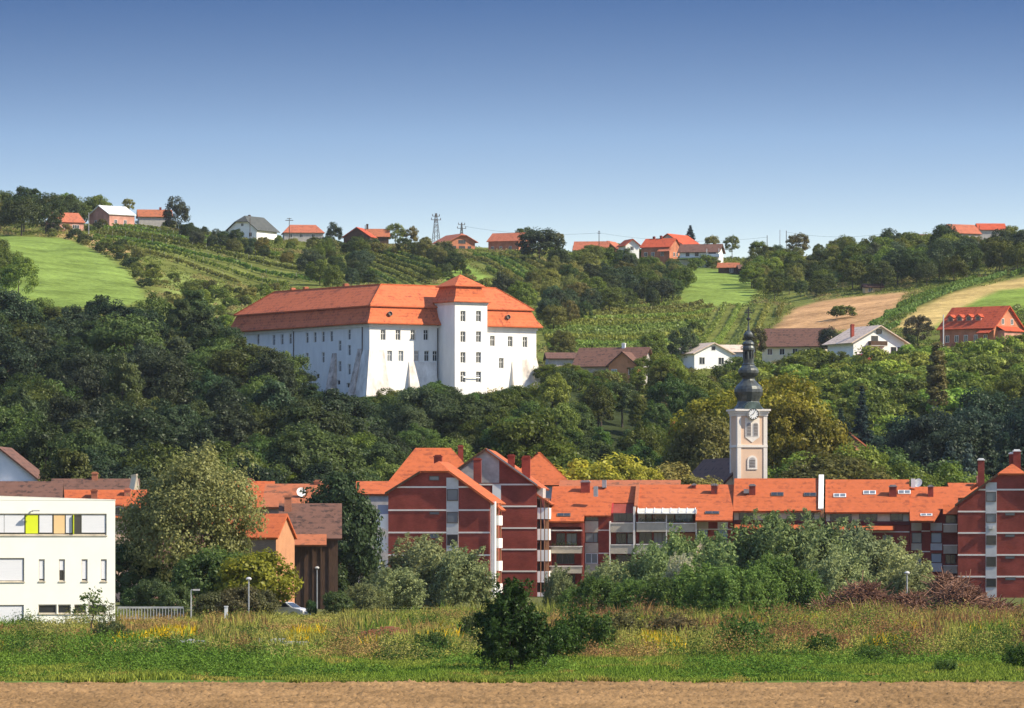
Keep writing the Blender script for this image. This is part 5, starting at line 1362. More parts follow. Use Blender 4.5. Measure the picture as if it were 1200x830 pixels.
    xa, xb = F.x(479), 14.6; zt3 = F.z(424, xa)
    butt([(xa, -.05, zt3), (xb, -.05, zt3), (xb, .3, zt3), (xa, .3, zt3)], [(xa - .5, -2.2, zg), (xb + .3, -2.2, zg), (xb + .3, .3, zg), (xa - .5, .3, zg)])
    bs.build('buttress', M_stain, r_); bs = MB()
    xa = F.x(600); zt4 = F.z(424, xa)
    butt([(xa, -.05, zt4), (Lf, -.05, zt4 + .9), (Lf + .05, W * .5, zt4 + .9), (xa, .3, zt4)], [(xa - .3, -2.2, zg), (Lf + 2.3, -2.2, zg), (Lf + 2.3, W * .5, zg), (xa - .3, .3, zg)])
    bs.build('buttress', M_stain, r_)
    ec = MB(); ec.box(-.22, Lf + .22, -.22, -.01, ze - .75, ze - .32); ec.box(-.22, -.01, -.005, Ml + .2, ze - .75, ze - .32); ec.build('eaves_cornice', M_castle, r_)
    # downpipes
    dp = MB()
    for y in (F.y(344.5, 0), F.y(425, 0)): dp.tube((-.12, y, zb + 3), (-.12, y, ze - .1), .1, .1, 6)
    dp.tube((15.05, -.12, zb + 3), (15.05, -.12, ze - .1), .1, .1, 6)
    dp.build('downpipe', M_frame_d, r_)
    # tower
    u0 = F.x(533, -5.75); u1 = F.x(571, -5.75); v0, v1 = -5.75, 1.9
    zt = F.z(354, u0, v0)
    def opt(cx, cy): x = F.x(cx, v0); return (x - .55 - u0, F.z(cy, x, v0) - 1.0 - zb, 1.1, 2.05)
    tw = [opt(*z7(a, b)) for b in (327, 438, 550, 655) for a in (473, 557)]
    mb = MB(); mb.wall((u0, v0, zb), EX, EZ, u1 - u0, zt - zb, tw, .3)
    mb.poly([(u0, v1, zb), (u0, v0, zb), (u0, v0, zt), (u0, v1, zt)]); mb.poly([(u1, v0, zb), (u1, v1, zb), (u1, v1, zt), (u1, v0, zt)]); mb.poly([(u1, v1, zb), (u0, v1, zb), (u0, v1, zt), (u1, v1, zt)])
    mb.build('tower', M_castle, r_)
    for h in tw: window(r_, (u0, v0, zb), EX, EZ, *h, M_frame, M_glass, 'cross', -.2, .1)
    cm = MB(); cm.box(u0 - .18, u1 + .18, v0 - .18, v1 + .18, zt - .35, zt - .02); cm.build('tower_cornice', M_castle, r_)
    zbr, zap = F.z(335, u0, v0), F.z(321.7, (u0 + u1) / 2, -2)
    def sq(o, z): return [(u0 - o, v0 - o, z), (u1 + o, v0 - o, z), (u1 + o, v1 + o, z), (u0 - o, v1 + o, z)]
    tr = MB()
    rings = [sq(.5, zt - .01), sq(.52, zt + .14), sq(-.25, zt + 1.0), sq(-.85, zbr), ]
    for a, b in zip(rings, rings[1:]):
        for i in range(4): j = (i + 1) % 4; tr.poly([a[i], a[j], b[j], b[i]])
    tr.build('tower_lower_roof', M_tile_castle, r_)
    tu = MB(); a, b = sq(-.9, zbr - .1), sq(-.3, zbr - .05); c = sq(-.28, zbr + .12); ap = ((u0 + u1) / 2, (v0 + v1) / 2, zap)
    for i in range(4):
        j = (i + 1) % 4; tu.poly([a[i], a[j], b[j], b[i]]); tu.poly([b[i], b[j], c[j], c[i]]); tu.poly([c[i], c[j], ap])
    tu.build('tower_upper_roof', M_tile_castle, r_)
    fi = MB(); fi.tube(ap, (ap[0], ap[1], ap[2] + 1.8), .07, .03, 5); fi.build('finial', M_black, r_)
    bar = MB(); bar.tube((u0 + 1.7, v0 - .3, F.z(442, u0, v0)), (u1 - 1.9, v0 - .3, F.z(442.5, u0, v0)), .08, .08, 5); bar.build('lamp_bracket', M_metal, r_)
castle()

# ------------------------------------------------------------------ church
def church():
    D = 680; F = Frame(881.5, D, 12, 0.0)
    s = mpx(D)
    r_ = F.root('church'); tag(r_, 'church with pale peach tower and tall dark onion helm above the terrace roof', 'church')
    hw = 1.96; zc = F.z(479.5)
    mb = MB(); mb.box(-hw, hw, 0, 2 * hw, -1, zc - .5); mb.build('tower_shaft', M_peach, r_)
    pl = MB()
    for x in (-hw, hw):
        for y in (0, 2 * hw):
            pl.box(x - .42 if x > 0 else x - .09, x + .09 if x > 0 else x + .42, y - .09 if y == 0 else y - .42, y + .42 if y == 0 else y + .09, -1, zc - .9)
    pl.build('pilaster', M_band, r_)
    z1 = F.z(522.6)
    st = MB(); o = .13
    for a, b in ((z1 - .2, z1 + .12),):
        st.box(-hw - o, hw + o, -o, 2 * hw + o, a, b)
    st.build('string_course', M_band, r_)
    cn = MB()
    for i, (o, a, b) in enumerate(((.16, zc - .9, zc - .55), (.30, zc - .55, zc - .25), (.48, zc - .25, zc))): cn.box(-hw - o, hw + o, -o, 2 * hw + o, a, b)
    cn.build('cornice', M_band, r_)
    # curved gable over the clock
    pm = MB(); n = 14
    pa = [(1.2 * math.cos(math.pi * i / n), zc + .0 + 1.0 * math.sin(math.pi * i / n)) for i in range(n + 1)]
    pm.prism([(a, -.5, b) for a, b in reversed(pa)], [(a, 1.2, b) for a, b in reversed(pa)]); pm.build('clock_gable', M_copper_g, r_)
    zk = F.z(485.5)
    ck = MB(); k = 24
    ring = lambda r, y: [(r * math.cos(2 * math.pi * i / k), y, zk + r * math.sin(2 * math.pi * i / k)) for i in range(k)]
    ck.prism(ring(.76, -.58), ring(.76, .02)); cf = ck.build('clock', M_white, r_)
    cr = MB(); a, b = ring(.76, -.60), ring(.66, -.60)
    for i in range(k):
        j = (i + 1) % k; cr.poly([a[i], a[j], b[j], b[i]])
    for i in range(12):
        t = 2 * math.pi * i / 12; c_, s_ = math.cos(t), math.sin(t); q = .045
        cr.poly([(c_ * .48 - s_ * q, -.595, zk + s_ * .48 + c_ * q), (c_ * .48 + s_ * q, -.595, zk + s_ * .48 - c_ * q), (c_ * .66 + s_ * q, -.595, zk + s_ * .66 - c_ * q), (c_ * .66 - s_ * q, -.595, zk + s_ * .66 + c_ * q)])
    cr.build('hour_mark', M_black, cf)
    hd = MB()
    for t, ln in ((R(62), .55), (R(200), .38)):
        hd.tube((0, -.63, zk), (ln * math.cos(t), -.63, zk + ln * math.sin(t)), .04, .02, 4)
    hd.build('clock_hand', M_black, cf)
    # louvred windows: arched surround, dark louvres
    def arch(x, zb, w_, h_, y):
        n = 8; q = [(x - w_ / 2, zb), (x + w_ / 2, zb)]
        q += [(x + w_ / 2 * math.cos(math.pi * i / n), zb + h_ - w_ / 2 + w_ / 2 * math.sin(math.pi * i / n)) for i in range(n + 1)]
        return [(a, y, b) for a, b in q]
    def arched(x, zb, w_, h_, g):
        m_ = MB(); m_.prism(arch(x, zb - g, w_ + 2 * g, h_ + 2 * g, -.10), arch(x, zb - g, w_ + 2 * g, h_ + 2 * g, .02)); wn = m_.build('window', M_band, r_)
        m2 = MB(); m2.prism(arch(x, zb, w_, h_, -.125), arch(x, zb, w_, h_, -.09)); lv = m2.build('louvre', M_grey, wn)
        m3 = MB()
        for i in range(int(h_ / .2)):
            z = zb + .1 + i * .2
            if z > zb + h_ - w_ * .35: break
            m3.box(x - w_ / 2 + .06, x + w_ / 2 - .06, -.15, -.126, z, z + .07)
        m3.build('slat', M_frame_d, wn)
    su = MB(); zl = F.z(512.5)
    su.poly([(-0.98, -.07, zl), (-.6, -.07, zl - .35), (0, -.07, zl - .75), (.6, -.07, zl - .35), (0.98, -.07, zl), (0.98, -.07, zl + 2.6), (-0.98, -.07, zl + 2.6)])
    q = [(-.98, zl), (-.55, zl - .3), (0, zl - .7), (.55, zl - .3), (.98, zl), (.98, zl + 2.6), (-.98, zl + 2.6)]
    su = MB(); su.prism([(a, -.07, b) for a, b in q], [(a, .02, b) for a, b in q]); su.build('window_surround', M_band, r_)
    arched(-.47, F.z(510.8), .62, 1.75, .10); arched(.47, F.z(510.8), .62, 1.75, .10)
    arched(0, F.z(548), .85, 1.35, .26)
    # helm
    zf = lambda y: 39.87 - .03275 * y + (F.z(480) - 24.15)
    k = .0328
    prof = [(66, 478), (60, 474), (50, 462), (44, 446), (47, 436), (55, 422), (59, 408), (58, 396), (52, 384), (40, 373), (29, 362), (25, 355), (27, 348), (36, 340), (42, 330), (42, 320), (37, 311), (28, 303), (24, 297)]
    h1 = MB(); h1.lathe([(a * k, zf(b)) for a, b in prof], 16, (0, hw), 0, 0)
    hb = h1.build('onion_dome', M_copper, r_, False)
    lt = MB(); lt.lathe([(25 * k, zf(297)), (26 * k, zf(294)), (22 * k, zf(290)), (22 * k, zf(272))], 8, (0, hw), R(22.5))
    for i in range(8):
        a = R(22.5 + 45 * i); x, y = math.cos(a) * 19 * k, hw + math.sin(a) * 19 * k
        lt.tube((x, y, zf(273)), (x, y, zf(240)), .13, .13, 5)
    lt.lathe([(15 * k, zf(272)), (15 * k, zf(240))], 8, (0, hw), R(22.5))
    lt.lathe([(22 * k, zf(242)), (25 * k, zf(236)), (25 * k, zf(228)), (21 * k, zf(220)), (24 * k, zf(212)), (22 * k, zf(206)), (13 * k, zf(199)), (8 * k, zf(196)), (14 * k, zf(191)), (20 * k, zf(183)), (20 * k, zf(174)), (14 * k, zf(165)), (6 * k, zf(158)), (3.5 * k, zf(140)), (2.2 * k, zf(112))], 14, (0, hw))
    lt.build('lantern', M_copper, r_)
    cs = MB(); c = (0, hw)
    cs.box(-.07, .07, hw - .07, hw + .07, zf(113), zf(62)); cs.box(-.55, .55, hw - .06, hw + .06, zf(86), zf(82)); cs.box(-.36, .36, hw - .06, hw + .06, zf(76), zf(73))
    cs.lathe([(.05, zf(118)), (.28, zf(113)), (.28, zf(108)), (.05, zf(103))], 10, c)
    cs.build('cross', M_black, r_)
    # nave behind the tower
    nv = MB(); W = 8.2; zr, zn = F.z(535), 9.0
    pf = [(-W, -1), (-W, zn), (0, zr - .1), (W, zn), (W, -1)]
    nv.prism([(a, 3.0, b) for a, b in pf], [(a, 26, b) for a, b in pf]); nv.build('nave', M_cream, r_)
    rf = MB(); kk = (zr - zn) / W
    rf.slab([(-W - .4, 2.6, zn - kk * .4), (0, 2.6, zr), (0, 26.4, zr), (-W - .4, 26.4, zn - kk * .4)], .25); rf.slab([(W + .4, 2.6, zn - kk * .4), (W + .4, 26.4, zn - kk * .4), (0, 26.4, zr), (0, 2.6, zr)], .25)
    rf.build('nave_roof', M_tile_brown, r_)
church()

# ------------------------------------------------------------------ brick apartment blocks
def block(label, px0, D, rot, pf, zh, hipd, depth, bands, strip=None, small=(), W=None, hip=True, pale=None, right=None, left_bal=None, chims=(), extra=None):
    """pf: gable outline (x, z) left eave, ridge, right eave"""
    F = Frame(px0, D, rot); r_ = F.root('apartment_block'); tag(r_, label, 'apartment block')
    (xl, zl), (xr, zr), (xe, ze) = pf
    sl, sr = (zr - zl) / (xr - xl), (zr - ze) / (xe - xr)
    hl, hr_ = xr - (zr - zh) / sl, xr + (zr - zh) / sr
    wb = MB()
    g = [(xl, -.5), (xe, -.5), (xe, ze), (hr_, zh), (hl, zh), (xl, zl)] if hip else [(xl, -.5), (xe, -.5), (xe, ze), (xr, zr), (xl, zl)]
    g = [(a, b - (.12 if b > 0 else 0)) for a, b in g]
    wb.prism([(a, 0, b) for a, b in g], [(a, depth, b) for a, b in g]); wb.build('wall', M_brick, r_)
    o = .35; t = .24; rb = MB()
    L0, E0 = (xl - o, zl - sl * o), (xe + o * 1.5, ze - sr * o * 1.5)
    if hip:
        rb.slab([(L0[0], -o, L0[1]), (hl, -o, zh), (xr, hipd, zr), (xr, depth + o, zr), (L0[0], depth + o, L0[1])], t)
        rb.slab([(E0[0], -o, E0[1]), (E0[0], depth + o, E0[1]), (xr, depth + o, zr), (xr, hipd, zr), (hr_, -o, zh)], t)
        rb.slab([(hl, -o, zh), (hr_, -o, zh), (xr, hipd, zr)], t)
    else:
        rb.slab([(L0[0], -o, L0[1]), (xr, -o, zr), (xr, depth + o, zr), (L0[0], depth + o, L0[1])], t)
        rb.slab([(E0[0], -o, E0[1]), (E0[0], depth + o, E0[1]), (xr, depth + o, zr), (xr, -o, zr)], t)
    ro = rb.build('roof', M_tile, r_)
    vg = MB()      # dark verge board under the tiles
    a, b = ((L0[0], L0[1]), (hl, zh)) if hip else ((L0[0], L0[1]), (xr, zr))
    vg.prism([(a[0], -o - .04, a[1] - .30), (b[0], -o - .04, b[1] - .30), (b[0], -o - .04, b[1] - .02), (a[0], -o - .04, a[1] - .02)], [(a[0], -o + .06, a[1] - .30), (b[0], -o + .06, b[1] - .30), (b[0], -o + .06, b[1] - .02), (a[0], -o + .06, a[1] - .02)])
    vg.build('verge_board', M_wood, r_)
    bd = MB()
    for z in bands:
        x0 = xl if z < zl else xr - (zr - z) / sl + .35; x1 = xe if z < ze else xr + (zr - z) / sr - .3
        segs = [(x0, x1)]
        if strip: segs = [(x0, strip[0]), (strip[1], x1)]
        for a_, b_ in segs: bd.box(a_, b_, -.05, .02, z - .09, z + .09)
    bd.build('band', M_band, r_)
    if strip:
        x0, x1, ztop, wins = strip
        sp = MB(); sp.box(x0, x1, -.06, .02, -.3, ztop); sp.build('window_strip', M_greyl, r_)
        for z0, z1 in wins: window(r_, (x0, -.06, 0), EX, EZ, .06, z0, x1 - x0 - .12, z1 - z0, M_frame_d, M_glass_g if z0 > 8 else M_glass, 'plain')
    for x, z, w_, h_ in small: window(r_, (0, 0, 0), EX, EZ, x, z, w_, h_, M_frame_d, M_glass_g, 'plain')
    for c in chims: chimney(ro, *c[:4], c[4], c[5], M_brick, M_brick if len(c) < 7 else c[6])
    if extra: extra(F, r_)
    return F, r_

def brick_blocks():
    # front left block
    FA = Frame(455, 590, -7)
    zA = lambda py: FA.z(py)
    bands = [zA(v) for v in (571, 598, 624.2, 650.6, 677)]
    x = lambda px: FA.x(px)
    def extA(F, r_):
        # white staircase pier and stacked balconies along the right flank
        W = x(574)
        pr = MB(); pr.box(W + .01, W + .55, .25, 1.5, -.4, zA(588)); pr.build('corner_pier', M_white, r_)
        ft = MB()
        for k in range(5):
            z = bands[1] - 2.62 * k
            for yy in (4.0, 6.4, 8.8):
                pass
            b = MB()
            b.box(W + .02, W + .85, 1.7, 5.0, z - 1.74, z - 1.62)
            b.box(W + .73, W + .85, 1.7, 5.0, z - 1.617, z - .62); b.box(W + .02, W + .73, 1.7, 1.82, z - 1.617, z - .62)
            b.build('balcony', M_white, r_)
            c = MB(); c.box(W + .55, W + .72, 1.9, 2.1, z - .62, z + .85); c.box(W + .55, W + .72, 4.6, 4.8, z - .62, z + .85); c.build('balcony_post', M_orange, r_)
            window(r_, (W, 0, z - 1.5), EY, EZ, 2.2, 0, 1.6, 2.0, M_frame_d, M_glass, 'split'); window(r_, (W, 0, z - 1.5), EY, EZ, 6.0, 0, 1.6, 2.0, M_frame_d, M_glass, 'split')
        ar = MB(); e = zA(599); ar.slab([(W + .2, 1.5, e + 1.0), (W + 1.2, 1.5, e + .1), (W + 1.2, 5.6, e + .1), (W + .2, 5.6, e + 1.0)], .2); ar.build('balcony_roof', M_tile, r_)
        # white balconies on the left flank
        for k in range(4):
            z = zA(603) - 2.62 * k
            b = MB()
            q = [(-.02, z - 1.9), (-1.25, z - 1.35), (-1.65, z - .75), (-1.65, z + .02), (-.02, z + .02)]
            b.prism([(a, .4, c_) for a, c_ in q], [(a, .55, c_) for a, c_ in q])
            b.box(-1.65, -1.53, .56, 7, z - .75, z); b.box(-1.53, -.02, .56, 7, z - .9, z - .78)
            b.build('balcony', M_white, r_)
        gl = MB(); gl.box(-1.3, -.02, .5, .56, zA(603) + .05, zA(603) + 1.1); gl.build('balcony_screen', M_glass_b, r_)
        gu = MB(); gu.tube((W + .2, -.1, -.3), (W + .2, -.1, zA(589)), .06, .06, 6); gu.build('downpipe', M_metal, r_)
    block('dark red brick block with half hipped orange gable, nearer of the two gabled blocks', 455, 590, -7,
          ((0, zA(575)), (x(511), zA(540.5)), (x(574), zA(586))), zA(552), 2.2, 10.8, bands, (x(523.2), x(537.3), zA(560), [(zA(587), zA(573.5)), (zA(613), zA(600)), (zA(639), zA(626.5)), (zA(665), zA(652))]),
          [(x(503), zA(563.2), 1.15, .5), (x(503.5), zA(603), 1.1, .32), (x(503.5), zA(631), 1.1, .55)], chims=[(x(506.5), 5.0, zA(548), zA(532.5), .9, .7)], extra=extA)
    # taller block behind
    FB = Frame(509, 606, -3); zB = lambda py, y=0: FB.z(py, 0, y); xb = lambda px: FB.x(px)
    bB = [zB(v) for v in (568, 593.5, 619, 644, 669.6)]
    def extB(F, r_):
        W = xb(629)
        gp = MB(); zt = zB(527); pal = [(xb(537), zB(549)), (xb(569), zB(527.5)), (xb(585), zB(538)), (xb(585), zB(566)), (xb(537), zB(566))]
        gp.prism([(a, -.05, b) for a, b in pal], [(a, .02, b) for a, b in pal]); gp.build('gable_panel', M_grey, r_)
        pr = MB(); pr.box(xb(577), xb(587), -.05, .02, 0, zB(568)); pr.build('corner_panel', M_white, r_)
        for k in range(5):
            z = bB[1] - 2.5 * k + .25
            b = MB(); b.box(W + .02, W + 1.3, .6, 11, z - 1.75, z - 1.62); b.box(W + 1.18, W + 1.3, .6, 11, z - 1.617, z - .6)
            for q in range(3): b.box(W + 1.30, W + 1.42, .5 + q * 3.6, 2.6 + q * 3.6, z - 1.75, z - .42)
            for q in range(3): b.box(W + .06 + q * .45, W + .40 + q * .45, .42, .57, z - 1.75, z - .42)
            b.build('balcony', M_white, r_)
            c = MB()
            for q in range(3): c.box(W + .40 + q * .45, W + .51 + q * .45, .44, .56, z - 1.75, z + .72)
            for q in (.60, 4.2, 7.8, 10.8): c.box(W + .95, W + 1.15, q, q + .3, z - .6, z + .75)
            c.build('balcony_post', M_orange, r_)
            for q in (1.2, 4.8, 8.4): window(r_, (W, 0, z - 1.55), EY, EZ, q, 0, 1.8, 2.0, M_frame_d, M_glass, 'split')
        ar = MB(); e = zB(590); ar.slab([(W + .05, .2, e + 1.1), (W + 1.75, .2, e - .05), (W + 1.75, 11.2, e - .05), (W + .05, 11.2, e + 1.1)], .18); ar.build('balcony_roof', M_tile, r_)
        lo = MB(); lo.box(W + .02, W + .7, .5, 8, zB(585), zB(572)); lo.build('attic_loggia', M_grey, r_)
        pw = MB(); k = (zB(527) - zB(569)) / (xb(629) - xb(569)); x0_, x1_ = xb(571), xb(630)
        pw.prism([(x0_, -.45, zB(528)), (x1_, -.45, zB(570)), (x1_, -.45, zB(568)), (x0_, -.45, zB(525.6))], [(x0_, -.2, zB(528)), (x1_, -.2, zB(570)), (x1_, -.2, zB(568)), (x0_, -.2, zB(525.6))]); pw.build('verge', M_lead, r_)
    block('taller dark red brick block with grey upper gable, standing right behind the half hipped block', 509, 606, -3,
          ((0, zB(568)), (xb(569), zB(525.5)), (xb(629), zB(568))), 0, 0, 22, bB, None, [], hip=False, chims=[(xb(560.5), -1.6, zB(566), zB(537), .9, .8), (xb(597), 4, zB(552), zB(532), .8, .8), (xb(615), 4, zB(560), zB(533.5), .9, 1.0), (xb(611), 9, zB(560), zB(535), .8, .8)], extra=extB)
    # right block
    FD = Frame(1122.5, 596, -6); zD = lambda py: FD.z(py); xd = lambda px: FD.x(px)
    bD = [zD(v) for v in (574, 599.6, 624.7, 650.4, 675.8)]
    def extD(F, r_):
        ac = MB(); ac.box(xd(1158.5), xd(1164), -.4, -.07, zD(620), zD(616)); ac.build('air_conditioner', M_greyl, r_)
        at = MB(); at.slab([(xd(1136), 1.2, zD(572)), (xd(1150), 1.2, zD(562.5)), (xd(1150), 6, zD(562.5)), (xd(1136), 6, zD(572))], .25); at.build('dormer_roof', M_tile, r_)
    block('brick block with pale window strip and white topped chimneys at the right edge', 1122.5, 596, -6,
          ((0, zD(588.5)), (xd(1186), zD(543)), (xd(1249), zD(588))), zD(555), 2.2, 14, bD, (xd(1155), xd(1168), zD(565.5), [(zD(588), zD(576.5)), (zD(612.5), zD(602)), (zD(638.5), zD(627.5)), (zD(664), zD(652.5)), (zD(688), zD(678))]),
          [(xd(1178), zD(604.2), 1.1, .32), (xd(1178), zD(629.4), 1.1, .32), (xd(1178), zD(655), 1.1, .32), (xd(1178), zD(680), 1.2, .35)],
          chims=[(xd(1149.5), 1.5, zD(572), zD(537), .75, .7, M_white), (xd(1186), 3, zD(548), zD(529.5), .75, .7, M_white), (xd(1191.5), 2.4, zD(552), zD(526.5), .85, .8, M_white)], extra=extD)
brick_blocks()

# ------------------------------------------------------------------ the long terrace
def terrace():
    F = Frame(644, 612, -4)
    X = lambda px: F.x(px); Z = lambda py, px=None: F.z(py, F.x(px) if px else 25, 0)
    SL = .62
    def section(label, a, b, py_e, py_r, fwd=()):
        x0, x1 = X(a), X(b); ze, zr = Z(py_e, a), F.z(py_r, x0, 5.8)
        o = F.o + Vector((F.c * x0, F.s * x0, 0))
        r_ = empty('terrace_house', o, F.r); tag(r_, label, 'terraced house')
        return r_, x1 - x0, ze, zr, (lambda px: X(px) - x0), (lambda py: F.z(py, x0 + (x1 - x0) / 2, 0))
    def roof(r_, W, ze, zr, dep=5.8, fr=.45, cuts=None, mt=None, flues=()):
        k = (zr - ze) / dep; rb = MB()
        rb.slab([(0, -fr, ze - k * fr), (W, -fr, ze - k * fr), (W, dep, zr), (0, dep, zr)], .22)
        rb.slab([(W, 2 * dep + fr, ze - k * fr), (0, 2 * dep + fr, ze - k * fr), (0, dep, zr), (W, dep, zr)], .22)
        return rb.build('roof', mt or M_tile, r_), k
    def body(r_, W, ze, zr, m=None):
        g = [(0, -.5), (11.6, -.5), (11.6, ze), (5.8, zr - .3), (0, ze)]
        mb = MB(); mb.prism([(.02, a, b) for a, b in g], [(W - .02, a, b) for a, b in g]); return mb.build('wall', m or M_brick, r_)
    def panel(r_, x0, x1, z0, z1, m, y=-.04, name='wall_panel'):
        mb = MB(); mb.box(x0, x1, y, .01, z0, z1); return mb.build(name, m, r_)
    def skylight(ro, x, z, w_, h_, k, ze, dark=True):
        y = (z - ze) / k; n = Vector((0, -k, 1)).normalized()
        mb = MB(); mb.box(-w_ / 2, w_ / 2, -h_ / 2, h_ / 2, -.1, .10); s_ = mb.build('skylight', M_frame if not dark else M_frame_d, ro)
        s_.location = (x, y, z); s_.rotation_euler = (math.atan(k), 0, 0)
        g = MB(); g.box(-w_ / 2 + .1, -.06, -h_ / 2 + .1, h_ / 2 - .1, .09, .12); g.box(.06, w_ / 2 - .1, -h_ / 2 + .1, h_ / 2 - .1, .09, .12); g.build('pane', M_glass if dark else M_glass_g, s_)
    def chim(ro, x, z0, z1, k, ze, w_=.9): chimney(ro, x, (z0 - ze) / k + .3, z0 - .6, z1, w_, .7, M_brick, M_lead)
    def parapet(r_, x0, x1, py0, py1, z, out=1.3, m=None):
        mb = MB(); z0, z1 = z(py1), z(py0)
        mb.box(x0, x1, -out, -out + .14, z0, z1 - .12); mb.box(x0 - .05, x1 + .05, -out - .06, -out + .2, z1 - .117, z1, 1)
        mb.box(x0, x1, -out + .143, -.01, z0, z0 + .16); mb.box(x0, x0 + .14, -out + .143, -.01, z0 + .163, z1 - .12); mb.box(x1 - .14, x1, -out + .143, -.01, z0 + .163, z1 - .12)
        return mb.build('balcony', [m or M_beige, M_band], r_)
    def flowers(bal, x0, x1, z, out, seed):
        rng = np.random.default_rng(seed); n = int((x1 - x0) * 60)
        C = np.stack([rng.uniform(x0, x1, n), rng.normal(-out + .05, .1, n), z + rng.gamma(2, .09, n)], 1)
        V, Q = leaf_quads(rng, C, np.tile([0, -.5, .6], (n, 1)), np.full(n, .09)); o = add('flower_box', np_mesh('flower_box', V, Q, M_leaf, tint=rng.random(n)), bal); o.color = (.09, .10, .04, 1)
    def win(r_, z, p0, p1, q0, q1, x, frame=None, pane=None, style='split', y=0.0):
        x0, x1 = x(p0), x(p1); z0, z1 = z(q1), z(q0)
        return window(r_, (0, y, 0), EX, EZ, x0, z0, x1 - x0, z1 - z0, frame or M_frame_d, pane or M_glass, style)
    # 1: stepped house next to the taller gabled block
    r_, W, ze, zr, x, z = section('terraced house beside the gabled block, with loggias and a red cheeked roof recess', 644, 745, 601.5, 570)
    body(r_, W, ze, zr); 
    k = (zr - ze) / 5.8; rb = MB(); fr = (ze - z(611)) / k
    rb.slab([(0, 0, ze), (x(716), 0, ze), (x(716), 5.8, zr), (0, 5.8, zr)], .22); rb.slab([(0, -fr, z(611)), (x(685), -fr, z(611)), (x(685), -.003, ze - .002), (0, -.003, ze - .002)], .22)
    rb.slab([(x(716), 2.2, ze + 2.2 * k), (W, 2.2, ze + 2.2 * k), (W, 5.8, zr), (x(716) + .002, 5.8, zr)], .22)
    rb.slab([(W, 12, ze - .2), (0, 12, ze - .2), (0, 5.8, zr), (W, 5.8, zr)], .22); rb.slab([(x(685) + .002, -.5, ze - .5 * k), (x(716), -.5, ze - .5 * k), (x(716), -.003, ze - .002), (x(685) + .002, -.003, ze - .002)], .22)
    ro = rb.build('roof', M_tile, r_)
    ck_ = MB(); ck_.prism([(x(716) + .02, 0, ze), (x(716) + .02, 2.2, ze + .1), (x(716) + .02, 2.2, ze + 2.2 * k)], [(x(716) + .2, 0, ze), (x(716) + .2, 2.2, ze + .1), (x(716) + .2, 2.2, ze + 2.2 * k)]); ck_.build('dormer_cheek', mat('red_cheek', (.42, .03, .03)), r_)
    rk = MB(); rk.box(x(716) + .2, W, 2.25, 2.4, ze - 2, ze + 2.2 * k - .22); rk.build('recess_wall', M_wood, r_)
    # front bay walls that carry the apron
    fw = MB(); fy = -fr + .5
    fw.box(.02, .3, fy, 0.0, -.4, z(613)); fw.box(x(685) - .3, x(685) - .02, fy, 0, -.4, z(613)); fw.box(.3, x(685) - .3, fy, fy + .2, z(617.5), z(611.5)); fw.box(.3, x(685) - .3, fy + .2, 0, z(612.5), z(611.8))
    fw.build('bay_wall', M_brick, r_)
    panel(r_, x(645), x(683), z(622.5), z(621), M_band, fy - .03, 'band')
    for p0, p1, a_, b_ in ((645, 683, 640, 648.5), (645, 683, 663, 672)):
        b = parapet(r_, x(p0), x(p1), a_, b_, z, -fy, M_beige)
        if a_ < 650: flowers(b, x(p0), x(p1) - .6, z(639.5), -fy, 4)
    win(r_, z, 652, 662, 625, 639, x); win(r_, z, 664, 676, 625, 639, x, pane=M_glass_g); win(r_, z, 652, 673, 648.5, 661, x, pane=M_glass, style='triple'); win(r_, z, 664, 674, 673, 686, x)
    for a_, b_ in ((611, 624), (636.5, 648), (661, 672)): panel(r_, x(685.5), x(701), z(b_), z(a_), M_beige)
    win(r_, z, 686, 701, 602.5, 610.5, x, style='third'); win(r_, z, 686, 700.5, 624.5, 636, x, pane=M_glass_g, style='third'); win(r_, z, 686, 700.5, 648.5, 660.5, x, M_frame, M_glass_g)
    for q in (621.5, 648.5): panel(r_, x(701.3), x(716), z(q + .6), z(q - .6), M_band, name='band')
    for a_, b_ in ((612.5, 624), (638, 649)): parapet(r_, x(716.5), x(744), a_, b_, z, 1.2)
    win(r_, z, 719, 742, 601.5, 611.5, x, style='triple'); win(r_, z, 722, 734, 625, 637.5, x); win(r_, z, 735, 742, 625, 637.5, x, pane=M_glass_g, style='plain'); win(r_, z, 722, 738, 650, 662, x)
    fn = MB(); fn.box(x(714.5), x(716), -1.25, -.01, -.4, z(611)); fn.box(W - .25, W - .02, -1.3, -.01, -.4, z(594)); fn.build('side_wall', M_band, r_)
    chim(ro, x(683.5), z(577), z(562.5), k, ze, 1.1); 
    mb = MB(); mb.box(x(695), x(700), 1.0, 1.6, z(582), z(570)); mb.build('vent_box', M_metal, ro); mb = MB(); mb.box(x(703), x(708), 5.0, 5.6, z(571), z(562)); mb.build('vent_box', M_metal, ro)
    skylight(ro, x(661), z(604), 1.6, .75, k, ze)
    up = MB(); up.slab([(x(650), 8, z(570)), (W + 5, 8, z(570)), (W + 5, 10.5, z(561.5)), (x(650), 10.5, z(561.5))], .2); up.build('rear_roof', M_tile_old, r_)
    # 2: house with the pergola
    r_, W, ze, zr, x, z = section('terraced house with a whitish glazed pergola over its top balconies', 745, 859, 595.5, 568)
    body(r_, W, ze, zr); ro, k = roof(r_, W, ze, zr, fr=.05)
    ap = MB(); fr = (ze - z(610)) / k; ap.slab([(x(816), -fr, z(610)), (W, -fr, z(610)), (W, -.06, ze - .06 * k), (x(816), -.06, ze - .06 * k)], .22); ap.build('roof_apron', M_tile, r_)
    pw = MB(); pw.box(-.18, .25, -.3, 5.9, ze - .8, ze + .25); pw.slab([(-.18, -.35, ze + .2), (.25, -.35, ze + .2), (.25, 6, zr + .5), (-.18, 6, zr + .5)], .5); pw.build('party_wall', M_tile_old, r_)
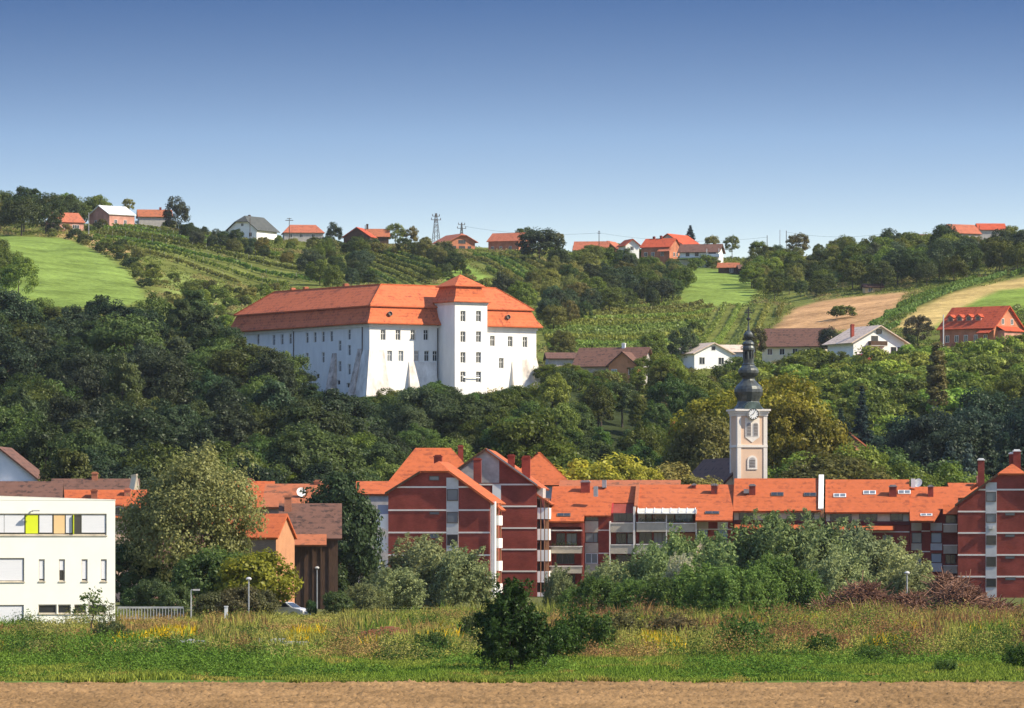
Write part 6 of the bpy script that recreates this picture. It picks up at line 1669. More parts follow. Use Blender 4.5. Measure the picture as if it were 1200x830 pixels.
    pg = MB(); pg.slab([(x(748), -1.6, z(601.5)), (x(815), -1.6, z(601.5)), (x(815), -.02, z(595.8)), (x(748), -.02, z(595.8))], .07)
    gp = pg.build('pergola_glazing', mat('milky_glazing', (.62, .58, .48), .4), r_)
    pb = MB()
    for i in range(8):
        px = 748 + 67 * i / 7; pb.slab([(x(px) - .05, -1.62, z(601.3) + .06), (x(px) + .05, -1.62, z(601.3) + .06), (x(px) + .05, -.02, z(595.6) + .06), (x(px) - .05, -.02, z(595.6) + .06)], .05)
    pb.box(x(748), x(815), -1.66, -1.56, z(602.4), z(601.7)); pb.build('pergola_beam', M_frame, gp)
    for p0, p1, a_, b_ in ((746.5, 781, 612, 623.5), (782, 815.5, 613, 623.5), (746.5, 781, 637.5, 650)):
        b = parapet(r_, x(p0), x(p1), a_, b_, z, 1.3)
        if a_ < 620: flowers(b, x(p0) + .2, x(p1) - .3, z(611.5), 1.3, int(p0))
    panel(r_, x(748), x(756), z(612), z(602.5), M_beige); panel(r_, x(768), x(790), z(612), z(602.5), M_beige); panel(r_, x(782), x(815), z(640), z(625), M_orange)
    win(r_, z, 757, 764, 602.5, 612, x, style='plain'); win(r_, z, 791, 812, 602.5, 612, x, pane=M_glass_b, style='triple'); win(r_, z, 765, 768, 602.5, 612, x, M_orange, M_glass, 'plain')
    win(r_, z, 749, 764, 624, 637, x); win(r_, z, 766, 781, 624, 637, x, pane=M_glass_g, style='triple')
    fn = MB(); fn.box(x(780.8), x(782), -1.3, -.01, -.4, z(603)); fn.box(x(815.6), x(817), -1.5, -.01, -.4, z(597)); fn.build('side_wall', M_band, r_)
    for p0, p1 in ((817.2, 830), (841, 853)):
        panel(r_, x(p0), x(p1), z(620), z(611.8), M_greyl if p0 > 830 else M_beige); win(r_, z, p0 + .3, p1 - .3, 620.5, 633, x, pane=M_glass_b, style='plain'); panel(r_, x(p0), x(p1), z(645), z(634), M_beige)
    panel(r_, x(817), x(858), z(621), z(619.8), M_band, -.07, 'band')
    skylight(ro, x(835), z(601.5), 1.7, .7, k, ze); chim(ro, x(836), z(579), z(566.5), k, ze, .75); chim(ro, x(811.5), z(572), z(566), k, ze, .45)
    ad = MB()
    for q in (0, 1, 2): ad.tube((x(838), 2, z(578)), (x(838) + .5 * (q - 1), 2, z(560) - .3 * q), .03, .02, 4)
    ad.build('aerial', M_black, ro)
    # 3: attic house left of the party wall
    def attic(label, a, b, py_e, py_r, wins, sky, chims_, grey=False):
        r_, W, ze, zr, x, z = section(label, a, b, py_e, py_r)
        body(r_, W, ze, zr); ro, k = roof(r_, W, ze, zr, fr=.55)
        e_ = py_e
        panel(r_, .1, W - .1, z(e_ + 14), z(e_ + 1.5), M_beige)
        panel(r_, .02, W - .02, z(e_ + 18.5), z(e_ + 14.2), mat('dark_red_fascia', (.10, .02, .02)), -.12, 'fascia')
        aw = MB(); aw.slab([(x(a + 2), -1.3, z(e_ + 24.2)), (x(b - 18), -1.3, z(e_ + 24.2)), (x(b - 18), -.13, z(e_ + 19)), (x(a + 2), -.13, z(e_ + 19))], .1); aw.build('balcony_roof', M_tile, r_)
        for p0, p1, stl in wins: win(r_, z, p0, p1, e_ + 3, e_ + 13.5, x, style=stl, y=-.04)
        n = 4
        for i in range(n):
            p0 = a + 8 + (b - a - 20) * i / n
            win(r_, z, p0, p0 + 12, e_ + 30, e_ + 42, x, pane=M_glass_g); win(r_, z, p0, p0 + 12, e_ + 56, e_ + 68, x)
            panel(r_, x(p0), x(p0 + 12), z(e_ + 55), z(e_ + 43), M_beige)
        for q in (27, 54): panel(r_, .02, W - .02, z(e_ + q), z(e_ + q - 1.2), M_band, -.06, 'band')
        for px, py, dk in sky: skylight(ro, x(px), z(py), 1.5, .8, k, ze, dk)
        for px, q0, q1, w_ in chims_: chim(ro, x(px), z(q0), z(q1), k, ze, w_)
        return r_, W, ze, zr, x, z, ro, k
    r_, W, ze, zr, x, z, ro, k = attic('terraced house under the church tower with dark skylights and dark attic windows', 859, 962, 595.5, 560.8, [(866, 882, 'third'), (898, 913, 'third'), (929, 954, 'triple')],
          [(910.5, 579.5, True), (949, 580, True)], [(881, 580, 567, .75)])
    pw = MB(); pw.slab([(W - .3, -.5, ze - .05), (W + .3, -.5, ze - .05), (W + .3, 5.9, zr + .45), (W - .3, 5.9, zr + .45)], .7); pw.build('party_wall', M_white, r_)
    vt = MB(); vt.box(x(871), x(877), 2.3, 2.9, z(578), z(573)); vt.build('vent_box', M_lead, ro)
    r_, W, ze, zr, x, z, ro, k = attic('terraced house right of the white party wall, with white framed skylights', 967, 1066, 597, 562, [(973, 998, 'triple'), (1007, 1028, 'third'), (1043, 1058, 'third')],
          [(984, 581, False), (1019, 577.5, False), (1060, 577, False)], [(1046.5, 582, 568, .9)])
    gt = MB(); gt.box(-.55, -.12, -.4, .3, ze - 1.0, ze + .2); gt.build('gutter_pier', M_orange, r_)
    # 5: stepped house before the right block
    r_, W, ze, zr, x, z = section('terraced house with roof apron and small balconies, last before the brick block at the edge', 1066, 1123, 597, 570.5)
    body(r_, W, ze, zr); k = (zr - ze) / 5.8; fr = (ze - z(610.5)) / k
    rb = MB(); rb.slab([(0, -fr, z(610.5)), (x(1094), -fr, z(610.5)), (x(1103), 0, ze), (0, 0, ze)], .22); rb.slab([(0, .003, ze + .002), (W, .003, ze + .002), (W, 5.8, zr), (0, 5.8, zr)], .22); rb.slab([(W, 12, ze), (0, 12, ze), (0, 5.8, zr), (W, 5.8, zr)], .22)
    rb.slab([(x(1105), -1.2, z(602.5)), (x(1122), -1.2, z(602.5)), (x(1122), -.05, z(591.5)), (x(1105), -.05, z(591.5))], .15); ro = rb.build('roof', M_tile, r_)
    for a_, b_ in ((613, 622), (637, 645), (660, 670)):
        panel(r_, x(1068), x(1080), z(b_), z(a_), M_beige); panel(r_, x(1090.5), x(1104), z(b_), z(a_), M_greyl)
    for a_, b_ in ((624.5, 636.5), (648.5, 659.5)): win(r_, z, 1068.5, 1080, a_, b_, x, pane=M_glass_g, style='plain'); win(r_, z, 1091, 1103.5, a_, b_, x, pane=M_glass_b, style='plain')
    for q in (622.5, 646.5): panel(r_, x(1080), x(1090), z(q + .6), z(q - .6), M_band, -.06, 'band')
    for a_, b_ in ((614, 624), (638.5, 649), (662.5, 672)): parapet(r_, x(1105.5), x(1121.5), a_, b_, z, 1.0)
    win(r_, z, 1108, 1121, 603.5, 613.5, x); win(r_, z, 1108, 1120, 650, 661, x); panel(r_, x(1106), x(1121), z(637.5), z(625), M_brick)
    skylight(ro, x(1085.5), z(604), 1.4, .6, k, ze, False); chim(ro, x(1091), z(582), z(568), k, ze, .65)
    ds = MB(); ds.lathe([(0, 0), (.35, .05), (.55, .2), (.5, .2), (.3, .1), (0, .06)], 14); d_ = ds.build('satellite_dish', M_white, ro); d_.location = (x(1077), 5.2, z(566)); d_.rotation_euler = (R(70), 0, R(-25))
    mb = MB(); mb.box(x(1068), x(1073), 4.8, 5.3, z(571), z(560.5)); mb.build('chimney', [M_white], ro)
terrace()

# ------------------------------------------------------------------ cream office building at the left edge
def office():
    F = Frame(135, 408, 0); 
    rot = 20.0
    # right front corner stands at px 135; the front runs to the left out of the picture
    F = Frame(135, 408, rot); r_ = F.root('office_building'); tag(r_, 'cream flat roofed modern office with blinds and one lime yellow panel at the left edge', 'office building')
    Lw = 15.5; H = F.z(586.5)
    X = lambda px: F.x(px) + Lw       # from the left end of the wall
    Z = lambda py, px: F.z(py, F.x(px), 0)
    def hole(p0, p1, q0, q1): return (X(p0), Z(q1, (p0 + p1) / 2) + .5, X(p1) - X(p0), Z(q0, (p0 + p1) / 2) - Z(q1, (p0 + p1) / 2))
    zo = -.5
    a0 = 0.3
    top = (a0, Z(627.5, 60) + .5, X(125) - a0, Z(602, 60) - Z(627.5, 60))
    mid = (a0, Z(682, 10) + .5, X(28.5) - a0, Z(654, 10) - Z(682, 10))
    low = (a0, Z(732, 10) + .5, X(28) - a0, Z(709, 10) - Z(732, 10))
    slim = [hole(p, p + 7, 655.5, 681.5) for p in (45.5, 69.2, 95.7, 118.2)]
    bot = [hole(45, 66.5, 708.5, 719.5), hole(68, 83, 708.5, 719.5), hole(87, 101, 708.5, 719.5), hole(104, 124, 708.5, 719.5)]
    mb = MB(); O = (-Lw, 0, zo)
    mb.wall(O, EX, EZ, Lw, H - zo, [top, mid, low] + slim + bot, .22)
    mb.poly([(0, 0, zo), (0, 12, zo), (0, 12, H), (0, 0, H)]); mb.poly([(0, 12, zo), (-Lw, 12, zo), (-Lw, 12, H), (0, 12, H)]); mb.poly([(-Lw, 12, zo), (-Lw, 0, zo), (-Lw, 0, H), (-Lw, 12, H)])
    mb.poly([(-Lw, 0, H), (0, 0, H), (0, 12, H), (-Lw, 12, H)])
    mb.build('wall', M_pale, r_)
    cp = MB(); cp.slab([(-Lw, -.03, H + .5), (.03, -.03, H + .06), (.03, 12, H + .06), (-Lw, 12, H + .5)], .05); cp.prism([(-Lw, -.02, H), (.02, -.02, H), (.02, -.02, H + .02), (-Lw, -.02, H + .45)], [(-Lw, .4, H), (.02, .4, H), (.02, .4, H + .02), (-Lw, .4, H + .45)]); cp.build('roof_coping', M_pale, r_)
    def fill(h, m, x0, x1, out=-.16, name='blind', zt=0.0, zb_=0.0):
        b = MB(); b.box(x0, x1, .10, .14, h[1] + zo + zb_, h[1] + h[3] + zo - zt); o = b.build(name, m, r_); o.location.x = -Lw; return o
    def frame(h):
        b = MB(); e = .01; x0, x1, z0, z1 = h[0] - e, h[0] + h[2] + e, h[1] + zo - e, h[1] + h[3] + zo + e
        b.box(x0, x1, .09, .2, z0, z0 + .1); b.box(x0, x1, .05, .2, z1 - .09, z1); b.box(x0, x0 + .07, .09, .2, z0 + .1, z1 - .09); b.box(x1 - .07, x1, .09, .2, z0 + .1, z1 - .09)
        o = b.build('window', M_frame_b, r_); o.location.x = -Lw
        g = MB(); g.box(x0 + .07, x1 - .07, .155, .18, z0 + .1, z1 - .09); g.build('pane', M_glass, o)
        s_ = MB(); s_.box(x0 - .04, x1 + .04, -.07, .05, z0 - .06, z0 + .02); s_.build('sill', M_frame_b, o); return o
    for h in [top, mid, low] + slim + bot: frame(h)
    zoom = lambda a: a * .2771
    for a, b, m, nm, zbm in ((-40, 18, M_blind, 'blind', .12), (20, 104, M_blind, 'blind', .12), (110, 162, M_lime, 'lime_panel', 0.05), (168, 222, M_blind, 'blind', .12), (229, 275, M_tan, 'tan_panel', .05), (280, 306, M_blind, 'blind', .1), (347, 450, M_blind, 'blind', .12)):
        x0 = max(top[0] + .07, X(zoom(a)))
        fill(top, m, x0, min(X(zoom(b)), top[0] + top[2] - .08), name=nm, zt=.1, zb_=.1 + zbm)
    pj = MB(); pj.box(X(zoom(309)), X(zoom(312)), -.1, .1, top[1] + zo + .1, top[1] + top[3] + zo - .1); o = pj.build('open_sash', M_lime, r_); o.location.x = -Lw
    fill(mid, M_blind, mid[0] + .07, mid[0] + mid[2] - .08, zt=.1, zb_=.12); fill(low, M_blind, low[0] + .07, low[0] + low[2] - .08, zt=.1, zb_=.12)
    for i, h in enumerate(slim): fill(h, M_blind, h[0] + .07, h[0] + h[2] - .08, zt=.1, zb_=.9 if i == 1 else .2)
    lm = MB(); lm.box(X(36) - Lw - .05, X(36) - Lw + .05, -.5, .02, top[1] + top[3] + zo + .12, top[1] + top[3] + zo + .2); lm.box(X(36) - Lw - .05, X(36) - Lw + .55, -.65, -.45, top[1] + top[3] + zo + .17, top[1] + top[3] + zo + .28); lm.build('wall_lamp', M_metal, r_)
office()

# ------------------------------------------------------------------ old town roofs left of the brick blocks
def old_town():
    mp = lambda D: D / FPX
    def row(name, label, p0, p1, py_e, py_r, D, d, rot, wall, roof, **k):
        s = mp(D); base = 0.0
        he = EYE + (HOR - py_e) * s; hr = EYE + (HOR - py_r) * (D + d / 2) / FPX
        return house(name, label, (p0 + p1) / 2, 0, (p1 - p0) * s, d, he, hr, rot, k.pop('axis', 'x'), wall, roof, D=D, base=0.0, over=k.pop('over', .35), sink=.5, **k)
    def sloped(r_):
        w_ = MB(); w_.prism([(-.02, -.1, 16.2), (2.9, -.1, 14.3), (2.9, -.1, 14.0), (-.02, -.1, 14.0)], [(-.02, .0, 16.2), (2.9, .0, 14.3), (2.9, .0, 14.0), (-.02, .0, 14.0)])
    h = row('house', 'bluish white gabled house on the slope behind the brown roofs at the left edge', -52, 48, 563, 524, 672, 10, -4, M_white, M_tile_brown, axis='y', over=.5,
            win=[(6.1, 12.2, 1.0, 1.2, 'plain'), (7.9, 12.9, 1.2, 1.1, 'plain'), (8.4, 11.0, 1.0, 1.0), (9.7, 11.0, .9, 1.0), (5.7, 9.4, 1.0, 1.4)], frame=M_frame_d)
    bl = MB(); bl.box(.2, 1.9, -1.1, -.01, 13.4, 14.4); bl.build('balcony', M_greyl, h)
    row('house', 'house with dull brown roof and white verge right behind the office building', -30, 68, 590, 564, 540, 9, 3, M_grey, M_tile_brown, over=.4)
    wv = MB(); s = mp(540)
    row('house', 'house with long brown roof ridge behind the orange roof with arched dormers', 62, 158, 590, 561, 588, 9, 2, M_grey, M_tile_brown, over=.4, chim=[(-.1, 4.5, 13, 14.6, M_brick_o)])
    def arched(r_):
        k = 0.62
        for cx in (138, 154.5):
            x = (cx - 117) * mp(556); q = MB(); n = 10; z0 = EYE + (HOR - 605) * mp(556)
            a = [(x + .95 * math.cos(math.pi * i / n), z0 + .1 + 1.0 * math.sin(math.pi * i / n)) for i in range(n + 1)]
            q.prism([(u, -.1, v) for u, v in reversed(a)], [(u, 2.2, v) for u, v in reversed(a)]); d_ = q.build('dormer', M_white, r_)
            b = [(x + .8 * math.cos(math.pi * i / n), z0 + .15 + .82 * math.sin(math.pi * i / n)) for i in range(n + 1)]
            g = MB(); g.prism([(u, -.14, v) for u, v in reversed(b)], [(u, -.08, v) for u, v in reversed(b)]); g.build('window', M_glass, d_)
            t_ = MB()
            for i in range(n):
                (u0, v0), (u1, v1) = a[i], a[i + 1]; cx_, cz_ = x, z0 + .1
                o0, o1 = (cx_ + (u0 - cx_) * 1.18, cz_ + (v0 - cz_) * 1.18), (cx_ + (u1 - cx_) * 1.18, cz_ + (v1 - cz_) * 1.18)
                t_.slab([(o0[0], -.35, o0[1]), (o1[0], -.35, o1[1]), (o1[0], 2.6, o1[1]), (o0[0], 2.6, o0[1])], .12)
            t_.build('dormer_roof', M_tile, d_)
    row('house', 'house with orange roof, two arched dormers and brick chimneys beside the office', 70, 166, 604, 574, 556, 9.5, 1, M_peach, M_tile, over=.5, chim=[(-.9, 3.3, 10.6, 12.3, M_brick_o), (2.7, 3.8, 10.9, 12.4, M_brick_o)], extra=arched)
    row('house', 'house with creamy white pointed fire gable at the end of the brown ridge', 154, 167, 590, 556, 575, 9, 8, M_cream, M_cream, axis='y', over=.02, thick=.12)
    row('house', 'house with small orange roof glimpsed through the pale willow', 172, 268, 612, 590, 520, 8, 3, M_brick_p, M_tile, over=.4)
    row('house', 'house with bright red orange roof between the pale willow and the dish roof', 262, 318, 592, 564, 548, 9, 3, M_brick_p, M_tile, over=.4, chim=[(0.2, 4.5, 12.0, 13.4, M_brick_o)])
    def dish(r_):
        o = MB(); o.lathe([(0, -.02), (.3, .02), (.48, .12), (.5, .16), (.44, .15), (.28, .07), (0, .04)], 16); d_ = o.build('satellite_dish', M_white, r_)
        d_.location = ((350.4 - 351) * mp(535), 1.9, 11.75); d_.rotation_euler = (R(75), 0, R(20))
        s_ = MB(); s_.tube(((350.4 - 351) * mp(535), 2.0, 11.7), ((350.4 - 351) * mp(535), 2.0, 10.6), .04, .04, 5); s_.build('dish_pole', M_metal, r_)
    row('house', 'house with weathered reddish roof carrying a white satellite dish', 311, 392, 592, 567, 538, 9.5, -2, M_brick_g, M_tile_old, over=.4, chim=[(1.5, 4.75, 11.9, 13.1, M_brick_o)], extra=dish)
    def barn(r_):
        s_ = mp(500); k = MB(); z1, z0 = EYE + (HOR - 626) * s_, EYE + (HOR - 638.5) * s_
        k.slab([(-2.4, -2.0, z0), (1.6, -2.0, z0), (1.6, -.2, z1), (-2.4, -.2, z1)], .18); k.build('lean_to_roof', M_tile_old, r_)
        b = MB()
        for i in range(6): b.box(-2.2 + i * .8, -2.05 + i * .8, -.1, .02, 0, z0 - .3)
        b.build('timber_post', M_wood, r_)
    row('barn', 'old dark timber barn with brown mossy roof and orange lean-to strip', 331, 396, 628, 590, 500, 10, 2, M_wood, M_tile_brown, over=.4, cat='barn', chim=[(-2.2, 4.0, 9.3, 11.2, M_brick_o)], extra=barn)
    row('house', 'small house with orange roof and sunlit plaster gable beside the timber barn', 274, 324, 628, 602, 478, 6.5, -13, M_brick_g, M_tile, over=.25, gwall=M_orange)
    # sunlit gable skin of that house
    h = bpy.data.objects['house.%03d' % (len([o for o in bpy.data.objects if o.name.startswith('house')]) - 1)] if False else None
    row('house', 'house showing a strip of orange roof behind the dark tree by the brick blocks', 420, 470, 578, 564, 640, 9, 2, M_grey, M_tile, over=.3)
    row('house', 'large house with broad orange hipped roof behind the left gabled block', 452, 566, 570, 525, 668, 14, 2, M_grey, M_tile, hip=4.0, over=.4, chim=[(3.6, 7, 17, 19.2, M_brick)])
    row('house', 'house with orange hipped roof falling to the right behind the taller gabled block', 590, 668, 566, 530, 662, 12, -3, M_grey, M_tile, hip=4.5, over=.4)
    row('house', 'small house with orange roof between the last terraced house and the right brick block', 1118, 1160, 582, 566, 655, 8, 3, M_grey, M_tile, over=.3, chim=[(1.4, 3, 13.2, 15.0, M_brick_p)])
    # ramp wall, path, cars
    mb = MB(); F = Frame(320, 520, -14); r_ = F.root('brick_ramp'); tag(r_, 'red brick ramp wall sloping down beside the pale path', 'ramp')
    w_ = MB(); w_.prism([(0, 0, -.3), (2.6, 0, -.3), (2.6, 0, 1.0), (.6, 0, 2.1), (0, 0, 2.1)], [(0, .5, -.3), (2.6, .5, -.3), (2.6, .5, 1.0), (.6, .5, 2.1), (0, .5, 2.1)]); w_.build('wall', M_brick, r_)
    c_ = MB(); c_.slab([(.6, -.08, 2.2), (2.75, -.08, 1.03), (2.75, .58, 1.03), (.6, .58, 2.2)], .1); c_.build('coping', M_brick_o, r_)
    l_ = MB(); l_.box(2.4, 5.6, -1.2, -.9, -.3, .75); l_.build('low_wall', M_orange, r_)
    mb = MB(); a = [P(338, 0, 545), P(392, 0, 545), P(392, 0, 585), P(330, 0, 585)]
    mb.poly([(v.x, v.y, .20) for v in a]); o = mb.build('path', M_concrete); tag(o, 'pale paved path between the barn and the dark tree', 'path', kind='structure')
old_town()

def car(px, D, rot, label, colour, silver=False, z=0.0):
    r_ = empty('parked_car', ((px - 600) / FPX * D, D, z), R(rot)); tag(r_, label, 'car')
    paint = mat('paint_' + colour[0], colour[1], .3, amt=.02, spec=.6)
    W = .84
    body = [(-2.05, .35), (-2.05, .82), (-1.95, .95), (-1.1, 1.0), (1.15, .95), (1.9, .82), (2.05, .6), (2.05, .32)]
    cab = [(-1.75, .97), (-1.35, 1.42), (-.3, 1.46), (.35, 1.40), (1.1, .95)]
    mb = MB(); mb.prism([(a, -W, b) for a, b in reversed(body)], [(a, W, b) for a, b in reversed(body)]); mb.build('body', paint, r_)
    mb = MB(); mb.prism([(a, -W + .1 + .12 * (b > 1.1), b) for a, b in reversed(cab)], [(a, W - .1 - .12 * (b > 1.1), b) for a, b in reversed(cab)]); mb.build('cabin', paint, r_)
    g = MB()
    for s_ in (-1, 1):
        y0, y1 = s_ * (W - .07), s_ * (W - .205)
        q = [(-1.45, y0 - s_ * .015, 1.02), (.85, y0 - s_ * .015, 1.0), (.32, y1 + s_ * .02, 1.34), (-1.22, y1 + s_ * .02, 1.36)]
        g.poly(q if s_ < 0 else q[::-1])
    g.poly([(1.12, -.62, .98), (1.12, .62, .98), (.42, .54, 1.37), (.42, -.54, 1.37)]); g.poly([(-1.77, .6, 1.0), (-1.77, -.6, 1.0), (-1.42, -.52, 1.37), (-1.42, .52, 1.37)])
    g.build('car_window', M_glass, r_)
    for x in (-1.3, 1.3):
        for y in (-W, W):
            t = MB(); t.lathe([(.0, -.1), (.24, -.1), (.31, -.08), (.31, .08), (.24, .1), (0, .1)], 18); o = t.build('wheel', M_black, r_); o.location = (x, y, .31); o.rotation_euler = (R(90), 0, 0)
            q = MB(); q.lathe([(0, -.11), (.19, -.112), (.19, .112), (0, .11)], 12); q.build('rim', M_metal, o)
    for y in (-.58, .58):
        h = MB(); h.box(2.0, 2.065, y - .17, y + .17, .62, .76); h.build('headlight', M_blind, r_)
        h = MB(); h.box(-2.065, -2.0, y - .15, y + .15, .68, .85); h.build('tail_light', mat('red_lens', (.35, .01, .01), .2), r_)
    return r_
def small_stuff():
    car(349, 540, -38, 'dark red car parked before the timber barn by the pale path', ('dark_red', (.22, .012, .016)), z=.22)
    car(335, 442, -30, 'silver car half hidden by the weeds below the brick ramp', ('silver', (.5, .5, .5)), z=.0)
    def lamp(px, D, top, label, arm):
        h = EYE + (HOR - top) * D / FPX; X = (px - 600) / FPX * D
        r_ = empty('street_lamp', (X, D, 0)); tag(r_, label, 'street lamp')
        a = MB(); a.tube((0, 0, -.3), (0, 0, h), .075, .05, 8)
        if arm: a.tube((0, 0, h), (arm, 0, h + .02), .045, .04, 6)
        a.build('pole', M_metal, r_)
        b = MB()
        if arm: b.box(arm - .1, arm + .45, -.14, .14, h - .06, h + .07)
        else: b.lathe([(.0, h - .08), (.2, h - .05), (.24, h + .05), (.14, h + .15), (0, h + .18)], 12)
        b.build('lamp_head', M_greyl, r_)
    lamp(224, 415, 691.5, 'short grey street lamp with side arm between bushes near the office', .25)
    lamp(291.5, 412, 679, 'taller grey street lamp with round head left of the brick ramp', 0)
    lamp(371.5, 500, 666, 'thin grey street lamp beside the dark tree and the timber barn', 0)
    lamp(1063, 430, 672, 'thin pale lamp post in front of the silvery willows by the branch heap', 0)
    X = (265 - 600) / FPX * 400; mb = MB(); mb.box(-.13, .13, -.1, .1, -.2, EYE + (HOR - 711.5) * 400 / FPX); mb.box(-.16, .16, -.13, .13, EYE + (HOR - 711.5) * 400 / FPX + .002, EYE + (HOR - 711) * 400 / FPX + .05)
    o = mb.build('marker_post', M_white); o.location = (X, 400, 0); tag(o, 'short white marker post in the weeds', 'post')
    # railing right of the office
    F = Frame(138, 420, 6); r_ = F.root('railing'); tag(r_, 'long grey railing with a solid top rail right of the office', 'railing')
    W = F.x(215); zt = F.z(711)
    a = MB(); a.box(0, W, -.06, .06, zt - .16, zt); a.build('top_rail', M_metal, r_)
    a = MB(); a.box(0, W, -.03, .03, .35, .42); a.build('bottom_rail', M_metal, r_)
    n = 22
    pm = MB(); pm.box(-.04, .04, -.045, .045, -.2, zt - .16); pmm = pm.mesh('post', M_metal)
    for i in range(n + 1):
        p = add('post', pmm, r_); p.location = (W * i / n, 0, 0)
    # branch heaps
    def heap(px0, px1, D, top, n, seed, label):
        rng = np.random.default_rng(seed); x0, x1 = [(p - 600) / FPX * D for p in (px0, px1)]
        cx_, hw, H = (x0 + x1) / 2, (x1 - x0) / 2, EYE + (HOR - top) * D / FPX
        u = rng.uniform(-1, 1, n); dd = rng.normal(0, .45, n)
        prof = H * np.clip(1 - np.abs(u) ** 5, .05, 1) * (0.45 + .75 * vfield(u * hw + 50, dd * 0, 2.6, seed)) * np.exp(-(dd ** 2) * .9)
        z = prof * rng.uniform(.25, 1.0, n) ** .5
        C = np.stack([u * hw, dd * 3.0, z], 1)
        ln = rng.gamma(3, .35, n) + .3; az = rng.uniform(0, 6.283, n); el = rng.normal(.1, .42, n)
        T = np.stack([np.cos(az) * np.cos(el), np.sin(az) * np.cos(el), np.sin(el)], 1) * ln[:, None] / 2
        rad = rng.uniform(.02, .07, n)
        s = np.cross(T, rng.normal(0, 1, (n, 3))); s /= np.linalg.norm(s, axis=1)[:, None]; t = np.cross(T, s); t /= np.linalg.norm(t, axis=1)[:, None]
        V = []
        for e_, f in ((-1, 1.0), (1, .5)):
            for q in (0, 1, 2):
                a = 2 * math.pi * q / 3; V.append(C + T * e_ + (s * math.cos(a) + t * math.sin(a)) * (rad * f)[:, None])
        V = np.stack(V, 1).reshape(-1, 3); b = (np.arange(n) * 6)[:, None]
        Q = np.concatenate([b + np.array([[0, 1, 4, 3]]), b + np.array([[1, 2, 5, 4]]), b + np.array([[2, 0, 3, 5]])], 0)
        g = rng.random((n, 1)); cb = np.array((.17, .085, .055)) * (1 - g) + np.array((.36, .21, .15)) * g
        o = add('branch_heap', np_mesh('branch_heap', V, Q, M_weed, face_col=np.tile(cb, (3, 1)))); o.location = (cx_, D, 0); tag(o, label, 'heap')
    heap(955, 1085, 425, 680, 7000, 1, 'long heap of reddish brown cut branches before the silvery willows')
    heap(1070, 1192, 420, 692, 6000, 2, 'lower heap of reddish brown cut branches before the right brick block')
    heap(1082, 1150, 460, 676, 2500, 3, 'dark tangled heap of twigs close to the foot of the right brick block')
    # rubble
    rng = random.Random(5); mb = MB(); D = 330; p = P(455, 736, D)
    for k in range(70):
        x, y = rng.uniform(-1.6, 1.6), rng.uniform(-.8, .8); s_ = rng.uniform(.06, .18); h = rng.uniform(.3, 1) * (1.25 - abs(x) * .25)
        mb.box(x - s_ * 2, x + s_ * 2, y - s_, y + s_, -.1 + h * .4, h)
    o = mb.build('rubble_heap', M_brick_o); o.location = (p.x, D, 0.1); tag(o, 'small heap of orange tile rubble in the weeds', 'heap')
    mb = MB(); D = 318; p = P(225, 0, D)
    for k in range(40):
        x, y = rng.uniform(-3, 7), rng.uniform(-.6, .6); s_ = rng.uniform(.08, .25); mb.box(x - s_ * 2, x + s_ * 2, y - s_, y + s_, -.1, rng.uniform(.35, .75))
    o = mb.build('concrete_rubble', M_greyl); o.location = (p.x, D, 0); tag(o, 'scattered pale concrete rubble among the left weeds', 'rubble', kind='thing')
    # pylons and poles on the ridge
    def pylon(px, pyb, pyt, D, wb, label, arms=((.82, 1.6), (.92, 1.2))):
        z0, z1 = EYE + (HOR - pyb) * D / FPX, EYE + (HOR - pyt) * D / FPX; H = z1 - z0
        r_ = empty('pylon', ((px - 600) / FPX * D, D, z0), R(20)); tag(r_, label, 'pylon')
        a = MB(); b = MB(); f = lambda t: wb * (1 - t * .86)
        for sx in (-1, 1):
            for sy in (-1, 1): a.tube((sx * wb, sy * wb, -2), (sx * f(1), sy * f(1), H), .13, .08, 5)
        a.build('leg', M_iron, r_)
        n = 7
        for i in range(n):
            t0, t1 = i / n, (i + 1) / n; w0, w1 = f(t0), f(t1)
            for s_ in (-1, 1):
                b.tube((-w0, s_ * w0, H * t0), (w1, s_ * w1, H * t1), .06, .06, 4); b.tube((w0, s_ * w0, H * t0), (-w1, s_ * w1, H * t1), .06, .06, 4)
                b.tube((s_ * w0, -w0, H * t0), (s_ * w1, w1, H * t1), .06, .06, 4)
        b.build('bracing', M_iron, r_)
        c = MB(); d_ = MB()
        for t, ln in arms:
            c.tube((-ln, 0, H * t), (ln, 0, H * t), .11, .11, 5)
            for x in (-ln, ln): d_.tube((x, 0, H * t), (x, 0, H * t + .7), .14, .1, 6)
        c.build('cross_arm', M_iron, r_); d_.build('insulator', M_frame_d, r_)
    pylon(511, 293, 250, 1712, 1.5, 'tall lattice pylon on the ridge between olive trees and the brick house')
    pylon(541, 285, 261, 1760, .7, 'smaller pylon mast rising behind the brick house roof', ((.72, 1.5), (.9, 1.1)))
    def pole(px, pyb, pyt, D, label, arm=0, m=None, r=.14):
        z0, z1 = EYE + (HOR - pyb) * D / FPX, EYE + (HOR - pyt) * D / FPX
        r_ = empty('utility_pole', ((px - 600) / FPX * D, D, z0)); tag(r_, label, 'pole')
        a = MB(); a.tube((0, 0, -2.5), (0, 0, z1 - z0), r, r * .75, 7); a.build('pole_shaft', m or M_bark, r_)
        if arm:
            a = MB(); a.box(-arm, arm, -.1, .1, z1 - z0 - .9, z1 - z0 - .7); a.box(-arm * .6, arm * .6, -.08, .08, z1 - z0 - .3, z1 - z0 - .15); a.build('cross_arm', m or M_bark, r_)
    pole(339, 282, 255.5, 1680, 'wooden pole with cross arms in front of the long orange roof', 1.3)
    pole(293, 284, 255, 1640, 'thin pole at the right end of the white house with dark roof')
    pole(428, 285, 264, 1705, 'dark flue pole above the weathered brown roof')
    pole(702, 293, 270.5, 1690, 'single pole beside the low orange roofs', .5)
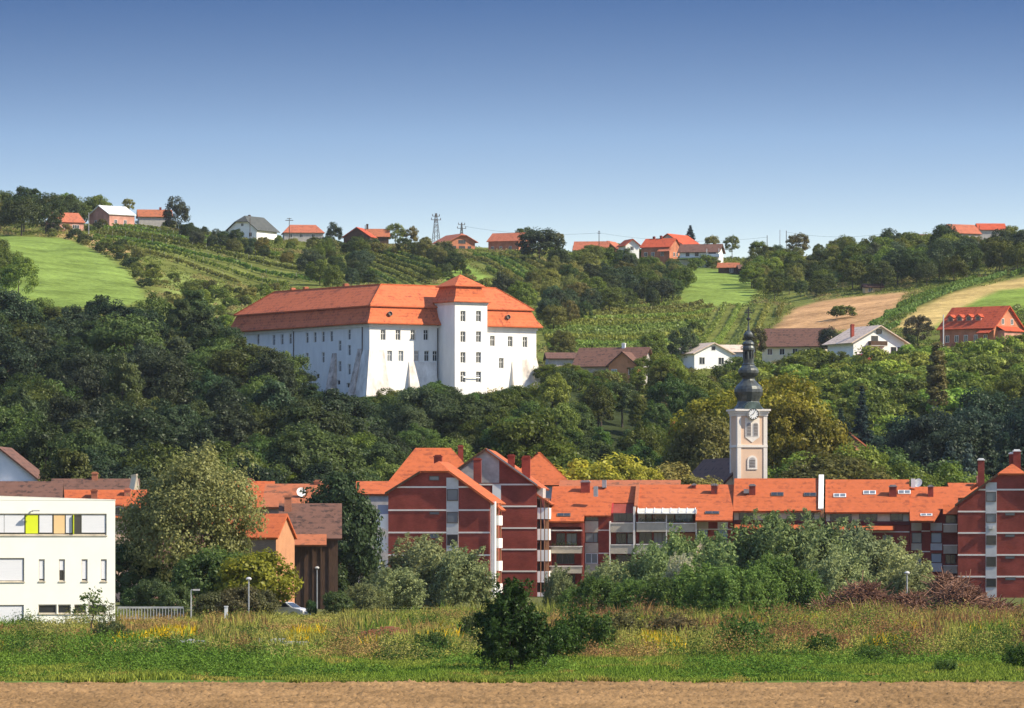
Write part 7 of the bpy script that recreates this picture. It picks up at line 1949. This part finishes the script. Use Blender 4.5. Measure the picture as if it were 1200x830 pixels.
    pole(899, 302, 276, 1700, 'leftmost of three slim poles on the skyline right of the lone spruce')
    pole(914, 300, 269.5, 1700, 'tallest of three slim poles on the skyline right of the lone spruce', 0, M_metal)
    pole(921.5, 300, 270.5, 1705, 'rightmost of three slim poles on the skyline right of the lone spruce')
    pole(1042, 292, 270, 1690, 'slim pole over the wooded right hand skyline')
    pole(1147.5, 284, 264.5, 1715, 'slim pole rising behind the orange roof on the right ridge')
    pole(104, 275, 249, 1560, 'grey pole beside the small pink house', 0, M_metal)
    pole(1105.5, 409, 369, 1095, 'whitish mast standing before the four dormers of the red brick house', 0, M_greyl, .16)
    # wires between the poles along the ridge
    def wire(a, b, sag, label):
        pts = [P(*a), P(*b)]; mb = MB(); n = 14; prev = None
        for i in range(n + 1):
            t = i / n; p = pts[0].lerp(pts[1], t); p.z -= sag * 4 * t * (1 - t)
            if prev is not None: mb.tube(prev, p, .035, .035, 4)
            prev = p
        o = mb.build('power_line', M_black); tag(o, label, 'cable')
    wire((543, 265, 1758), (702, 273, 1690), 1.5, 'power line sagging from the small pylon mast to the single pole')
    wire((702, 273, 1690), (899, 278, 1700), 2.0, 'power line from the single pole across the red roofs to the slim poles')
    wire((921.5, 272, 1705), (1042, 273, 1690), 1.5, 'power line from the slim poles to the pole over the right wood')
    wire((1042, 273, 1690), (1147.5, 267, 1715), 1.5, 'power line ending at the pole by the orange roof on the right')
small_stuff()

# ------------------------------------------------------------------ air
def haze():
    mb = MB(); mb.box(-6500, 6500, -200, 9500, -3.0, 150)
    m = bpy.data.materials.new('haze_air'); m.use_nodes = True; t = m.node_tree
    t.nodes.remove(t.nodes['Principled BSDF'])
    v = t.nodes.new('ShaderNodeVolumePrincipled'); v.inputs['Color'].default_value = (0.80, 0.88, 1.0, 1); v.inputs['Density'].default_value = HAZE
    v.inputs['Anisotropy'].default_value = 0.2
    t.links.new(v.outputs[0], t.nodes['Material Output'].inputs['Volume'])
    o = mb.build('haze', m); tag(o, 'thin bluish summer haze in the air over the valley', 'haze', kind='stuff')
HAZE = 0.000026
if HAZE: haze()
